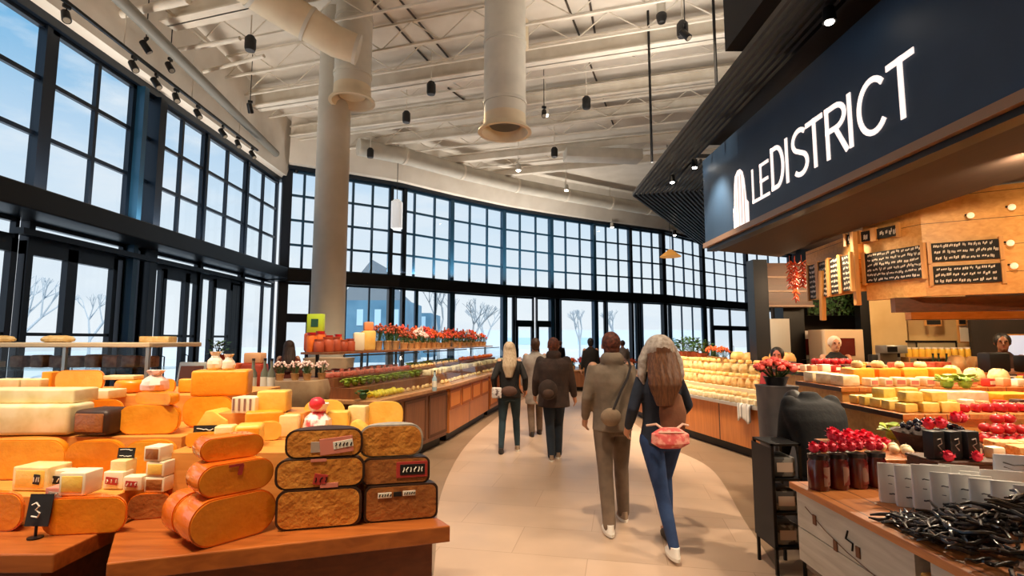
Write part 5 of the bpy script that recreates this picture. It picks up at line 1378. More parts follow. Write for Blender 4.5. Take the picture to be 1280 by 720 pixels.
def roll(name='bread_roll', m=G_BREAD, L=.12, w_=.06, h=.055):
    def f():
        mb = MB().loft([((0, 0, 0), w_ * .3, L * .36), ((0, 0, h * .18), w_ * .48, L * .48), ((0, 0, h * .5), w_ * .5, L * .5), ((0, 0, h * .85), w_ * .36, L * .42), ((0, 0, h), w_ * .15, L * .25)], 18)
        o = mb.build(name, m)
        sc = MB()
        for k in (-1, 0, 1): sc.box((0, k * L * .22, h * .97), (w_ * .5, .008, .006), rz=.5)
        sc.build('score_mark', G_BREAD2, o); return o
    return f
def pack(name, w_, d, h, m, ml=None):
    def f():
        o = MB().b2((-w_ / 2, -d / 2, 0), (w_ / 2, d / 2, h)).build(name, m, bevel=min(w_, d, h) * .14, bseg=2)
        if ml: MB().box((0, -d / 2 - .001, h * .5), (w_ * .7, .003, h * .45)).build('label', ml, o, smooth=0)
        return o
    return f
def jar(name='jam_jar', m=G_DKJAR, lid=G_LID, label=None, r=.045, h=.14, cloth_top=None):
    def f():
        o = empty(name, 'x', 'jar')
        MB().lathe([(.001, 0), (r * .94, 0), (r, .01), (r, h * .72), (r * .8, h * .82), (r * .78, h * .86)], 20).build('glass_body', m, o)
        MB().lathe([(.001, h * .86), (r * .86, h * .86), (r * .88, h * .99), (.001, h)], 20).build('lid', lid, o)
        if label:
            MB().lathe([(r * 1.01, h * .16), (r * 1.02, h * .16), (r * 1.02, h * .6), (r * 1.01, h * .6)], 20).build('label', label, o)
        return o
    return f
def bottle(name='glass_bottle', m=None, h=.28):
    def f():
        o = empty(name, 'x', 'bottle'); mm = m or C_('green_bottle', (40, 60, 40), r=.15)
        MB().lathe([(.001, 0), (.034, 0), (.036, .01), (.036, h * .6), (.014, h * .75), (.013, h * .93), (.016, h * .94)], 16).build('glass_body', mm, o)
        MB().lathe([(.001, h * .94), (.015, h * .94), (.015, h), (.001, h)], 12).build('cap', G_LID, o)
        MB().lathe([(.0365, h * .2), (.037, h * .2), (.037, h * .5), (.0365, h * .5)], 16).build('label', M_LWHITE, o)
        return o
    return f
def bouquet(name, petal, h=.42, w_=.2, n=26, pot=None, sd=3, leaf=G_DGREEN):
    def f():
        rr = random.Random(sd); o = empty(name, 'x', 'flowers')
        mb = MB(); lf = MB(); st = MB()
        for k in range(n):
            a = rr.uniform(0, 2 * PI); r_ = w_ * .5 * math.sqrt(rr.random()); z = h * (.62 + .38 * (1 - (r_ / (w_ * .5)) ** 2) * rr.uniform(.6, 1))
            p = Vector((math.cos(a) * r_, math.sin(a) * r_, z))
            st.tube([(p.x * .25, p.y * .25, h * .25), p], .003, 4)
            mb.ball(p, w_ * .085, 7, 5, jit=.35, sd=k)
            for q in range(2):
                d = Vector((rr.uniform(-1, 1), rr.uniform(-1, 1), rr.uniform(-.2, .6))).normalized() * w_ * .16; b_ = p - Vector((0, 0, h * .16)); s_ = d.cross(Vector((0, 0, 1))).normalized() * w_ * .05
                lf.add([b_, b_ + d * .5 + s_, b_ + d, b_ + d * .5 - s_], [(0, 1, 2, 3)])
        mb.build('petals', petal, o); lf.build('leaves', leaf, o, smooth=0); st.build('stems', G_STEM, o)
        pr = w_ * .3
        MB().lathe([(.001, 0), (pr * .75, 0), (pr, h * .3), (pr * 1.08, h * .32), (pr * .95, h * .33), (pr * .9, h * .3), (.001, h * .27)], 18).build('pot', pot or G_TERRA, o)
        return o
    return f
def crate(name, w_, d, h, m=G_WOODC, slats=3):
    def f():
        o = empty(name, 'x', 'crate')
        mb = MB(); t = .012
        mb.b2((-w_ / 2, -d / 2, 0), (w_ / 2, d / 2, t))
        sh = h / slats
        for k in range(slats):
            z0, z1 = k * sh + .004 + t * (k == 0), (k + 1) * sh - .006
            for y in (-d / 2, d / 2 - t): mb.b2((-w_ / 2, y, z0), (w_ / 2, y + t, z1))
            for x in (-w_ / 2, w_ / 2 - t): mb.b2((x, -d / 2 + t, z0), (x + t, d / 2 - t, z1))
        for sx_ in (-1, 1):
            for sy in (-1, 1): mb.box((sx_ * (w_ / 2 - t * 1.6), sy * (d / 2 - t * 1.6), h / 2), (t * 1.4, t * 1.4, h))
        mb.build('slat', m, o, smooth=0); return o
    return f
def scatter(key, make, pts, label, cat, group, jr=.3, jp=.012, sc=(.9, 1.1), rz0=0.0, seat=.001, unique=None):
    out = []
    for i, p in enumerate(pts):
        o = POOL.get(key, make); s = rg.uniform(*sc)
        put(o, (p[0] + rg.uniform(-jp, jp), p[1] + rg.uniform(-jp, jp), p[2] + seat), rz0 + rg.uniform(-jr, jr), s, label)
        o['category'] = cat; o['group'] = group
        out.append(o)
    return out
def line(a, b_, n, z=None, rows=1, off=(0, 0)):
    a = Vector(a); b_ = Vector(b_); P = []
    for r_ in range(rows):
        for k in range(n):
            t = (k + .5) / n; q = a.lerp(b_, t); P.append((q.x + off[0] * r_, q.y + off[1] * r_, q.z if z is None else z))
    return P
def pile(c, w_, d, r_, layers, z):
    """pyramid packing of round things"""
    P = []
    for L_ in range(layers):
        nx = max(1, int(w_ / (2.08 * r_)) - L_); ny = max(1, int(d / (2.08 * r_)) - L_)
        for i in range(nx):
            for j in range(ny): P.append((c[0] + (i - (nx - 1) / 2) * 2.1 * r_, c[1] + (j - (ny - 1) / 2) * 2.1 * r_, z + L_ * r_ * 1.62))
    return P
# ------------------------------------------------------------------ counters left of the aisle
M_CFRONT = wood_mat('orange_counter_front', (190, 108, 48), (212, 130, 62), .4, 2.2, axis='Z', coat=.3, plank=.3)
M_CDARK = wood_mat('brown_counter_front', (118, 70, 42), (146, 90, 54), .45, 2.2, axis='Z', coat=.2)
M_CTOP = wood_mat('worktop_wood', (176, 122, 76), (204, 152, 104), .4, 2.4, axis='Y', coat=.3)
def inset(poly, d):
    n = len(poly); cx = sum(p[0] for p in poly) / n; cy = sum(p[1] for p in poly) / n; out = []
    for i in range(n):
        p0, p1, p2 = Vector(poly[i - 1]), Vector(poly[i]), Vector(poly[(i + 1) % n])
        e1 = (p1 - p0).normalized(); e2 = (p2 - p1).normalized(); n1 = Vector((-e1.y, e1.x)); n2_ = Vector((-e2.y, e2.x))
        bis = (n1 + n2_); bis = bis / max(.2, bis.dot(n1)); out.append(tuple(p1 + bis * d))
    return out
def area_sign(poly): return sum(poly[i - 1][0] * poly[i][1] - poly[i][0] * poly[i - 1][1] for i in range(len(poly)))
def counter(label, poly, z, front, name='market_counter', lip=.04, kick=.14, panels=None, topm=None):
    if area_sign(poly) < 0: poly = poly[::-1]
    c = Vector((sum(p[0] for p in poly) / len(poly), sum(p[1] for p in poly) / len(poly), 0))
    o = empty(name, label, 'counter', c); R_ = [(p[0] - c.x, p[1] - c.y) for p in poly]
    MB().slab(R_, z - .05, z).build('worktop', topm or M_CTOP, o, smooth=0, bevel=.006)
    MB().slab(inset(R_, .05), kick, z - .051).build('counter_body', front, o, smooth=0, bevel=.004)
    MB().slab(inset(R_, .13), 0, kick).build('toe_kick', M_BLACK, o, smooth=0)
    return o, c
def front_panels(o, c, p, q, z0, z1, n, m, mframe, gap=.05, name='front_panel', inner=None):
    """framed door panels on the face p->q, one part each"""
    p = Vector((*p, 0)) - c; q = Vector((*q, 0)) - c; d = (q - p); L_ = d.length; d.normalize(); nv = Vector((d.y, -d.x, 0))
    if nv.dot(p + c) > 0: nv = -nv
    if abs(nv.x) > .5 and nv.x < 0 and (p + c).x < 0: nv = -nv
    for k in range(n):
        a = L_ * k / n + gap; b_ = L_ * (k + 1) / n - gap
        M_ = Matrix(((d.x, nv.x, 0, p.x), (d.y, nv.y, 0, p.y), (0, 0, 1, 0), (0, 0, 0, 1)))
        mb = MB(); fw = .045
        for lo, hi in (((a, -.02, z0), (b_, .0, z0 + fw)), ((a, -.02, z1 - fw), (b_, .0, z1)), ((a, -.02, z0 + fw), (a + fw, .0, z1 - fw)), ((b_ - fw, -.02, z0 + fw), (b_, .0, z1 - fw))):
            mb.b2(Vector(lo) + Vector((0, -.035, 0)), Vector(hi) + Vector((0, -.035, 0)))
        mb.v = [M_ @ v for v in mb.v]; f = mb.build(name, mframe, o, smooth=0)
        m2 = MB().b2((a + fw, -.046, z0 + fw), (b_ - fw, -.04, z1 - fw)); m2.v = [M_ @ v for v in m2.v]; m2.build('panel_field', inner or m, f, smooth=0)
A4 = [(-1.68, 6.6), (-1.02, 8.9), (-2.35, 9.3), (-3.05, 6.9)]
B4 = [(-1.01, 8.95), (-.47, 11.95), (-1.85, 12.3), (-2.34, 9.35)]
C4 = [(-.46, 12.0), (.18, 15.3), (-1.2, 15.7), (-1.84, 12.35)]
oA, cA = counter('brown panelled produce counter nearest the cheese tables, glass guards on top', A4, .94, M_CDARK)
oB, cB = counter('orange wooden counter in the middle of the curved run, open shelf boxes', B4, .94, M_CFRONT)
oC, cC = counter('orange wooden counter at the far end of the curved run', C4, .94, M_CFRONT)
M_PIC = mat('floral_print', (206, 150, 110), .6, col2=(120, 50, 40), scale=12, detail=2, lo=.45, hi=.55)
front_panels(oA, cA, A4[0], A4[1], .2, .84, 3, M_CDARK, mat('panel_frame_wood', (96, 54, 30), .5), inner=M_CDARK)
front_panels(oB, cB, B4[0], B4[1], .52, .84, 4, M_CFRONT, mat('panel_frame_orange', (170, 92, 38), .5), inner=mat('orange_field', (226, 140, 66), .5))
front_panels(oC, cC, C4[0], C4[1], .2, .84, 4, M_CFRONT, mat('panel_frame_orange', (170, 92, 38), .5), inner=mat('orange_field', (226, 140, 66), .5))
def V2(p, z=0): return Vector((p[0], p[1], z))
def frame_line(P4, off, z):
    a, b_ = V2(P4[0], z), V2(P4[1], z); d = (b_ - a).normalized(); n_ = Vector((-d.y, d.x, 0))
    if n_.x > 0: n_ = -n_
    return a + n_ * off + d * .08, b_ + n_ * off - d * .08
# stepped trays on each counter, then the goods in rows
def tray_step(P4, o0, o1, z0, z1, label, m=None):
    a, b_ = frame_line(P4, o0, z0); c, d = frame_line(P4, o1, z0)
    ps = [(a.x, a.y), (b_.x, b_.y), (d.x, d.y), (c.x, c.y)]
    if area_sign(ps) < 0: ps = ps[::-1]
    return tag(MB().slab(ps, z0, z1).build('display_step', m or M_CDARK, smooth=0, bevel=.004), label, 'riser')
for P4, nm in ((A4, 'nearest produce counter'), (B4, 'middle orange counter'), (C4, 'far orange counter')):
    tray_step(P4, .36, 1.22, .942, 1.08, 'low dark step on the ' + nm)
    tray_step(P4, .66, 1.22, 1.082, 1.2, 'upper dark step on the ' + nm)
# guard shelf: posts, dark rail, glass
def guard(P4, label, off=.95, z=1.53, npost=3, m=None):
    a, b_ = frame_line(P4, off, 0); o = empty('guard_shelf', label, 'shelf', a); L_ = b_ - a; d = L_.normalized(); n_ = Vector((-d.y, d.x, 0))
    if n_.x > 0: n_ = -n_
    ps = [a - n_ * .22 - a, b_ - n_ * .22 - a, b_ + n_ * .22 - a, n_ * .22]
    q = [(v.x, v.y) for v in ps]
    if area_sign(q) < 0: q = q[::-1]
    MB().slab(q, z - .03, z).build('shelf_board', m or M_CDARK, o, smooth=0)
    for k in range(npost):
        p = L_ * (k + .05) / (npost - .9) if npost > 1 else L_ * .5
        MB().bar(p + Vector((0, 0, 1.203)), p + Vector((0, 0, z - .031)), .035, .035).build('post', M_BLACK, o, smooth=0)
    g = MB(); f0, f1 = -n_ * .91 + d * .03, L_ - n_ * .91 - d * .03
    g.add([f0 + Vector((0, 0, .945)), f1 + Vector((0, 0, .945)), f1 + n_ * .5 + Vector((0, 0, z - .05)), f0 + n_ * .5 + Vector((0, 0, z - .05))], [(0, 1, 2, 3)])
    g.build('glass_guard', M_GLASS2, o, smooth=0)
    r = MB().tube([f0 + n_ * .5 + Vector((0, 0, z - .045)), f1 + n_ * .5 + Vector((0, 0, z - .045))], .012, 6); r.build('guard_rail', M_BLACK, o)
    return o
guard(A4, 'dark shelf on posts with a sloping glass guard over the produce counter'); guard(B4, 'pale shelf on posts over the middle orange counter', m=M_CTOP); guard(C4, 'pale shelf on posts over the far orange counter', m=M_CTOP)
def fill(P4, off, z, n, key, make, label, cat, group, t0=0, t1=1, **k):
    a, b_ = frame_line(P4, off, z); p, q = a.lerp(b_, t0), a.lerp(b_, t1)
    return scatter(key, make, line(p, q, n), label, cat, group, **k)
# counter A goods
fill(A4, .17, .942, 9, 'lemon', lemon, 'yellow lemon in the front row of the produce counter', 'lemon', 'lemons in the front row', .08, .42, jp=.01)
fill(A4, .28, .942, 9, 'lemon', lemon, 'yellow lemon in the second row of the produce counter', 'lemon', 'lemons in the second row', .08, .42, jp=.01)
fill(A4, .20, .942, 8, 'breadroll', roll(), 'crusty roll at the front of the produce counter', 'bread roll', 'rolls at the front of the produce counter', .42, 1, jp=.01)
fill(A4, .52, 1.082, 12, 'lettuce', lettuce(), 'yellow-green lettuce on the low step of the produce counter', 'lettuce', 'lettuces on the low step', 0, 1, jp=.006, sc=(.85, .95))
fill(A4, .75, 1.202, 16, 'meat', pack('meat_packet', .11, .14, .06, G_PINK), 'pink cured meat packet on the upper step of the produce counter', 'meat', 'meat packets on the upper step', 0, 1, jp=.01)
fill(A4, .88, 1.202, 10, 'meat2', pack('meat_packet', .14, .1, .09, G_PINK, M_LWHITE), 'labelled meat packet at the back of the upper step', 'meat', 'labelled meat packets on the upper step', .05, .93, jp=.01)
tag(put(lettuce(G_DGREEN, 'dark_lettuce')(), (*(frame_line(A4, .22, .942)[0] - Vector((.0, .0, 0))).xy, .943), 0, 1.0), 'dark green leafy head at the near corner of the produce counter', 'lettuce')
o = bottle('glass_bottle', C_('clear_blue_bottle', (160, 186, 200), r=.1), .3)(); put(o, (*onZ(543, 489, .942).xy, .943), 0, 1.0, 'clear bottle standing on the produce counter near its far end')
fill(A4, .95, 1.531, 5, 'tjar', jar('terracotta_jar', G_TERRA, G_TERRA, None, .07, .18), 'terracotta jar on the dark shelf beside the white column', 'jar', 'terracotta jars on the dark shelf', 0, .4, jp=.01, sc=(.9, 1.25))
fill(A4, 1.09, 1.531, 4, 'ojar', jar('orange_jar', G_ORG, G_RED, None, .06, .24), 'orange jar at the back of the dark shelf', 'jar', 'orange jars on the dark shelf', 0, .36, jp=.01, sc=(.9, 1.2))
p = frame_line(A4, .93, 1.531); q = p[0].lerp(p[1], .56)
tag(put(pack('biscuit_tin', .30, .2, .30, C_('gold_tin', (222, 170, 84), r=.4, col2=(236, 196, 110), scale=6), None)(), q, -1.2), 'large gold tin on the dark shelf', 'tin')
q = p[0].lerp(p[1], .445); tag(put(pack('biscuit_tin', .16, .16, .27, C_('cream_tin', (232, 220, 190), r=.5), None)(), q, -1.2), 'tall cream tin beside the large gold tin', 'tin')
q = p[0].lerp(p[1], .56); tag(put(pack('biscuit_tin', .18, .14, .13, C_('peach_tin', (226, 140, 92), r=.5), None)(), (q.x, q.y, q.z + .303), -1.2), 'small peach tin standing on the large gold tin', 'tin')
for k, t in enumerate([.70, .82, .94]): put(POOL.get('bq_red', bouquet('flower_bouquet', G_TERRA, .44, .22, 30, G_KRAFT, 4)), p[0].lerp(p[1], t), k, 1.0, ['rust red bouquet beside the gold tin on the dark shelf', 'rust red bouquet in the middle of the three on the dark shelf', 'rust red bouquet at the far end of the dark shelf'][k])
# lime green box sign
o = empty('box_sign', 'lime green square carton on the shelf beside the white column', 'carton', frame_line(A4, 1.1, 1.531)[0] + Vector((-.02, .4, .26)))
MB().b2((-.11, -.05, 0), (.11, .05, .26)).build('carton_body', C_('lime_card', (196, 226, 60), r=.5), o, bevel=.006)
MB().b2((-.05, -.054, .08), (.05, -.05, .19)).build('dark_window', C_('teal_print', (40, 90, 70), r=.5), o, smooth=0)
tag(put(pack('carton', .26, .2, .255, C_('rust_card', (190, 84, 50)))(), (o.location.x, o.location.y, 1.532), 0), 'rust carton under the lime green carton', 'carton')
# counter B goods
fill(B4, .22, .942, 15, 'roll2', roll('bread_roll', G_BREAD2, .13, .07, .06), 'pale roll in the front row of the middle counter', 'bread roll', 'pale rolls on the middle counter', jp=.01)
fill(B4, .48, 1.082, 17, 'cream', pack('pastry_box', .15, .17, .09, G_CREAM), 'cream coloured pastry box on the low step of the middle counter', 'pastry box', 'pastry boxes on the low step', jp=.008)
fill(B4, .75, 1.202, 17, 'rollb', roll(), 'crusty roll on the upper step of the middle counter', 'bread roll', 'crusty rolls on the upper step', jp=.012)
fill(B4, .85, 1.202, 13, 'lett2', lettuce(), 'yellow-green lettuce on the upper step of the middle counter', 'lettuce', 'lettuces on the upper step of the middle counter', jp=.006, sc=(.7, .8))
cols = [('bq_rust', G_TERRA, 'rust'), ('bq_cream', G_WPET, 'pale pink'), ('bq_or', G_OPET, 'orange'), ('bq_red2', G_RPET, 'red')]
p = frame_line(B4, .95, 1.531)
seq = [0, 0, 1, 1, 3, 2, 2, 2, 3]
nm = ['first', 'second', 'third', 'fourth', 'fifth', 'sixth', 'seventh', 'eighth', 'ninth']
for k, c in enumerate(seq): 
    key, m_, cn = cols[c]; put(POOL.get(key, bouquet('flower_bouquet', m_, .36, .25, 28, G_KRAFT, c + 5)), p[0].lerp(p[1], (k + .5) / len(seq)), k, rg.uniform(.85, 1.02), '%s bouquet, %s from the near end of the pale shelf on the middle counter' % (cn, nm[k]))
# counter C goods
fill(C4, .22, .942, 16, 'roll2', roll(), 'pale roll in the front row of the far counter', 'bread roll', 'pale rolls on the far counter', jp=.01)
fill(C4, .48, 1.082, 16, 'cream', roll(), 'cream coloured pastry box on the low step of the far counter', 'pastry box', 'pastry boxes on the far counter', jp=.008)
fill(C4, .78, 1.202, 16, 'orange', orange, 'orange on the upper step of the far counter', 'orange', 'oranges on the far counter', jp=.012, sc=(1.1, 1.4))
p = frame_line(C4, .95, 1.531); seq = [2, 3, 0, 2, 3, 1, 2, 3]
for k, c in enumerate(seq):
    key, m_, cn = cols[c]; put(POOL.get(key, bouquet('flower_bouquet', m_, .36, .27, 28, G_KRAFT, c + 5)), p[0].lerp(p[1], (k + .5) / len(seq)), k, rg.uniform(.8, 1.0), '%s bouquet, %s from the near end of the shelf on the far counter' % (cn, nm[k]))
# ------------------------------------------------------------------ bakery island right of the aisle
E6 = [(3.43, 7.43), (4.4, 7.5), (4.4, 8.42), (3.86, 8.45), (3.86, 12.4), (2.70, 12.2), (2.78, 10.8), (3.03, 9.3)]
M_TRAY = mat('steel_tray', (206, 204, 198), .35, .5)
oE, cE = counter('orange wooden bakery island right of the aisle heaped with bread', E6, .76, M_CFRONT, topm=M_TRAY)
def off_poly(d): return [(3.43 + d, 7.43 + d), (4.35, 7.5 + d), (4.35, 8.38), (3.82, 8.41), (3.82, 12.0), (2.70 + d, 12.0), (2.78 + d, 10.8), (3.03 + d, 9.3)]
for k, (d0, z0, z1) in enumerate([(.24, .762, .95), (.44, .952, 1.15), (.66, 1.152, 1.30)]):
    tag(MB().slab(off_poly(d0), z0, z1).build('display_step', mat('cream_step', (226, 206, 168), .6), smooth=0, bevel=.004), ['lowest', 'middle', 'top'][k] + ' step of the bakery island under the bread', 'riser')
def poly_row(d, z, n0, key, make, label, cat, group, ymax=99, **k):
    Q_ = off_poly(d); P_ = [(4.3, Q_[0][1]), Q_[0], Q_[7], Q_[6], Q_[5]]; out = []
    for si, (a, b_) in enumerate(zip(P_, P_[1:])):
        ln_ = math.dist(a, b_); n_ = max(1, int(ln_ / n0))
        L_ = [(a[0] + (b_[0] - a[0]) * (t + .5) / n_, a[1] + (b_[1] - a[1]) * (t + .5) / n_, z) for t in range(n_)]
        out += scatter(key, make, [q for q in L_ if q[1] < ymax], label, cat, group, rz0=PI / 2 if si else 0, **k)
    return out
poly_row(.06, .762, .14, 'sandw', pack('sandwich_pack', .09, .12, .08, G_CREAM, M_LPINK), 'wrapped sandwich in the outermost row of the bakery island', 'sandwich', 'wrapped sandwiches on the bakery island', jp=.008)
poly_row(.17, .762, .13, 'roll2', roll(), 'pale roll in the second row of the bakery island', 'bread roll', 'pale rolls on the bakery island', jp=.01, sc=(.95, 1.1))
poly_row(.34, .952, .17, 'loaf', roll('bread_loaf', G_BREAD, .18, .13, .15), 'crusty loaf on the lowest step of the bakery island', 'bread loaf', 'loaves on the lowest step', jp=.008, jr=.12, sc=(.9, 1.05))
0 and poly_row(.40, .952, .12, 'roll2', roll(), 'pale roll along the lowest step of the bakery island', 'bread roll', 'pale rolls along the lowest step', jp=.004)
poly_row(.55, 1.152, .18, 'loafp', roll('bread_loaf', G_BREAD2, .19, .15, .15), 'pale round loaf on the middle step of the bakery island', 'bread loaf', 'pale loaves on the middle step', jp=.008, jr=.12, sc=(.9, 1.05))
poly_row(.80, 1.302, .26, 'loafb', roll('bread_loaf', C_('gold_crust', (226, 156, 84), col2=(244, 196, 120), scale=10, bump=.3), .26, .2, .19), 'big golden loaf on the top step of the bakery island', 'bread loaf', 'golden loaves on the top step', jp=.01, jr=.15, ymax=9.45)
# plants behind the bread
def potted(name, h, w_, leaf, sd, nl=90):
    def f():
        rr = random.Random(sd); o = empty(name, 'x', 'plant'); mb = MB(); st = MB()
        for k in range(nl):
            a = rr.uniform(0, 2 * PI); e_ = rr.uniform(-.1, 1.3); r_ = w_ * .5 * rr.uniform(.3, 1)
            c = Vector((math.cos(a) * math.cos(e_) * r_, math.sin(a) * math.cos(e_) * r_, h * .42 + math.sin(e_) * h * .5 * rr.uniform(.5, 1)))
            d = Vector((math.cos(a), math.sin(a), rr.uniform(-.4, .8))).normalized() * w_ * .21; s_ = d.cross(Vector((rr.uniform(-.5, .5), rr.uniform(-.5, .5), 1))).normalized() * w_ * .06
            mb.add([c, c + d * .45 + s_, c + d, c + d * .45 - s_], [(0, 1, 2, 3)])
            if k % 6 == 0: st.tube([(0, 0, h * .25), c], .005, 4)
        mb.build('leaves', leaf, o, smooth=0); st.build('stems', G_STEM, o)
        pr = w_ * .25; MB().lathe([(.001, 0), (pr * .75, 0), (pr, h * .3), (pr * 1.06, h * .32), (pr * .9, h * .31), (.001, h * .28)], 16).build('pot', G_TERRA, o)
        return o
    return f
PLB = ['leafy dark green potted plant first behind the bakery bread', 'leafy dark green potted plant second behind the bakery bread', 'leafy dark green potted plant third behind the bakery bread', 'leafy dark green potted plant behind the golden loaves', 'yellow-green potted plant nearest the dark post', 'leafy potted plant at the far corner of the bakery island']
for k, (px, Y, s_) in enumerate([(836, 11.80, .95), (853, 11.22, 1.0), (866, 10.62, 1.05), (880, 10.04, .95), (893, 9.9, .75), (830, 11.8, .8)][:4]):
    p = atY(px, 430, Y); m_ = G_LIME if k == 4 else G_DGREEN
    put(POOL.get('plant%d' % (k == 4), potted('potted_plant', .5, .5, m_, 3 + k)), (min(p.x, 3.6), p.y, 1.302), k, s_ * .95, PLB[k])
for k, (px, Y) in enumerate([(908, 9.7), (922, 9.4), (938, 9.1)]):
    p = atY(px, 430, Y); put(POOL.get('bq_or', lambda: None), (min(p.x, 3.62), p.y, 1.302), k, .8, ['small orange bouquet beside the bakery plants', 'second orange bouquet nearer the dark post', 'orange bouquet next to the dark post behind the bread'][k])
# hanging cloth
p0 = Vector((3.405, 7.62, .772)); mb = MB(); rr = random.Random(2); nx, nz_ = 14, 10
for j in range(nz_ + 1):
    for i in range(nx + 1):
        u_ = i / nx; v_ = j / nz_
        y = 7.60 + u_ * .30; xe = 3.43 - (y - 7.43) * .214
        if j <= 3: x = xe + .14 - .05 * j; z = .772
        else: x = xe - .024 - .012 * math.sin(u_ * 12); z = .77 - (j - 3) * .034 * (1 + .15 * math.sin(u_ * 7))
        mb.v.append(Vector((x, y, z)))
for j in range(nz_):
    for i in range(nx): a = j * (nx + 1) + i; mb.f.append((a, a + 1, a + nx + 2, a + nx + 1)); mb.m.append(0 if i % 4 else 1)
o = mb.build('tea_towel', [mat('white_linen', (232, 228, 220), .8), mat('grey_stripe', (150, 146, 144), .8)]); sm = o.modifiers.new('t', 'SOLIDIFY'); sm.thickness = .004
tag(o, 'striped white tea towel hanging over the edge of the bakery island', 'towel')
# ------------------------------------------------------------------ flower island far down the aisle
oG, cG = counter('small dark flower stand far down the aisle with red and orange flowers', [(1.9, 17.7), (3.3, 17.7), (3.3, 19.0), (1.9, 19.0)], .7, M_TERR if False else M_CDARK)
for k in range(12):
    c = [2, 3, 0, 3][k % 4]; put(POOL.get(cols[c][0], lambda: None), (2.05 + (k % 4) * .36, 17.9 + (k // 4) * .4, .702 ), k, 1.1, '%s bouquet on the small dark flower stand, spot %s of its %s row' % (cols[c][2], nm[k % 4], ['front', 'middle', 'back'][k // 4]))
for k, (px, Y) in enumerate([(655, 16.9), (800, 15.5)]):
    p = atY(px, 425, Y); o_, c_ = counter(['low orange stand past the curved counters', 'low orange stand past the bakery island'][k], [(p.x - .6, Y), (p.x + .6, Y), (p.x + .6, Y + .9), (p.x - .6, Y + .9)], .8, M_CFRONT)
    for j in range(4): put(POOL.get(cols[(j + k) % 4][0], lambda: None), (p.x - .42 + j * .28, Y + .4, .802), j, .98, '%s bouquet, %s on the low orange stand %s' % (cols[(j + k) % 4][2], nm[j], ['past the curved counters', 'past the bakery island'][k]))

# second, denser rows of bouquets standing behind the first on the two shelves
for (P4, nm_, n_) in ((B4, 'middle counter', 9), (C4, 'far counter', 8)):
    p = frame_line(P4, 1.12, 1.531)
    for k in range(n_):
        c = [0, 2, 3, 0, 2, 1, 3, 2, 0][k]; key, m_, cn = cols[c]
        o = put(POOL.get(key, lambda: None), p[0].lerp(p[1], (k + .9) / (n_ + .4)), k * 1.3, (.8, .8, 1.25), '%s bouquet standing taller behind, %s from the near end, %s shelf' % (cn, nm[k], nm_))
        o.location.x -= .14

poly_row(.34, .952 + .152, .15, 'goldroll', roll('bread_roll', C_('glazed_crust', (236, 176, 92), r=.35, col2=(248, 214, 140), scale=14), .13, .08, .065), 'glazed golden roll lying on the crusty loaves of the bakery island', 'bread roll', 'glazed rolls on the crusty loaves', jp=.01, jr=.5, ymax=11.6)
poly_row(.55, 1.152 + .154, .16, 'goldroll', roll(), 'glazed golden roll lying on the pale loaves of the bakery island', 'bread roll', 'glazed rolls on the pale loaves', jp=.01, jr=.5, ymax=11.6)
poly_row(.11, .762 + .092, .16, 'roll2', roll(), 'pale roll lying on the wrapped sandwiches of the bakery island', 'bread roll', 'pale rolls on the wrapped sandwiches', jp=.006, jr=.5, ymax=11.6)
# ------------------------------------------------------------------ glass case and stands behind the cheese tables
gc = empty('glass_display_case', 'long glass display case with a pale top near the glazed wall', 'display case', (-3.9, 5.0, 0))
M_STEEL = mat('brushed_steel', (168, 170, 168), .35, .7); M_TEALP = mat('teal_counter_panel', (44, 84, 106), .5)
MB().b2((-1.9, 0, 0), (.5, .8, .95)).build('case_base', M_TEALP, gc, smooth=0, bevel=.01)
MB().b2((-1.9, -.02, 1.62), (.5, .82, 1.665)).build('case_top', mat('pale_case_top', (226, 204, 170), .5), gc, smooth=0, bevel=.008)
MB().add([(-1.9, 0, .95), (.5, 0, .95), (.5, 0, 1.62), (-1.9, 0, 1.62)], [(0, 1, 2, 3)]).build('glass_front', M_GLASS2, gc, smooth=0)
for x in (-1.88, -1.1, -.3, .48): MB().b2((x - .015, -.015, .95), (x + .015, .015, 1.62)).build('corner_post', M_STEEL, gc, smooth=0)
MB().b2((-1.88, .05, 1.40), (.48, .6, 1.415)).build('glass_shelf', M_GLASS2, gc, smooth=0)
LBC = ['meat packet in the glass case', 'kraft packet in the glass case']
for r_, (z, key, mk, lb, cat) in enumerate([(.952, 'case_meat', pack('meat_packet', .15, .14, .10, G_PINK), 'reddish brown packet on the floor of the glass case', 'meat'), (1.417, 'case_box', pack('kraft_packet', .14, .12, .12, C_('brown_pack', (150, 96, 70), col2=(196, 150, 120), scale=16)), 'mottled brown packet on the shelf of the glass case', 'packet')]):
    scatter(key, mk, [(-3.9 + x, 5.32, z) for x in [-1.0, -.8, -.62, -.44, -.26, -.08, .1, .28]], lb, cat, lb.replace('packet', 'packets'), jp=.008, jr=.1)
scatter('case_white', pack('white_packet', .12, .1, .07, WAX), [(-5.0 - .13 * k, 5.3, 1.417) for k in range(1, 6)], 'small white packet on the floor of the glass case', 'packet', 'small white packets on the floor of the glass case', jp=.01)
for k, (x, w_) in enumerate([(-1.35, .4), (-.72, .34)]): tag(put(roll('bread_loaf', G_BREAD2, w_, .16, .07)(), (-3.9 + x, 5.4, 1.666), PI / 2), ['longer flat loaf lying on top of the glass case', 'shorter flat loaf lying on top of the glass case'][k], 'bread loaf')
tag(put(pack('pastry_box', .3, .14, .06, G_BREAD2)(), (-3.6, 5.4, 1.666)), 'tan box at the end of the glass case top', 'box')
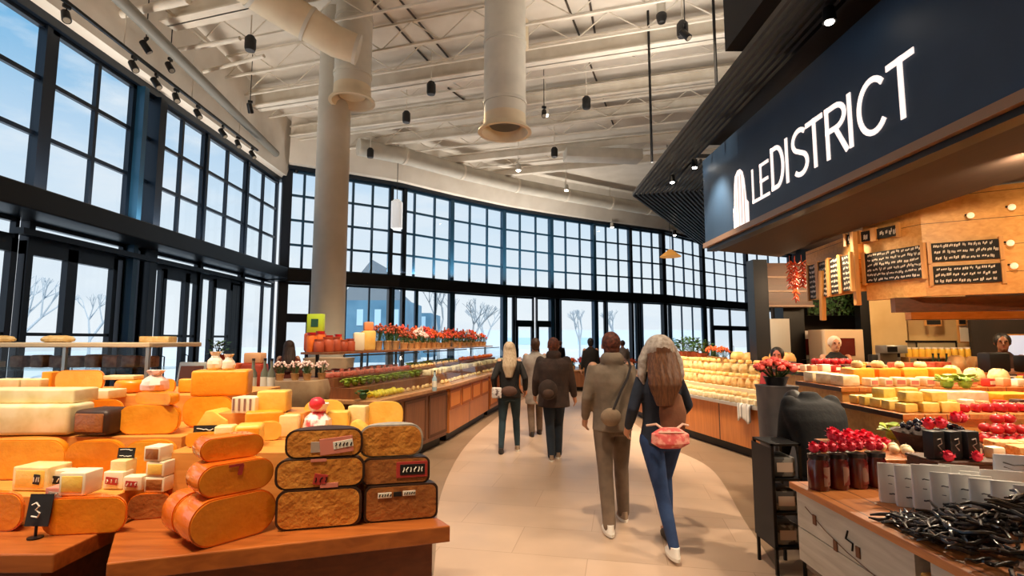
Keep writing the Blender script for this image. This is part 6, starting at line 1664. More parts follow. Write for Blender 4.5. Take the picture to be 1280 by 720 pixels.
# serving ledge and gold boxes before the case
def stand(label, x0, x1, y0, y1, h, m, name='display_stand', kick=True):
    o = empty(name, label, 'stand', ((x0 + x1) / 2, (y0 + y1) / 2, 0)); w_ = (x1 - x0) / 2; d = (y1 - y0) / 2
    MB().b2((-w_, -d, h - .04), (w_, d, h)).build('stand_top', M_CTOP, o, smooth=0, bevel=.006)
    MB().b2((-w_ + .04, -d + .04, 0), (w_ - .04, d - .04, h - .041)).build('stand_body', m, o, smooth=0)
    return o
stand('low stand between the glass case and the cheese tables', -3.9, -2.62, 4.45, 4.9, 1.15, M_CDARK)
p = atY(172, 468, 4.6)
tag(put(pack('gold_box', .20, .18, .20, C_('gold_card', (206, 174, 100), col2=(190, 150, 80), scale=6))(), (p.x, 4.62, 1.151), .1), 'pale gold box standing before the glass case', 'box')
tag(put(pack('gold_box', .13, .14, .17, C_('tan_card', (180, 140, 84)))(), (p.x + .19, 4.64, 1.151), -.1), 'tan box beside the pale gold box', 'box')
tag(put(pack('amber_box', .12, .14, .09, C_('amber_card', (224, 160, 60)))(), (p.x + .36, 4.6, 1.151), .1), 'small amber box past the tan box', 'box')
# card terminal / small register
o = empty('cash_register', 'grey cash register with a dark screen past the glass case', 'cash register', (-2.80, 4.62, 1.151))
MB().b2((-.12, -.1, 0), (.12, .12, .10)).build('register_base', mat('grey_plastic', (176, 174, 168), .5), o, bevel=.01)
mb = MB(); M_ = Matrix.Translation((0, .02, .10)) @ Matrix.Rotation(-.2, 4, 'X'); mb.box((0, 0, .13), (.24, .02, .24), M=M_); mb.build('screen_housing', M_STEEL, o, bevel=.006)
MB().box((0, -.012, .14), (.20, .004, .15), M=M_).build('screen', mat('brown_screen', (84, 48, 36), .3), o, smooth=0)
MB().box((0, -.106, .06), (.18, .004, .07)).build('keypad', mat('pale_keypad', (214, 210, 200), .5), o, smooth=0)
# crates of red goods past the register
stand('dark stand holding the rust red crates', -3.57, -2.86, 5.98, 6.46, 1.12, mat('navy_panel', (30, 46, 60), .6))
for k, (x, w_) in enumerate([(-3.42, .22), (-3.20, .14), (-2.99, .24)]):
    tag(put(pack('rust_crate', w_, .24, .30, C_('rust_red_%d' % (k % 2), [(176, 62, 36), (220, 104, 50)][k % 2], col2=[(150, 50, 30), (200, 84, 40)][k % 2], scale=8))(), (x, 6.2, 1.121), .03 * k), ['tall rust red crate nearest the register', 'narrow orange crate between two rust red ones', 'rust red crate with an orange lid'][k], 'crate')
tag(put(pack('peach_box', .2, .16, .12, C_('peach_card', (232, 176, 130)))(), (-2.99, 6.2, 1.423), 0), 'peach box on the rust red crate', 'box')
tag(put(potted('potted_plant', .3, .3, G_DGREEN, 8, 60)(), (-3.42, 6.2, 1.423)), 'small dark potted plant on the tallest rust red crate', 'plant')
# tall slim bottles rack
p = atY(325, 445, 5.2)
stand('narrow dark stand holding the grey bottle', p.x - .15, p.x + .18, 5.05, 5.4, 1.15, M_BLACK)
for k in range(3): put(POOL.get('gb', bottle('glass_bottle', C_('grey_green_bottle', (120, 124, 110), r=.15), .36)), (p.x - .06 + k * .09, 5.2 + .05 * (k % 2), 1.151), 0, 1, ['grey green bottle nearest the rust crates', 'grey green bottle in the middle of three', 'grey green bottle nearest the flower bin'][k])
# flower bin
p = atY(362, 480, 6.3)
p.x = -2.46
o = empty('flower_bin', 'tan bin on a black base holding pale flowers, left of the column', 'bin', (p.x, 6.3, 0))
MB().b2((-.30, -.2, 0), (.36, .3, .88)).build('black_base', M_BLACK, o, smooth=0)
MB().loft([((-.05, .02, .881), .26, .2), ((-.05, .02, .97), .31, .24), ((-.05, .02, 1.10), .33, .26), ((-.05, .02, 1.22), .30, .24)], 24, sq=4).build('tan_tub', C_('tan_tub', (168, 140, 108), col2=(144, 114, 84), scale=6), o)
for k, (dx, dy) in enumerate([(-.26, -.04), (-.10, .0), (.06, -.04), (-.02, .15), (.18, .1)]):
    put(POOL.get('bq_pale', bouquet('flower_bouquet', G_WPET, .32, .22, 26, G_KRAFT, 12)), (p.x + dx, 6.3 + dy, 1.222), k, .74, ['pale pink bouquet at the window side of the tan tub', 'pale pink bouquet in the middle front of the tan tub', 'pale pink bouquet at the column side of the tan tub', 'pale pink bouquet at the back of the tan tub', 'pale pink bouquet behind on the tan tub'][k])
put(POOL.get('kb', pack('gold_box', .16, .12, .2, C_('gold_card', (206, 174, 100)))), (p.x + .36 - .085, 6.3 - .26 + .13, .881), 0, .6); tag(bpy.context.scene.objects[-1] if False else COL.objects[-1], 'gold box on the black base beside the tan tub', 'box')
# two shoppers beyond the flower bin
p = atY(366, 425, 8.6)
person('person with dark hair in a rust jacket beyond the flower bin', p.x - .35, 9.3, .4, 1.68, [(-.09, -.05, 0), (.09, .06, 0)], [(-.22, .12, .95), (.22, .15, .95)], cloth('rust_jacket', (124, 52, 34)), T_DKJEAN, (M_SHOE_D, M_SHOE_D), hairm=H_DRK, hair='long', fem=True, vox=.02)
# pale carton and wrapped planter at the foot of the column
p = atY(413, 500, 8.4)
o = empty('planter_box', 'pale beige planter box at the foot of the white column', 'planter', (-3.02, 8.75, 0))
MB().loft([((0, 0, 0), .26, .2), ((0, 0, .1), .28, .22), ((0.02, 0, 1.35), .36, .24), ((.02, 0, 1.4), .37, .25)], 4 * 6, sq=8).build('box_shell', C_('beige_board', (196, 166, 134), r=.8, col2=(182, 150, 118), scale=3), o)
# black folded crate before the produce counter
# ------------------------------------------------------------------ plank table with whitewashed crates, right front
M_PLANK = wood_mat('orange_planks', (176, 100, 46), (206, 130, 68), .4, 2.6, axis='Y', coat=.2, plank=.16)
M_WHW = wood_mat('whitewashed_boards', (176, 166, 150), (206, 198, 184), .7, 2.2, axis='Y', coat=0)
TP = [(1.555, 3.06), (1.555, 1.2), (3.4, 1.2), (3.6, 3.06)]
o = empty('plank_table', 'orange plank table on whitewashed crates, black pods and white packets on it', 'table', (2.4, 2.2, 0))
cc = Vector((2.4, 2.2, 0)); R_ = [(p[0] - cc.x, p[1] - cc.y) for p in TP]
MB().slab(R_, .865, .90).build('plank_top', M_PLANK, o, smooth=0, bevel=.004)
MB().slab(inset(R_, .05), .455, .495).build('lower_shelf', M_PLANK, o, smooth=0)
for x, y in [(-.35, .80), (-.35, -.1), (-.35, -.92), (.9, .8), (.9, -.9)]: MB().b2((x - .035, y - .035, 0), (x + .035, y + .035, .864)).build('leg', M_PLANK, o, smooth=0)
M_RUST = mat('rust_bracket', (112, 70, 44), .6, .3)
def white_crate(L_, lb, x, y0, sd):
    c = empty('whitewashed_crate', lb, 'crate', (x, y0, .50)); rr = random.Random(sd); H_ = .36
    mb = MB(); t = .015
    mb.b2((0, -L_, 0), (t, 0, .17)); mb.b2((0, -L_, .176), (t, 0, H_)); mb.b2((t, -L_, 0), (.4, -L_ + t, H_)); mb.b2((t, -t, 0), (.4, 0, H_)); mb.b2((t, -L_ + t, 0), (.4, -t, t))
    mb.build('board', M_WHW, c, smooth=0)
    for k in range(4):
        y = -L_ * (.2 + .2 * k); z = .26 - .05 * (k % 2); MB().box((-.004, y, z - .03 * k * .5), (.006, .03, .05)).build('bracket', M_RUST, c, smooth=0, bevel=.002)
    m2 = MB(); m2.tube([(-.003, -L_ * .1, .3), (-.004, -L_ * .3, .24), (-.004, -L_ * .5, .2), (-.004, -L_ * .75, .17)], .0022, 4); m2.build('scratch', M_RUST, c)
    # dark stencil-like marks
    m3 = MB(); m3.tube([(-.003, -L_ * .52, .30), (-.004, -L_ * .50, .26), (-.004, -L_ * .56, .255), (-.003, -L_ * .55, .22)], .005, 5); m3.build('mark', M_BLACK, c)
    return c
white_crate(.86, 'whitewashed wooden crate under the near end of the plank table, rusty brackets', 1.575, 3.02, 1)
white_crate(.80, 'whitewashed wooden crate under the frame edge of the plank table', 1.575, 1.98 + .1, 2)
# pale straw between the crates
tag(MB().b2((1.575, 2.10, .50), (1.9, 2.14, .80)).build('straw_bale', mat('gold_straw', (216, 170, 90), .8, col2=(180, 120, 50), scale=30, bump=.6), smooth=0, bevel=.01), 'golden straw wedge between the two whitewashed crates', 'straw')
COL.objects[-1].location.z = .0
# jars with red pompoms
def big_jar():
    o = empty('preserve_jar', 'x', 'jar'); r, h = .052, .185
    MB().lathe([(.001, 0), (r * .94, 0), (r, .012), (r, h * .74), (r * .84, h * .82), (r * .84, h * .86)], 22).build('glass_body', G_DKJAR, o)
    MB().lathe([(.001, h * .86), (r * .92, h * .86), (r * .94, h * .98), (.001, h)], 22).build('lid', G_LID, o)
    mb = MB()
    for k in range(7):
        a0 = -PI / 2 + (k - 3) * .18; a1 = a0 + .18
        mb.add([(r * 1.02 * math.cos(a), r * 1.02 * math.sin(a), z) for z in (h * .14, h * .66) for a in (a0, a1)], [(0, 1, 3, 2)])
    lb = mb.build('label', mat('grey_red_label', (150, 120, 108), .5, col2=(120, 40, 34), scale=18, detail=1, lo=.48, hi=.52), o)
    return o
JL = ['dark red preserve jar at the near corner of the plank table', 'dark red preserve jar second along the plank table end', 'dark red preserve jar third along the plank table end', 'dark red preserve jar fourth along the plank table end', 'dark red preserve jar fifth along the plank table end', 'dark red preserve jar beside the dark wooden box']
JP = [(1.635, 2.90), (1.75, 2.92), (1.865, 2.94), (1.98, 2.955)]
for k, p in enumerate(JP): put(POOL.get('bigjar', big_jar), (*p, .901), .5, 1.0, JL[k])
JP2 = [(1.60, 3.0), (1.71, 3.005)]
M_BLUEL = mat('blue_white_label', (196, 206, 220), .5, col2=(60, 70, 120), scale=16, detail=1)
def pom():
    mb = MB(); rr = random.Random(8)
    for k in range(34):
        a = rr.uniform(0, 2 * PI); e_ = rr.uniform(-.4, 1.5); d = Vector((math.cos(a) * math.cos(e_), math.sin(a) * math.cos(e_), math.sin(e_)))
        s_ = d.cross(Vector((0, 0, 1.01))).normalized() * .012; c = Vector((0, 0, .022))
        mb.add([c + d * .006 - s_ * .5, c + d * .022 - s_, c + d * .036, c + d * .022 + s_, c + d * .006 + s_ * .5], [(0, 1, 2, 3, 4)])
    mb.ball((0, 0, .022), .024, 10, 7, jit=.1)
    return mb.build('red_flower', G_MAG, smooth=0)
pj = []
for k, p in enumerate(JP): pj += [(p[0] - .02, p[1], .901 + .187), (p[0] + .035, p[1] + .02, .901 + .187)]
scatter('pom', pom, pj, 'red flower head sitting on the preserve jar lids', 'flower', 'red flower heads on the preserve jar lids', jp=.005, sc=(.9, 1.15))
# second tier of goods right behind the jars: dark box with black cartons and red flowers
o = empty('dark_box', 'dark wooden box behind the preserve jars at the table end', 'box', (2.32, 2.85, .901)); MB().b2((-.16, -.10, 0), (.16, .12, .16)).build('box_body', M_DKWOOD, o, smooth=0, bevel=.006); MB().b2((-.165, -.105, .161), (.165, .125, .175)).build('box_lid', M_DKWOOD, o, smooth=0, bevel=.004)
def black_carton():
    o = MB().b2((-.035, -.03, 0), (.035, .03, .14)).build('black_carton', M_SPK, bevel=.003)
    mb = MB(); mb.tube([(-.012, -.032, .10), (.01, -.032, .105), (.014, -.032, .08), (-.01, -.032, .07), (.012, -.032, .045)], .003, 4); mb.build('printed_mark', M_LGREY, o); return o
for k, x in enumerate([2.20, 2.29, 2.38]): put(POOL.get('bcart', black_carton), (x, 2.82, .901 + .177), .15, 1, ['black carton nearest the jars on the dark wooden box', 'black carton in the middle of the dark wooden box', 'black carton beside the grapes on the dark wooden box'][k]); COL.objects[-1]
for ob in list(COL.objects):
    if ob.name.startswith('black_carton') and ob.parent is None: ob['category'] = 'carton'
scatter('pom', pom, [(2.21, 2.745, 1.078), (2.36, 2.745, 1.078)], 'red flower head lying before the black cartons', 'flower', 'red flower heads before the black cartons', jp=.004)
# upright white packets in two rows
def packet():
    o = MB().loft([((0, 0, 0), .075, .022), ((0, 0, .02), .078, .024), ((0, 0, .13), .078, .018), ((0, 0, .185), .078, .006), ((0, 0, .20), .078, .004)], 16, sq=6).build('white_packet', G_WHITE, smooth=50)
    mb = MB(); rr = random.Random(4)
    for k in range(3):
        z = .05 + .045 * k; mb.tube([(-.04 + .008 * i, -.0240 + (z - .02) * .055, z + rr.uniform(-1, 1) * .004) for i in range([6, 3, 8][k])], [.0035, .0018, .0025][k], 4)
    mb.build('printed_mark', mat('grey_print', (70, 68, 72), .6), o)
    return o
P1, P2 = Vector((1.88, 2.66, .901)), Vector((2.12, 2.20, .901))
pk = [P1.lerp(P2, k / 7) for k in range(8)] + [Vector((2.06, 2.62, .901)).lerp(Vector((2.18, 2.42, .901)), k / 3) for k in range(4)]
for k, p in enumerate(pk):
    o = POOL.get('packet', packet); put(o, p, -.35 + rg.uniform(-.04, .04), (1, .75, rg.uniform(.92, 1.06)), 'upright white paper packet in the %s row on the plank table' % (['front', 'second'][k // 8])); o['category'] = 'packet'; o['group'] = 'white packets in the %s row' % (['front', 'second'][k // 8])
def big_pack():
    o = MB().loft([((0, 0, 0), .10, .03), ((0, 0, .02), .10, .033), ((0, 0, .2), .10, .02), ((0, 0, .255), .10, .005)], 16, sq=6).build('white_bag', mat('bluish_white_bag', (214, 220, 230), .5), smooth=50)
    mb = MB()
    for z in (.21, .19): mb.tube([(-.07, -.03 + (z - .02) * .07, z + .012), (-.03, -.03 + (z - .02) * .07, z), (.0, -.03 + (z - .02) * .07, z + .004), (.03, -.03 + (z - .02) * .07, z - .004)], .003, 4)
    mb.tube([(-.08, -.026, .165), (.05, -.026, .140)], .006, 5); mb.tube([(-.05, -.031, .04), (-.01, -.031, .035)], .007, 5)
    mb.build('printed_mark', mat('grey_print', (70, 68, 72), .6), o); return o
bgp = tag(put(big_pack(), (2.36, 2.52, .901), -.35), 'large bluish white bag with dark printing, tallest on the plank table', 'bag')
tag(put(copy_tree(bgp), (2.56, 2.40, .901), -.25), 'second large bluish white bag beside the tallest one', 'bag')
# heap of dried black pods
mb = MB(); rr = random.Random(21)
for k in range(640):
    cx, cy = rr.uniform(1.62, 2.75), rr.uniform(1.35, 2.42)
    while cy > 2.06 and cx > 1.76 + (2.66 - cy) * .45: cx, cy = rr.uniform(1.62, 2.3), rr.uniform(2.0, 2.42)
    cx = max(cx, 1.62 + (2.05 - cy) * .0); d0 = min(1, (cx - 1.58) / .4) * min(1, (2.5 - cy) / .45)
    z = .912 + .24 * max(0, d0) * rr.random() ** .6; a = rr.uniform(0, PI); L_ = rr.uniform(.08, .16); b_ = rr.uniform(-.03, .03)
    u_ = Vector((math.cos(a), math.sin(a), rr.uniform(-.12, .12))); w_ = Vector((-math.sin(a), math.cos(a), 0))
    c = Vector((cx, cy, z)); P_ = [c + u_ * L_ * (t - .5) + w_ * b_ * (1 - (2 * t - 1) ** 2) + Vector((0, 0, .006 * math.sin(t * 7 + k))) for t in (0, .25, .5, .75, 1)]
    P_ = [Vector((v.x, v.y, max(v.z, .909))) for v in P_]
    mb.tube(P_, [.004, .0075, .008, .0075, .004], 6)
o = mb.build('dried_pods', mat('black_pod', (26, 21, 22), .3, coat=.4, col2=(52, 40, 38), scale=20)); tag(o, 'tangled heap of shiny black dried pods on the plank table', 'dried pods', None, 'stuff')
# ------------------------------------------------------------------ tiered produce island behind
TI = [(3.14, 3.80, 1.00, 2.12, 4.6), (3.86, 4.60, 1.16, 2.80, 5.2), (4.66, 5.40, 1.28, 2.86, 5.6), (5.46, 6.2, 1.36, 3.0, 6.2)]
for k, (y0, y1, z, x0, x1) in enumerate(TI):
    o = empty('tiered_stand', ['first wooden tier of the produce island, behind the plank table', 'second wooden tier of the produce island', 'third wooden tier of the produce island', 'highest wooden tier of the produce island below the menu boards'][k], 'stand', (x0, y0, 0))
    MB().b2((0, 0, z - .04), (x1 - x0, y1 - y0, z)).build('tier_top', M_PLANK, o, smooth=0, bevel=.005)
    MB().b2((.03, .03, 0), (x1 - x0 - .03, y1 - y0 - .03, z - .041)).build('tier_body', M_PLY, o, smooth=0)
def grid(x0, x1, y0, y1, z, dx, dy): 
    nx = max(1, int((x1 - x0) / dx)); ny = max(1, int((y1 - y0) / dy)); return [(x0 + (i + .5) * (x1 - x0) / nx, y0 + (j + .5) * (y1 - y0) / ny, z) for i in range(nx) for j in range(ny)]
Z1, Z2, Z3, Z4 = 1.001, 1.161, 1.281, 1.361
# tier 1: grapes and flowers in a dark basket, tomatoes, garlic, chips
o = empty('dark_basket', 'dark basket of black grapes and magenta flowers on the first tier', 'basket', (2.66, 3.42, Z1))
MB().lathe([(.001, 0), (.16, 0), (.21, .10), (.22, .11), (.20, .105), (.15, .03), (.001, .03)], 28).build('basket_bowl', mat('dark_wicker', (50, 30, 24), .7, bump=.6, bscale=60), o)
scatter('grape', ballm('black_grape', .018, G_BLACKG), [(2.66 + x, 3.42 + y, Z1 + .105 + z) for x, y, z in [(math.cos(a) * r_, math.sin(a) * r_, (.2 - r_) * .32) for r_ in (.03, .07, .11, .15) for a in [i * 2 * PI / (4 + int(r_ * 70)) for i in range(4 + int(r_ * 70))]]], 'black grape heaped in the dark basket', 'grape', 'black grapes in the dark basket', jp=.003)
scatter('pom', pom, [(2.53, 3.27, Z1 + .15), (2.58, 3.24, Z1 + .16), (2.70, 3.28, Z1 + .19), (2.78, 3.33, Z1 + .18)], 'magenta flower head stuck in the black grapes', 'flower', 'magenta flower heads in the grape basket', jp=.004, sc=(1.1, 1.4))
p = tag(put(pack('terracotta_tray', .5, .16, .05, G_TERRA)(), (2.62, 3.20 - .0, Z1)), 'terracotta tray along the front of the first tier', 'tray'); p.location.y = 3.215 - .0
p.location = (2.62, 3.10, .0); p.location = (2.78, 3.19, Z1); bpy.data.objects.remove(p)
scatter('garlic', ballm('garlic_bulb', .032, G_CREAM, G_CREAM, .85), [(2.36, 3.22, Z1), (2.40, 3.30, Z1), (2.33, 3.30, Z1), (2.38, 3.38, Z1), (2.30, 3.38, Z1)], 'garlic bulb beside the grape basket on the first tier', 'garlic', 'garlic bulbs beside the grape basket', jp=.004)
scatter('tomato', tomato, pile((3.30, 3.62), .40, .28, .04, 3, Z1), 'ripe red tomato in the pile on the first tier', 'tomato', 'tomatoes piled on the first tier', jp=.003, sc=(.96, 1.0))
scatter('cauli', ballm('cauliflower', .07, C_('cauliflower_white', (246, 236, 216), r=.8, col2=(228, 208, 176), scale=40, bump=.8), G_STEM, .8, .12), [(3.56, 3.60, Z1), (3.70, 3.66, Z1), (3.84, 3.6, Z1), (3.62, 3.73, Z1), (3.78, 3.74, Z1)], 'white cauliflower beside the tomato pile', 'cauliflower', 'cauliflowers beside the tomato pile', jp=.004)
scatter('chipbag', pack('baked_slab', .16, .12, .06, C_('oat_slab', (206, 150, 90), r=.8, col2=(232, 190, 130), scale=40, bump=.9)), grid(2.98, 4.3, 3.17, 3.45, Z1, .18, .14), 'golden baked oat slab laid in rows on the first tier', 'baked slab', 'baked oat slabs on the first tier', jp=.006)
scatter('terra_roll', roll('sausage_roll', C_('rust_crust', (190, 96, 50), col2=(214, 130, 76), scale=14), .16, .06, .05), [(2.48 + .07 * k, 3.60 - .0, Z1) for k in range(0)], 'x', 'roll', 'x')
scatter('pom', pom, grid(2.16, 2.42, 3.42, 3.75, Z1, .065, .065), 'red flower head massed at the aisle end of the first tier', 'flower', 'red flower heads massed on the first tier', jp=.006, sc=(1.2, 1.7))
scatter('leafm', lettuce(), grid(2.5, 2.75, 3.66, 3.78, Z1, .13, .12), 'yellow-green lettuce at the back of the first tier', 'lettuce', 'lettuces at the back of the first tier', jp=.006)
# tier 2: greens, red peppers, pale block, golden honeycomb block
scatter('pasta', pack('pasta_nest', .12, .1, .07, G_YEL), grid(2.84, 3.27, 3.90, 4.56, Z2, .13, .115), 'yellow pasta nest on the second tier', 'pasta', 'pasta nests on the second tier', jp=.004, jr=.2)
scatter('lettuce', lettuce(), [(3.55, 4.36, Z2 + .132), (3.70, 4.36, Z2 + .132)], 'green lettuce lying on the pale crumbly block', 'lettuce', 'lettuces on the pale block', jp=.004)
scatter('redpep', roll('red_pepper', G_RED, .1, .06, .06), grid(3.30, 4.0, 3.88, 4.08, Z2, .085, .11), 'glossy red pepper on the second tier', 'red pepper', 'red peppers on the second tier', jp=.004)
BL = [('pale crumbly cheese block at the middle of the second tier', 3.52, 4.28, .40, .2, .13, G_CREAM), ('orange cheese block on the second tier behind the peppers', 3.98, 4.30, .3, .2, .11, AMB), ('golden honeycomb block with a rough face on the second tier', 4.45, 4.15, .42, .26, .18, C_('honeycomb', (240, 176, 70), r=.4, col2=(206, 128, 40), scale=60, bump=1.0))]
for lb, x, y, w_, d, h, m_ in BL: tag(put(pack('cheese_block', w_, d, h, m_)(), (x, y, Z2), rg.uniform(-.1, .1)), lb, 'cheese')
scatter('rollb', roll(), grid(3.28, 4.15, 4.45, 4.56, Z2, .13, .1), 'crusty roll at the back of the second tier', 'bread roll', 'crusty rolls on the second tier', jp=.004, rz0=PI / 2)
# tier 3
BL = [('amber cheese block, first of the row on the third tier', 3.22, AMB, .20), ('deep orange cheese block on the third tier', 3.46, ORG, .20), ('amber cheese block, third of the row on the third tier', 3.70, AMB, .22), ('deep orange cheese block, fourth of the row on the third tier', 3.96, ORG, .22)]
for lb, x, m_, w_ in BL: tag(put(pack('cheese_block', w_, .22, .15, m_)(), (x, 4.98, Z3), rg.uniform(-.08, .08)), lb, 'cheese')
scatter('loafp', roll(), grid(4.15, 4.6, 4.8, 5.3, Z3, .2, .24), 'pale round loaf on the third tier', 'bread loaf', 'pale loaves on the third tier', jp=.006)
scatter('cream', roll(), grid(2.9, 3.08, 4.7, 5.35, Z3, .16, .2), 'cream coloured pastry box on the third tier', 'pastry box', 'pastry boxes on the third tier', jp=.004)
scatter('sandw', roll(), grid(3.12, 4.1, 4.68, 4.82, Z3, .11, .13), 'wrapped sandwich along the front of the third tier', 'sandwich', 'sandwiches along the third tier', jp=.004)
scatter('roll2', roll(), grid(3.12, 4.1, 5.16, 5.36, Z3, .12, .14), 'pale roll at the back of the third tier', 'bread roll', 'pale rolls on the third tier', jp=.004)
# tier 4
scatter('tray_red', pack('red_tray', .22, .16, .09, C_('red_brown_food', (176, 60, 34), r=.6, col2=(214, 110, 70), scale=26)), grid(4.0, 4.7, 5.6, 5.8, Z4, .24, .2), 'red brown food tray on the highest tier', 'tray', 'red brown trays on the highest tier', jp=.004)
scatter('applet', apple, pile((3.45, 5.75), .5, .3, .038, 2, Z4), 'red apple piled on the highest tier', 'apple', 'apples on the highest tier', jp=.002, sc=(.97, 1.0))
scatter('loaf', roll(), grid(4.75, 5.3, 5.6, 6.0, Z4, .14, .26), 'crusty loaf on the highest tier', 'bread loaf', 'loaves on the highest tier', jp=.004, jr=.1)
for k in range(2): tag(put(pack('black_canister', [.22, .12][k], .16, [.2, .17][k], M_SPK)(), (5.0 + .33 * k, 5.5, Z4)), ['wide black canister on the highest tier', 'narrow black canister on the highest tier'][k], 'canister')
for ob in list(COL.objects):
    if ob.name.startswith('black_canister') and ob.parent is None: ob.location.y = 5.53
# dark curved bowl at the frame edge
o = empty('dark_tray', 'big dark shallow bowl at the frame edge of the second tier', 'bowl', (4.86, 4.12, Z2)); o.location = (5.0, 4.15, Z2)
o.location = (4.4, 3.62, Z1)
MB().lathe([(.001, 0), (.2, 0), (.34, .16), (.36, .20), (.34, .20), (.30, .16), (.001, .12)], 32).build('bowl_shell', mat('dark_bowl', (44, 34, 30), .4), o); o.location = (4.14, 3.64 - .0, Z1)
o.scale = (.42, .42, 1.1)
scatter('roll2', roll(), [(4.14 + dx, 3.64 + dy, Z1 + .20) for dx, dy in ((-.06, 0), (.03, .02), (.0, -.06))], 'pale roll heaped in the big dark bowl', 'bread roll', 'pale rolls in the big dark bowl', jp=.004)
# red basket on grey box with rack, at the near end of the island
rk = empty('wire_rack', 'tall black rack of boxes standing at the corner of the plank table', 'rack', (2.01, 4.12, 0))
for x in (-.10, .10):
    for y in (-.14, .14): MB().bar((x, y, 0), (x, y, .93), .02, .02).build('upright', M_BLACK, rk, smooth=0)
for z in (.2, .44, .68, .93): MB().b2((-.11, -.15, z - .015), (.11, .15, z)).build('rack_shelf', M_BLACK, rk, smooth=0)
MB().b2((-.118, -.155, .2), (-.112, .155, .9)).build('side_panel', mat('charcoal_panel', (40, 40, 44), .5), rk, smooth=0)
for k, (z, lb) in enumerate([(.201, 'dark carton on the lowest shelf of the black rack'), (.441, 'grey printed carton on the middle shelf of the black rack'), (.681, 'grey printed carton on the upper shelf of the black rack')]):
    tag(put(pack('rack_carton', .17, .22, .15, mat('grey_carton', (120, 118, 114), .6, col2=(60, 58, 58), scale=10, lo=.48, hi=.52), M_LGREY)(), (2.01, 4.11, z)), lb, 'carton')
o = empty('grey_tub', 'grey tub with a yellow flower sticker under the red flowers', 'tub', (2.46, 4.98, 0)); 
MB().loft([((0, 0, 0), .12, .12), ((0, 0, .9), .14, .14), ((0, 0, 1.24), .15, .15), ((0, 0, 1.27), .16, .16)], 24, sq=5).build('tub_body', mat('grey_tub', (70, 70, 76), .5, col2=(96, 92, 94), scale=4), o)
MB().box((.02, -.155, 1.0), (.09, .006, .07)).build('sticker', G_LEMON, o, smooth=0)
put(POOL.get('bq_bigred', bouquet('flower_bouquet', G_RPET, .30, .34, 60, G_LID, 31)), (2.46, 4.98, 1.271), 0, (1.05, 1.05, .82), 'dense red flower heap in the grey tub by the bakery island')
# crouching person in dark clothes before the island
m7 = person('person in dark clothes bending over the produce island beside the grey tub', 2.40, 4.15, .15, 1.66, [(-.10, -.02, 0), (.10, .04, 0)], [(-.20, .34, .62), (.20, .34, .62)], cloth('midnight_jumper', (7, 8, 14)), T_DKJEAN, (M_SHOE_D, M_SHOE_D), hairm=H_BLK, hair='short', lean=.30, hip=.74, vox=.014, bulk=1.38, bow=.19, hood=True)
m7.location = (2.44, 4.20, 0)
p = atY(966, 448, 6.4)
person('person with dark hair and flushed face behind the red flowers', p.x + .28, 6.85, 2.6, 1.60, [(-.09, 0, 0), (.09, .02, 0)], [(-.2, .3, .98), (.2, .3, .98)], cloth('red_top', (170, 44, 50)), T_DKJEAN, (M_SHOE_D, M_SHOE_D), skin=mat('flushed_skin', (220, 130, 110), .5), hairm=H_BLK, hair='bun', vox=.016)
p = atY(1032, 435, 7.4)
person('stall worker in black with a pale cap behind the produce island', 4.86, 8.0, 2.9, 1.75, [(-.09, 0, 0), (.09, .02, 0)], [(-.2, .32, 1.0), (.2, .32, 1.0)], T_BLACK, T_DKJEAN, (M_SHOE_D, M_SHOE_D), hairm=mat('pale_cap', (226, 206, 186), .7), hair='bun', vox=.016)
p = atY(1253, 430, 7.0)
person('stall worker with dark hair seen dark against the back shelves', p.x, 7.0, 2.5, 1.78, [(-.09, 0, 0), (.09, .02, 0)], [(-.2, .3, 1.05), (.2, .3, 1.05)], cloth('brown_apron', (60, 34, 26)), T_DKJEAN, (M_SHOE_D, M_SHOE_D), skin=M_SKIN2, hairm=H_BLK, hair='bun', vox=.016)
# ------------------------------------------------------------------ stall interior
bc, cbc = counter('cream back counter of the stall below the shelves', [(5.3, 7.83), (8.9, 7.2), (8.9, 8.0), (5.35, 8.52)], 1.15, M_CREAM, topm=M_DKWOOD)
def shelf_goods(): pass
def P_(px, py, Y): return atY(px, py, Y)
# framed opening / cupboards
p = P_(1117, 430, 7.75)
def cupboard(label, x, y, z, w_, d, h, m, mdoor, n=2):
    o = empty('wall_cupboard', label, 'cupboard', (x, y, z)); MB().b2((-w_ / 2, 0, 0), (w_ / 2, d, h)).build('cupboard_body', m, o, smooth=0, bevel=.005)
    for k in range(n):
        x0 = -w_ / 2 + w_ * k / n; dr = MB().b2((x0 + .01, -.02, .01), (x0 + w_ / n - .01, 0, h - .01)).build('door', mdoor, o, smooth=0, bevel=.004)
        MB().b2((x0 + w_ / n - .05, -.035, h * .4), (x0 + w_ / n - .035, -.02, h * .6)).build('handle', M_BLACK, dr, smooth=0)
    return o
struct(MB().b2((6.0, 8.85, 0), (6.6, 9.05, 3.0)).build('pillar', M_CREAM, smooth=0))
struct(MB().b2((5.84, 8.85, 0), (5.995, 9.0, 3.0)).build('pillar', M_BLACK, smooth=0))
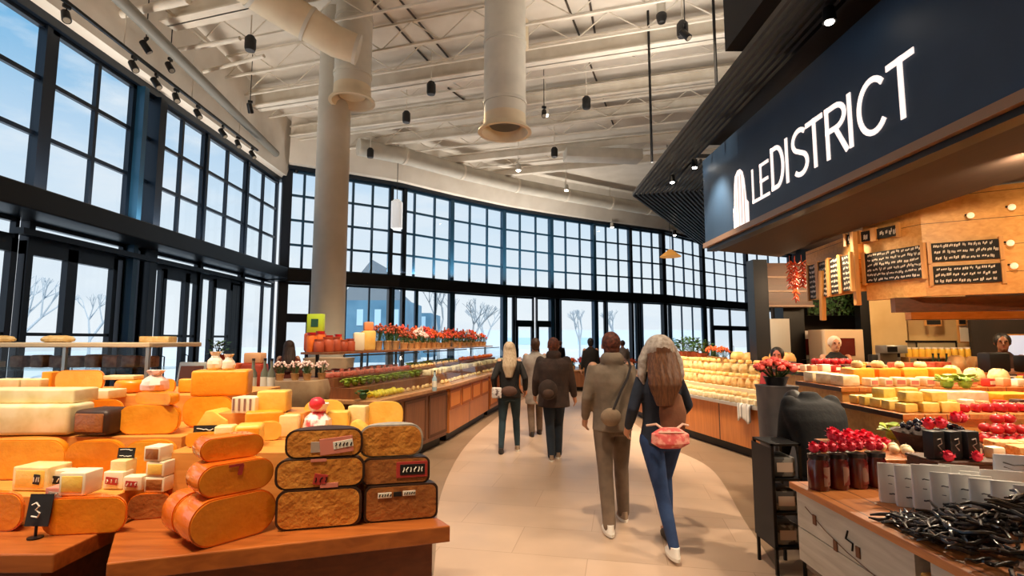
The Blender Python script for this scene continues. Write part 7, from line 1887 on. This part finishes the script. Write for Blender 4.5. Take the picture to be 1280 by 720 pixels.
# coffee machine and equipment on the back counter
def on_counter(px, Y): q = P_(px, 430, Y); return (q.x, Y, 1.151)
o = empty('coffee_machine', 'black and steel coffee machine on the stall back counter', 'coffee machine', on_counter(1114, 8.12))
MB().b2((-.16, -.12, 0), (.16, .14, .10)).b2((-.16, .04, .1), (.16, .14, .34)).b2((-.16, -.12, .34), (.16, .14, .46)).build('machine_body', M_STEEL, o, bevel=.01)
MB().b2((-.15, -.125, .36), (.0, -.12, .44)).build('control_panel', M_BLACK, o, smooth=0); MB().tube([(.06, -.06, .34), (.06, -.06, .28)], .02, 10).build('group_head', M_BLACK, o); MB().lathe([(.001, 0), (.03, 0), (.035, .07), (.001, .07)], 14, c=(.06, -.06, .101)).build('cup', M_LWHITE, o)
tag(put(pack('black_canister', .1, .1, .32, M_SPK)(), on_counter(1090, 8.1)), 'tall black canister beside the coffee machine', 'canister')
for k, (px, lb) in enumerate([(1165, 'dark bottle beside the coffee machine'), (1172, 'second dark bottle past the coffee machine'), (1182, 'dark bottle before the jar shelves')]): put(POOL.get('dkb', bottle('glass_bottle', C_('green_bottle', (40, 60, 40), r=.15), .34)), on_counter(px, 8.0), 0, 1, lb)
# glass jar shelves glowing warm
sh = empty('jar_shelf', 'two-level shelf of golden jars against the cream stall wall', 'shelf', (6.5, 8.05, 1.151))
for z in (0.0, .26): MB().b2((-.5, 0, z), (.75, .2, z + .02)).build('shelf_board', M_PLY2, sh, smooth=0)
for x in (-.5, .12, .73): MB().b2((x, .0, .02), (x + .02, .2, .259)).build('divider', M_PLY2, sh, smooth=0)
scatter('gjar', jar('honey_jar', C_('honey_gold', (236, 190, 70), r=.2, coat=.5), M_LWHITE, None, .045, .15), [(6.5 - .43 + .1 * k + (.03 if k > 5 else 0), 8.14, 1.151 + .021) for k in range(12)] + [(6.5 - .43 + .1 * k, 8.14, 1.151 + .281) for k in range(12)], 'golden honey jar on the shelf against the cream wall', 'jar', 'honey jars on the stall shelf', jp=.003, sc=(.95, 1.0))
# framed black price boards on the back wall, screen at the frame edge
def wallboard(lb, px, py, Y, w_, h, m, name='wall_board', emit=None):
    q = P_(px, py, Y); o = empty(name, lb, 'board', (q.x, Y, q.z - h / 2)); MB().b2((-w_ / 2, -.01, 0), (w_ / 2, .02, h)).build('frame', M_PLY2, o, smooth=0); MB().b2((-w_ / 2 + .02, -.016, .02), (w_ / 2 - .02, -.010, h - .02)).build('board_face', m, o, smooth=0); return o
wallboard('small black framed notice on the cream stall wall', 1166, 398, 8.55, .26, .24, M_CHALK); wallboard('tiny black notice high on the cream stall wall', 1202, 402, 8.3, .14, .12, M_CHALK)
sc = wallboard('glowing pale screen at the frame edge behind the stall worker', 1276, 436, 7.6, .55, .42, mat('lit_screen', (190, 200, 220), .4, emit=.8), 'menu_screen')
struct(MB().bar((7.0, 8.1, 1.9), (9.0, 7.5, 1.9), .08, 1.1).build('wall_stall_dark', M_DARKWALL, smooth=0))
# equipment box with rack on the cream pillar side
o = empty('metal_frame', 'grey glass cabinet with a dark frame on the stall back counter', 'cabinet', on_counter(1170, 8.3)); MB().b2((-.3, 0, 0), (.3, .2, .5)).build('cabinet_body', mat('grey_green_metal', (160, 150, 120), .4), o, smooth=0); MB().b2((-.32, -.01, .5), (.32, .21, .53)).build('cabinet_top', M_BLACK, o, smooth=0)
for x in (-.31, .31): MB().b2((x - .01, -.012, 0), (x + .01, .0, .5)).build('post', M_BLACK, o, smooth=0)
# ------------------------------------------------------------------ fittings at the far end of the stall
p = P_(975, 430, 8.9)
o = empty('white_board', 'tall blank whiteboard standing on legs past the bakery island', 'whiteboard', (P_(969, 400, 9.0).x, 9.0, .0))
MB().b2((-.22, 0, 1.0), (.24, .03, 2.05)).build('board_face', mat('grey_white', (196, 194, 188), .5), o, smooth=0)
for x in (-.2, .22): MB().b2((x - .015, .03, 0), (x + .015, .06, 2.05)).build('leg', M_BLACK, o, smooth=0)
struct(MB().b2((P_(991, 400, 9.2).x - .16, 9.2, 0), (P_(991, 400, 9.2).x + .2, 9.5, 3.0)).build('pillar', M_BLACK, smooth=0))
struct(MB().b2((P_(945, 400, 8.6).x - .03, 8.55, 0), (P_(945, 400, 8.6).x + .2, 8.8, 3.0)).build('pillar', mat('dark_blue_post', (16, 26, 38), .5), smooth=0))
o = empty('upper_shelving', 'dark brown upper cupboard with pale shelf edges past the sign', 'cupboard', (P_(980, 360, 9.0).x, 8.95, 2.28))
MB().b2((-.42, 0, 0), (.45, .25, .72)).build('cupboard_body', M_DKWOOD, o, smooth=0)
for z in (-.03, .22, .46): MB().b2((-.43, -.03, z), (.46, .25, z + .03)).build('shelf_edge', mat('pale_shelf_edge', (150, 120, 100), .5), o, smooth=0)
# leafy wall panel with boxes below
o = empty('leafy_panel', 'panel of dark green foliage behind the stall workers', 'plant panel', (P_(1046, 378, 9.3).x, 9.22, 2.12)); MB().b2((-.55, .05, 0), (.5, .1, .5)).build('backing', M_BLACK, o, smooth=0)
mb = MB(); rr = random.Random(6)
for k in range(640):
    c = Vector((rr.uniform(-.53, .48), rr.uniform(-.03, .04), rr.uniform(.02, .48))); d = Vector((rr.uniform(-1, 1), -.4, rr.uniform(-1, 1))).normalized() * .05; s_ = d.cross(Vector((0, 1, 0))).normalized() * .018
    mb.add([c, c + d * .5 + s_, c + d, c + d * .5 - s_], [(0, 1, 2, 3)])
mb.build('foliage', G_DGREEN, o, smooth=0)
def oven(lb, px, Y, w_, h, m):
    q = P_(px, 430, Y); o = empty('pizza_oven', lb, 'oven', (q.x, Y, 0)); MB().b2((-w_ / 2, 0, 0), (w_ / 2, .5, h)).build('oven_body', m, o, smooth=0, bevel=.01); MB().b2((-w_ * .3, -.015, h - .42), (w_ * .25, 0, h - .14)).build('oven_window', mat('dark_red_glass', (96, 34, 26), .2), o, smooth=0); MB().tube([(-w_ * .35, -.04, h - .5), (w_ * .35, -.04, h - .5)], .012, 6).build('handle', M_STEEL, o); return o
oven('cream oven cabinet with a dark red window behind the stall workers', 1056, 8.6, .62, 1.86, mat('cream_enamel', (222, 192, 156), .4)); oven('white oven cabinet with a dark window beside the black pillar', 1012, 9.25, .5, 1.85, mat('white_enamel', (214, 206, 196), .4))
tag(put(crate('wicker_hamper', .5, .3, .25, C_('wicker', (150, 96, 56), r=.8, bump=.8, bscale=60), 6)(), (P_(1000, 430, 7.3).x, 7.15, 1.0)), 'wicker hamper on a brown cabinet between the two stall workers', 'hamper')
stand('brown cabinet under the wicker hamper', P_(1000, 430, 7.3).x - .45, P_(1000, 430, 7.3).x + .3, 6.92, 7.36, .999, M_DKWOOD, 'cabinet')
# wall behind the stall end and pale boards beyond
struct(MB().b2((4.9, 9.9, 0), (9.2, 10.0, 3.0)).build('wall_stall_end', M_DARKWALL, smooth=0))

# assorted small goods that fill the tiers between the rows
MIX = [('cream', WAX, .075), ('gold', C_('gold_foil', (232, 178, 80), r=.35, col2=(214, 150, 60), scale=18), .085), ('red', C_('red_wrapper', (196, 52, 42), r=.4), .07), ('brown', C_('brown_bag', (140, 86, 52), r=.7, bump=.4), .09), ('dark', C_('dark_wrapper', (40, 28, 26), r=.4), .075), ('peach', C_('peach_wrapper', (236, 168, 120), r=.5), .08)]
TN = {1: 'first', 2: 'second', 3: 'third', 4: 'highest'}
def mixed(t, pts, kinds, dz=0):
    for i, (x, y, z) in enumerate(pts):
        n_, m_, s_ = MIX[kinds[i % len(kinds)]]
        o = POOL.get('mix_' + n_, pack('wrapped_parcel', s_, s_ * .9, s_ * .85, m_, M_LWHITE if n_ in ('red', 'dark', 'brown') else None))
        put(o, (x + rg.uniform(-.008, .008), y + rg.uniform(-.008, .008), z), rg.uniform(-.35, .35), rg.uniform(.9, 1.25), 'small %s parcel among the mixed goods on the %s tier' % (n_, TN[t])); o['category'] = 'parcel'; o['group'] = 'small %s parcels on the %s tier' % (n_, TN[t])
mixed(1, grid(2.9, 3.08, 3.5, 3.78, Z1, .12, .12) + grid(2.46, 2.9, 3.16, 3.2, Z1, .115, .1) + grid(3.9, 4.5, 3.68, 3.78, Z1, .12, .1), [0, 5, 1, 3, 0, 2])
mixed(2, grid(3.3, 4.1, 4.10, 4.18, Z2, .12, .1) + grid(4.15, 4.9, 3.88, 4.0, Z2, .125, .12) + grid(4.75, 5.15, 4.05, 4.55, Z2, .13, .13), [1, 0, 5, 2, 3, 1, 4])
mixed(3, grid(4.15, 5.5, 4.68, 4.80, Z3, .125, .12) + grid(4.65, 5.5, 4.86, 5.36, Z3, .15, .16), [2, 5, 0, 3, 1, 4])
mixed(4, grid(3.05, 3.9, 5.48, 5.58, Z4, .12, .1) + grid(3.05, 3.25, 5.65, 6.1, Z4, .12, .14) + grid(3.8, 4.7, 5.84, 6.15, Z4, .14, .15), [5, 0, 2, 3, 1, 4])
# gold packets heaped on the amber blocks of the third tier and the pale block of the second
scatter('roll2', roll(), [(3.22 + .2 * k, 4.98, Z3 + .151) for k in range(4)], 'pale roll lying on the amber blocks of the third tier', 'bread roll', 'pale rolls on the amber blocks', jp=.01)
scatter('pasta', roll(), grid(2.88, 3.24, 3.94, 4.5, Z2 + .072, .15, .13)[::2], 'yellow pasta nest stacked in the second layer on the second tier', 'pasta', 'pasta nests in the second layer', jp=.006)

wallboard('bright white tiled panel on the cream stall wall above the honey jars', 1222, 415, 8.35, .62, .34, mat('white_tile', (246, 240, 226), .4), name='wall_panel')
# ------------------------------------------------------------------ light
def area(name, loc, rot, sx_, sy_, power, col):
    l = bpy.data.lights.new(name, 'AREA'); l.shape = 'RECTANGLE'; l.size = sx_; l.size_y = sy_; l.energy = power; l.color = col
    o = bpy.data.objects.new(name, l); COL.objects.link(o); o.location = loc; o.rotation_euler = rot; return o
def spot(name, loc, target, power, col, ang=60, blend=.6, r=.05):
    l = bpy.data.lights.new(name, 'SPOT'); l.energy = power; l.color = col; l.spot_size = math.radians(ang); l.spot_blend = blend; l.shadow_soft_size = r
    o = bpy.data.objects.new(name, l); COL.objects.link(o); o.location = loc
    o.rotation_euler = (Vector(target) - Vector(loc)).to_track_quat('-Z', 'Y').to_euler(); return o
WARM = (1.0, 0.80, 0.56); WARM2 = (1.0, 0.70, 0.40); SOFT = (1.0, 0.91, 0.80)
# added upward fills over the ledges and canopy brighten the ceiling; no fixtures modelled
area('ceiling_fill', (-6.8, 9.0, 3.9), (PI, 0, 0), .3, 12, 250, SOFT)
area('ceiling_fill', (-1.0, 19.3, 3.95), (PI, 0, .5), 9, .3, 330, SOFT)
area('ceiling_fill', (2.6, 8.5, 4.9), (PI, 0, 0), .8, 5, 190, SOFT)
# overhead fill spots, added apart from the modelled track to brighten displays and aisle
for (x, y, tx, ty, tz, p) in [(-2.6, 1.0, -1.4, 2.6, .9, 260), (-0.9, .9, -1.0, 2.7, .9, 240), (-4.2, 2.0, -2.6, 3.6, 1.0, 260), (-3.0, 3.0, -3.2, 5.2, 1, 220),
        (-.5, 5.0, -1.8, 8.0, 1, 420), (-.8, 8.5, -1.4, 11.5, 1, 500), (1.0, 12, .2, 16, 1, 600), (0.4, 3.0, .6, 6.0, 0, 330), (1.4, 8.0, 1.0, 10.0, 0, 350), (2.0, 6.5, 3.6, 8.6, .9, 330), (1.6, 9.5, 3.3, 10.8, .9, 330), (-.6, 6.0, -1.8, 7.6, 1, 200), (-1.8, .8, -1.1, 2.9, 1, 160), (-3.0, 2.6, -4.2, 5.3, 1.3, 260), (-.9, 7.0, -1.7, 9.6, 1.4, 220), (2.2, 7.6, 3.5, 8.6, 1, 260)]:
    spot('overhead_fill', (x, y, 6.6), (tx, ty, tz), p * 3, WARM, 50, .8, .08)

# the lamps set in the slatted canopy light the bakery island
for (x, y, tx, ty, tz, p) in [(2.5, 8.3, 3.6, 8.9, 1.0, 520), (2.75, 9.6, 3.3, 11.0, 1.0, 480), (2.4, 6.9, 3.7, 7.8, 1.0, 300)]:
    spot('canopy_spot', (x, y, 4.1), (tx, ty, tz), p, WARM, 85, .8, .08)
# added warm fill under the stall ceiling, without fixtures, brightens goods and walls
for (x, y, tx, ty, tz, p) in [(3.3, 3.0, 2.7, 3.4, 1, 230), (3.6, 2.4, 2.2, 2.3, .9, 110), (3.7, 4.6, 3.5, 4.4, 1.2, 330), (3.7, 6.6, 4.4, 6.0, 1.6, 110), (3.6, 3.6, 4.6, 5.4, 2.4, 170), (3.6, 6.0, 3.6, 5.2, 1.2, 200)]:
    spot('stall_fill_spot', (x, y, 2.97), (tx, ty, tz), p, WARM2 if tz > 1.5 else WARM, 115, .9, .06)
for (x, y, z, p) in [(5.6, 4.6, 2.6, 40), (6.8, 6.2, 2.9, 90), (5.6, 7.2, 2.7, 90), (4.6, 8.2, 2.6, 22)]:  # point fill added inside the stall, no lamp body
    l = bpy.data.lights.new('stall_fill_point', 'POINT'); l.energy = p; l.color = WARM2; l.shadow_soft_size = .12
    o = bpy.data.objects.new('stall_fill_point', l); COL.objects.link(o); o.location = (x, y, z)

sn = bpy.data.lights.new('sun', 'SUN'); sn.energy = 4.2; sn.angle = .01; sn.color = (1, .97, .92)
o = bpy.data.objects.new('sun', sn); COL.objects.link(o); o.rotation_euler = (math.radians(48), 0, math.radians(30))

# give every top-level mesh thing an origin at its own base
from mathutils import Matrix as _M
bpy.context.view_layer.update()
for o in list(COL.objects):
    if o.parent is None and o.type == 'MESH' and o.location.length < 1e-6 and o.data.users == 1 and len(o.data.vertices):
        vs = [v.co for v in o.data.vertices]
        c = Vector(((min(v.x for v in vs) + max(v.x for v in vs)) / 2, (min(v.y for v in vs) + max(v.y for v in vs)) / 2, min(v.z for v in vs)))
        if c.length < .3: continue
        o.data.transform(_M.Translation(-c)); o.location = c
        for ch in o.children: ch.location = ch.location - c
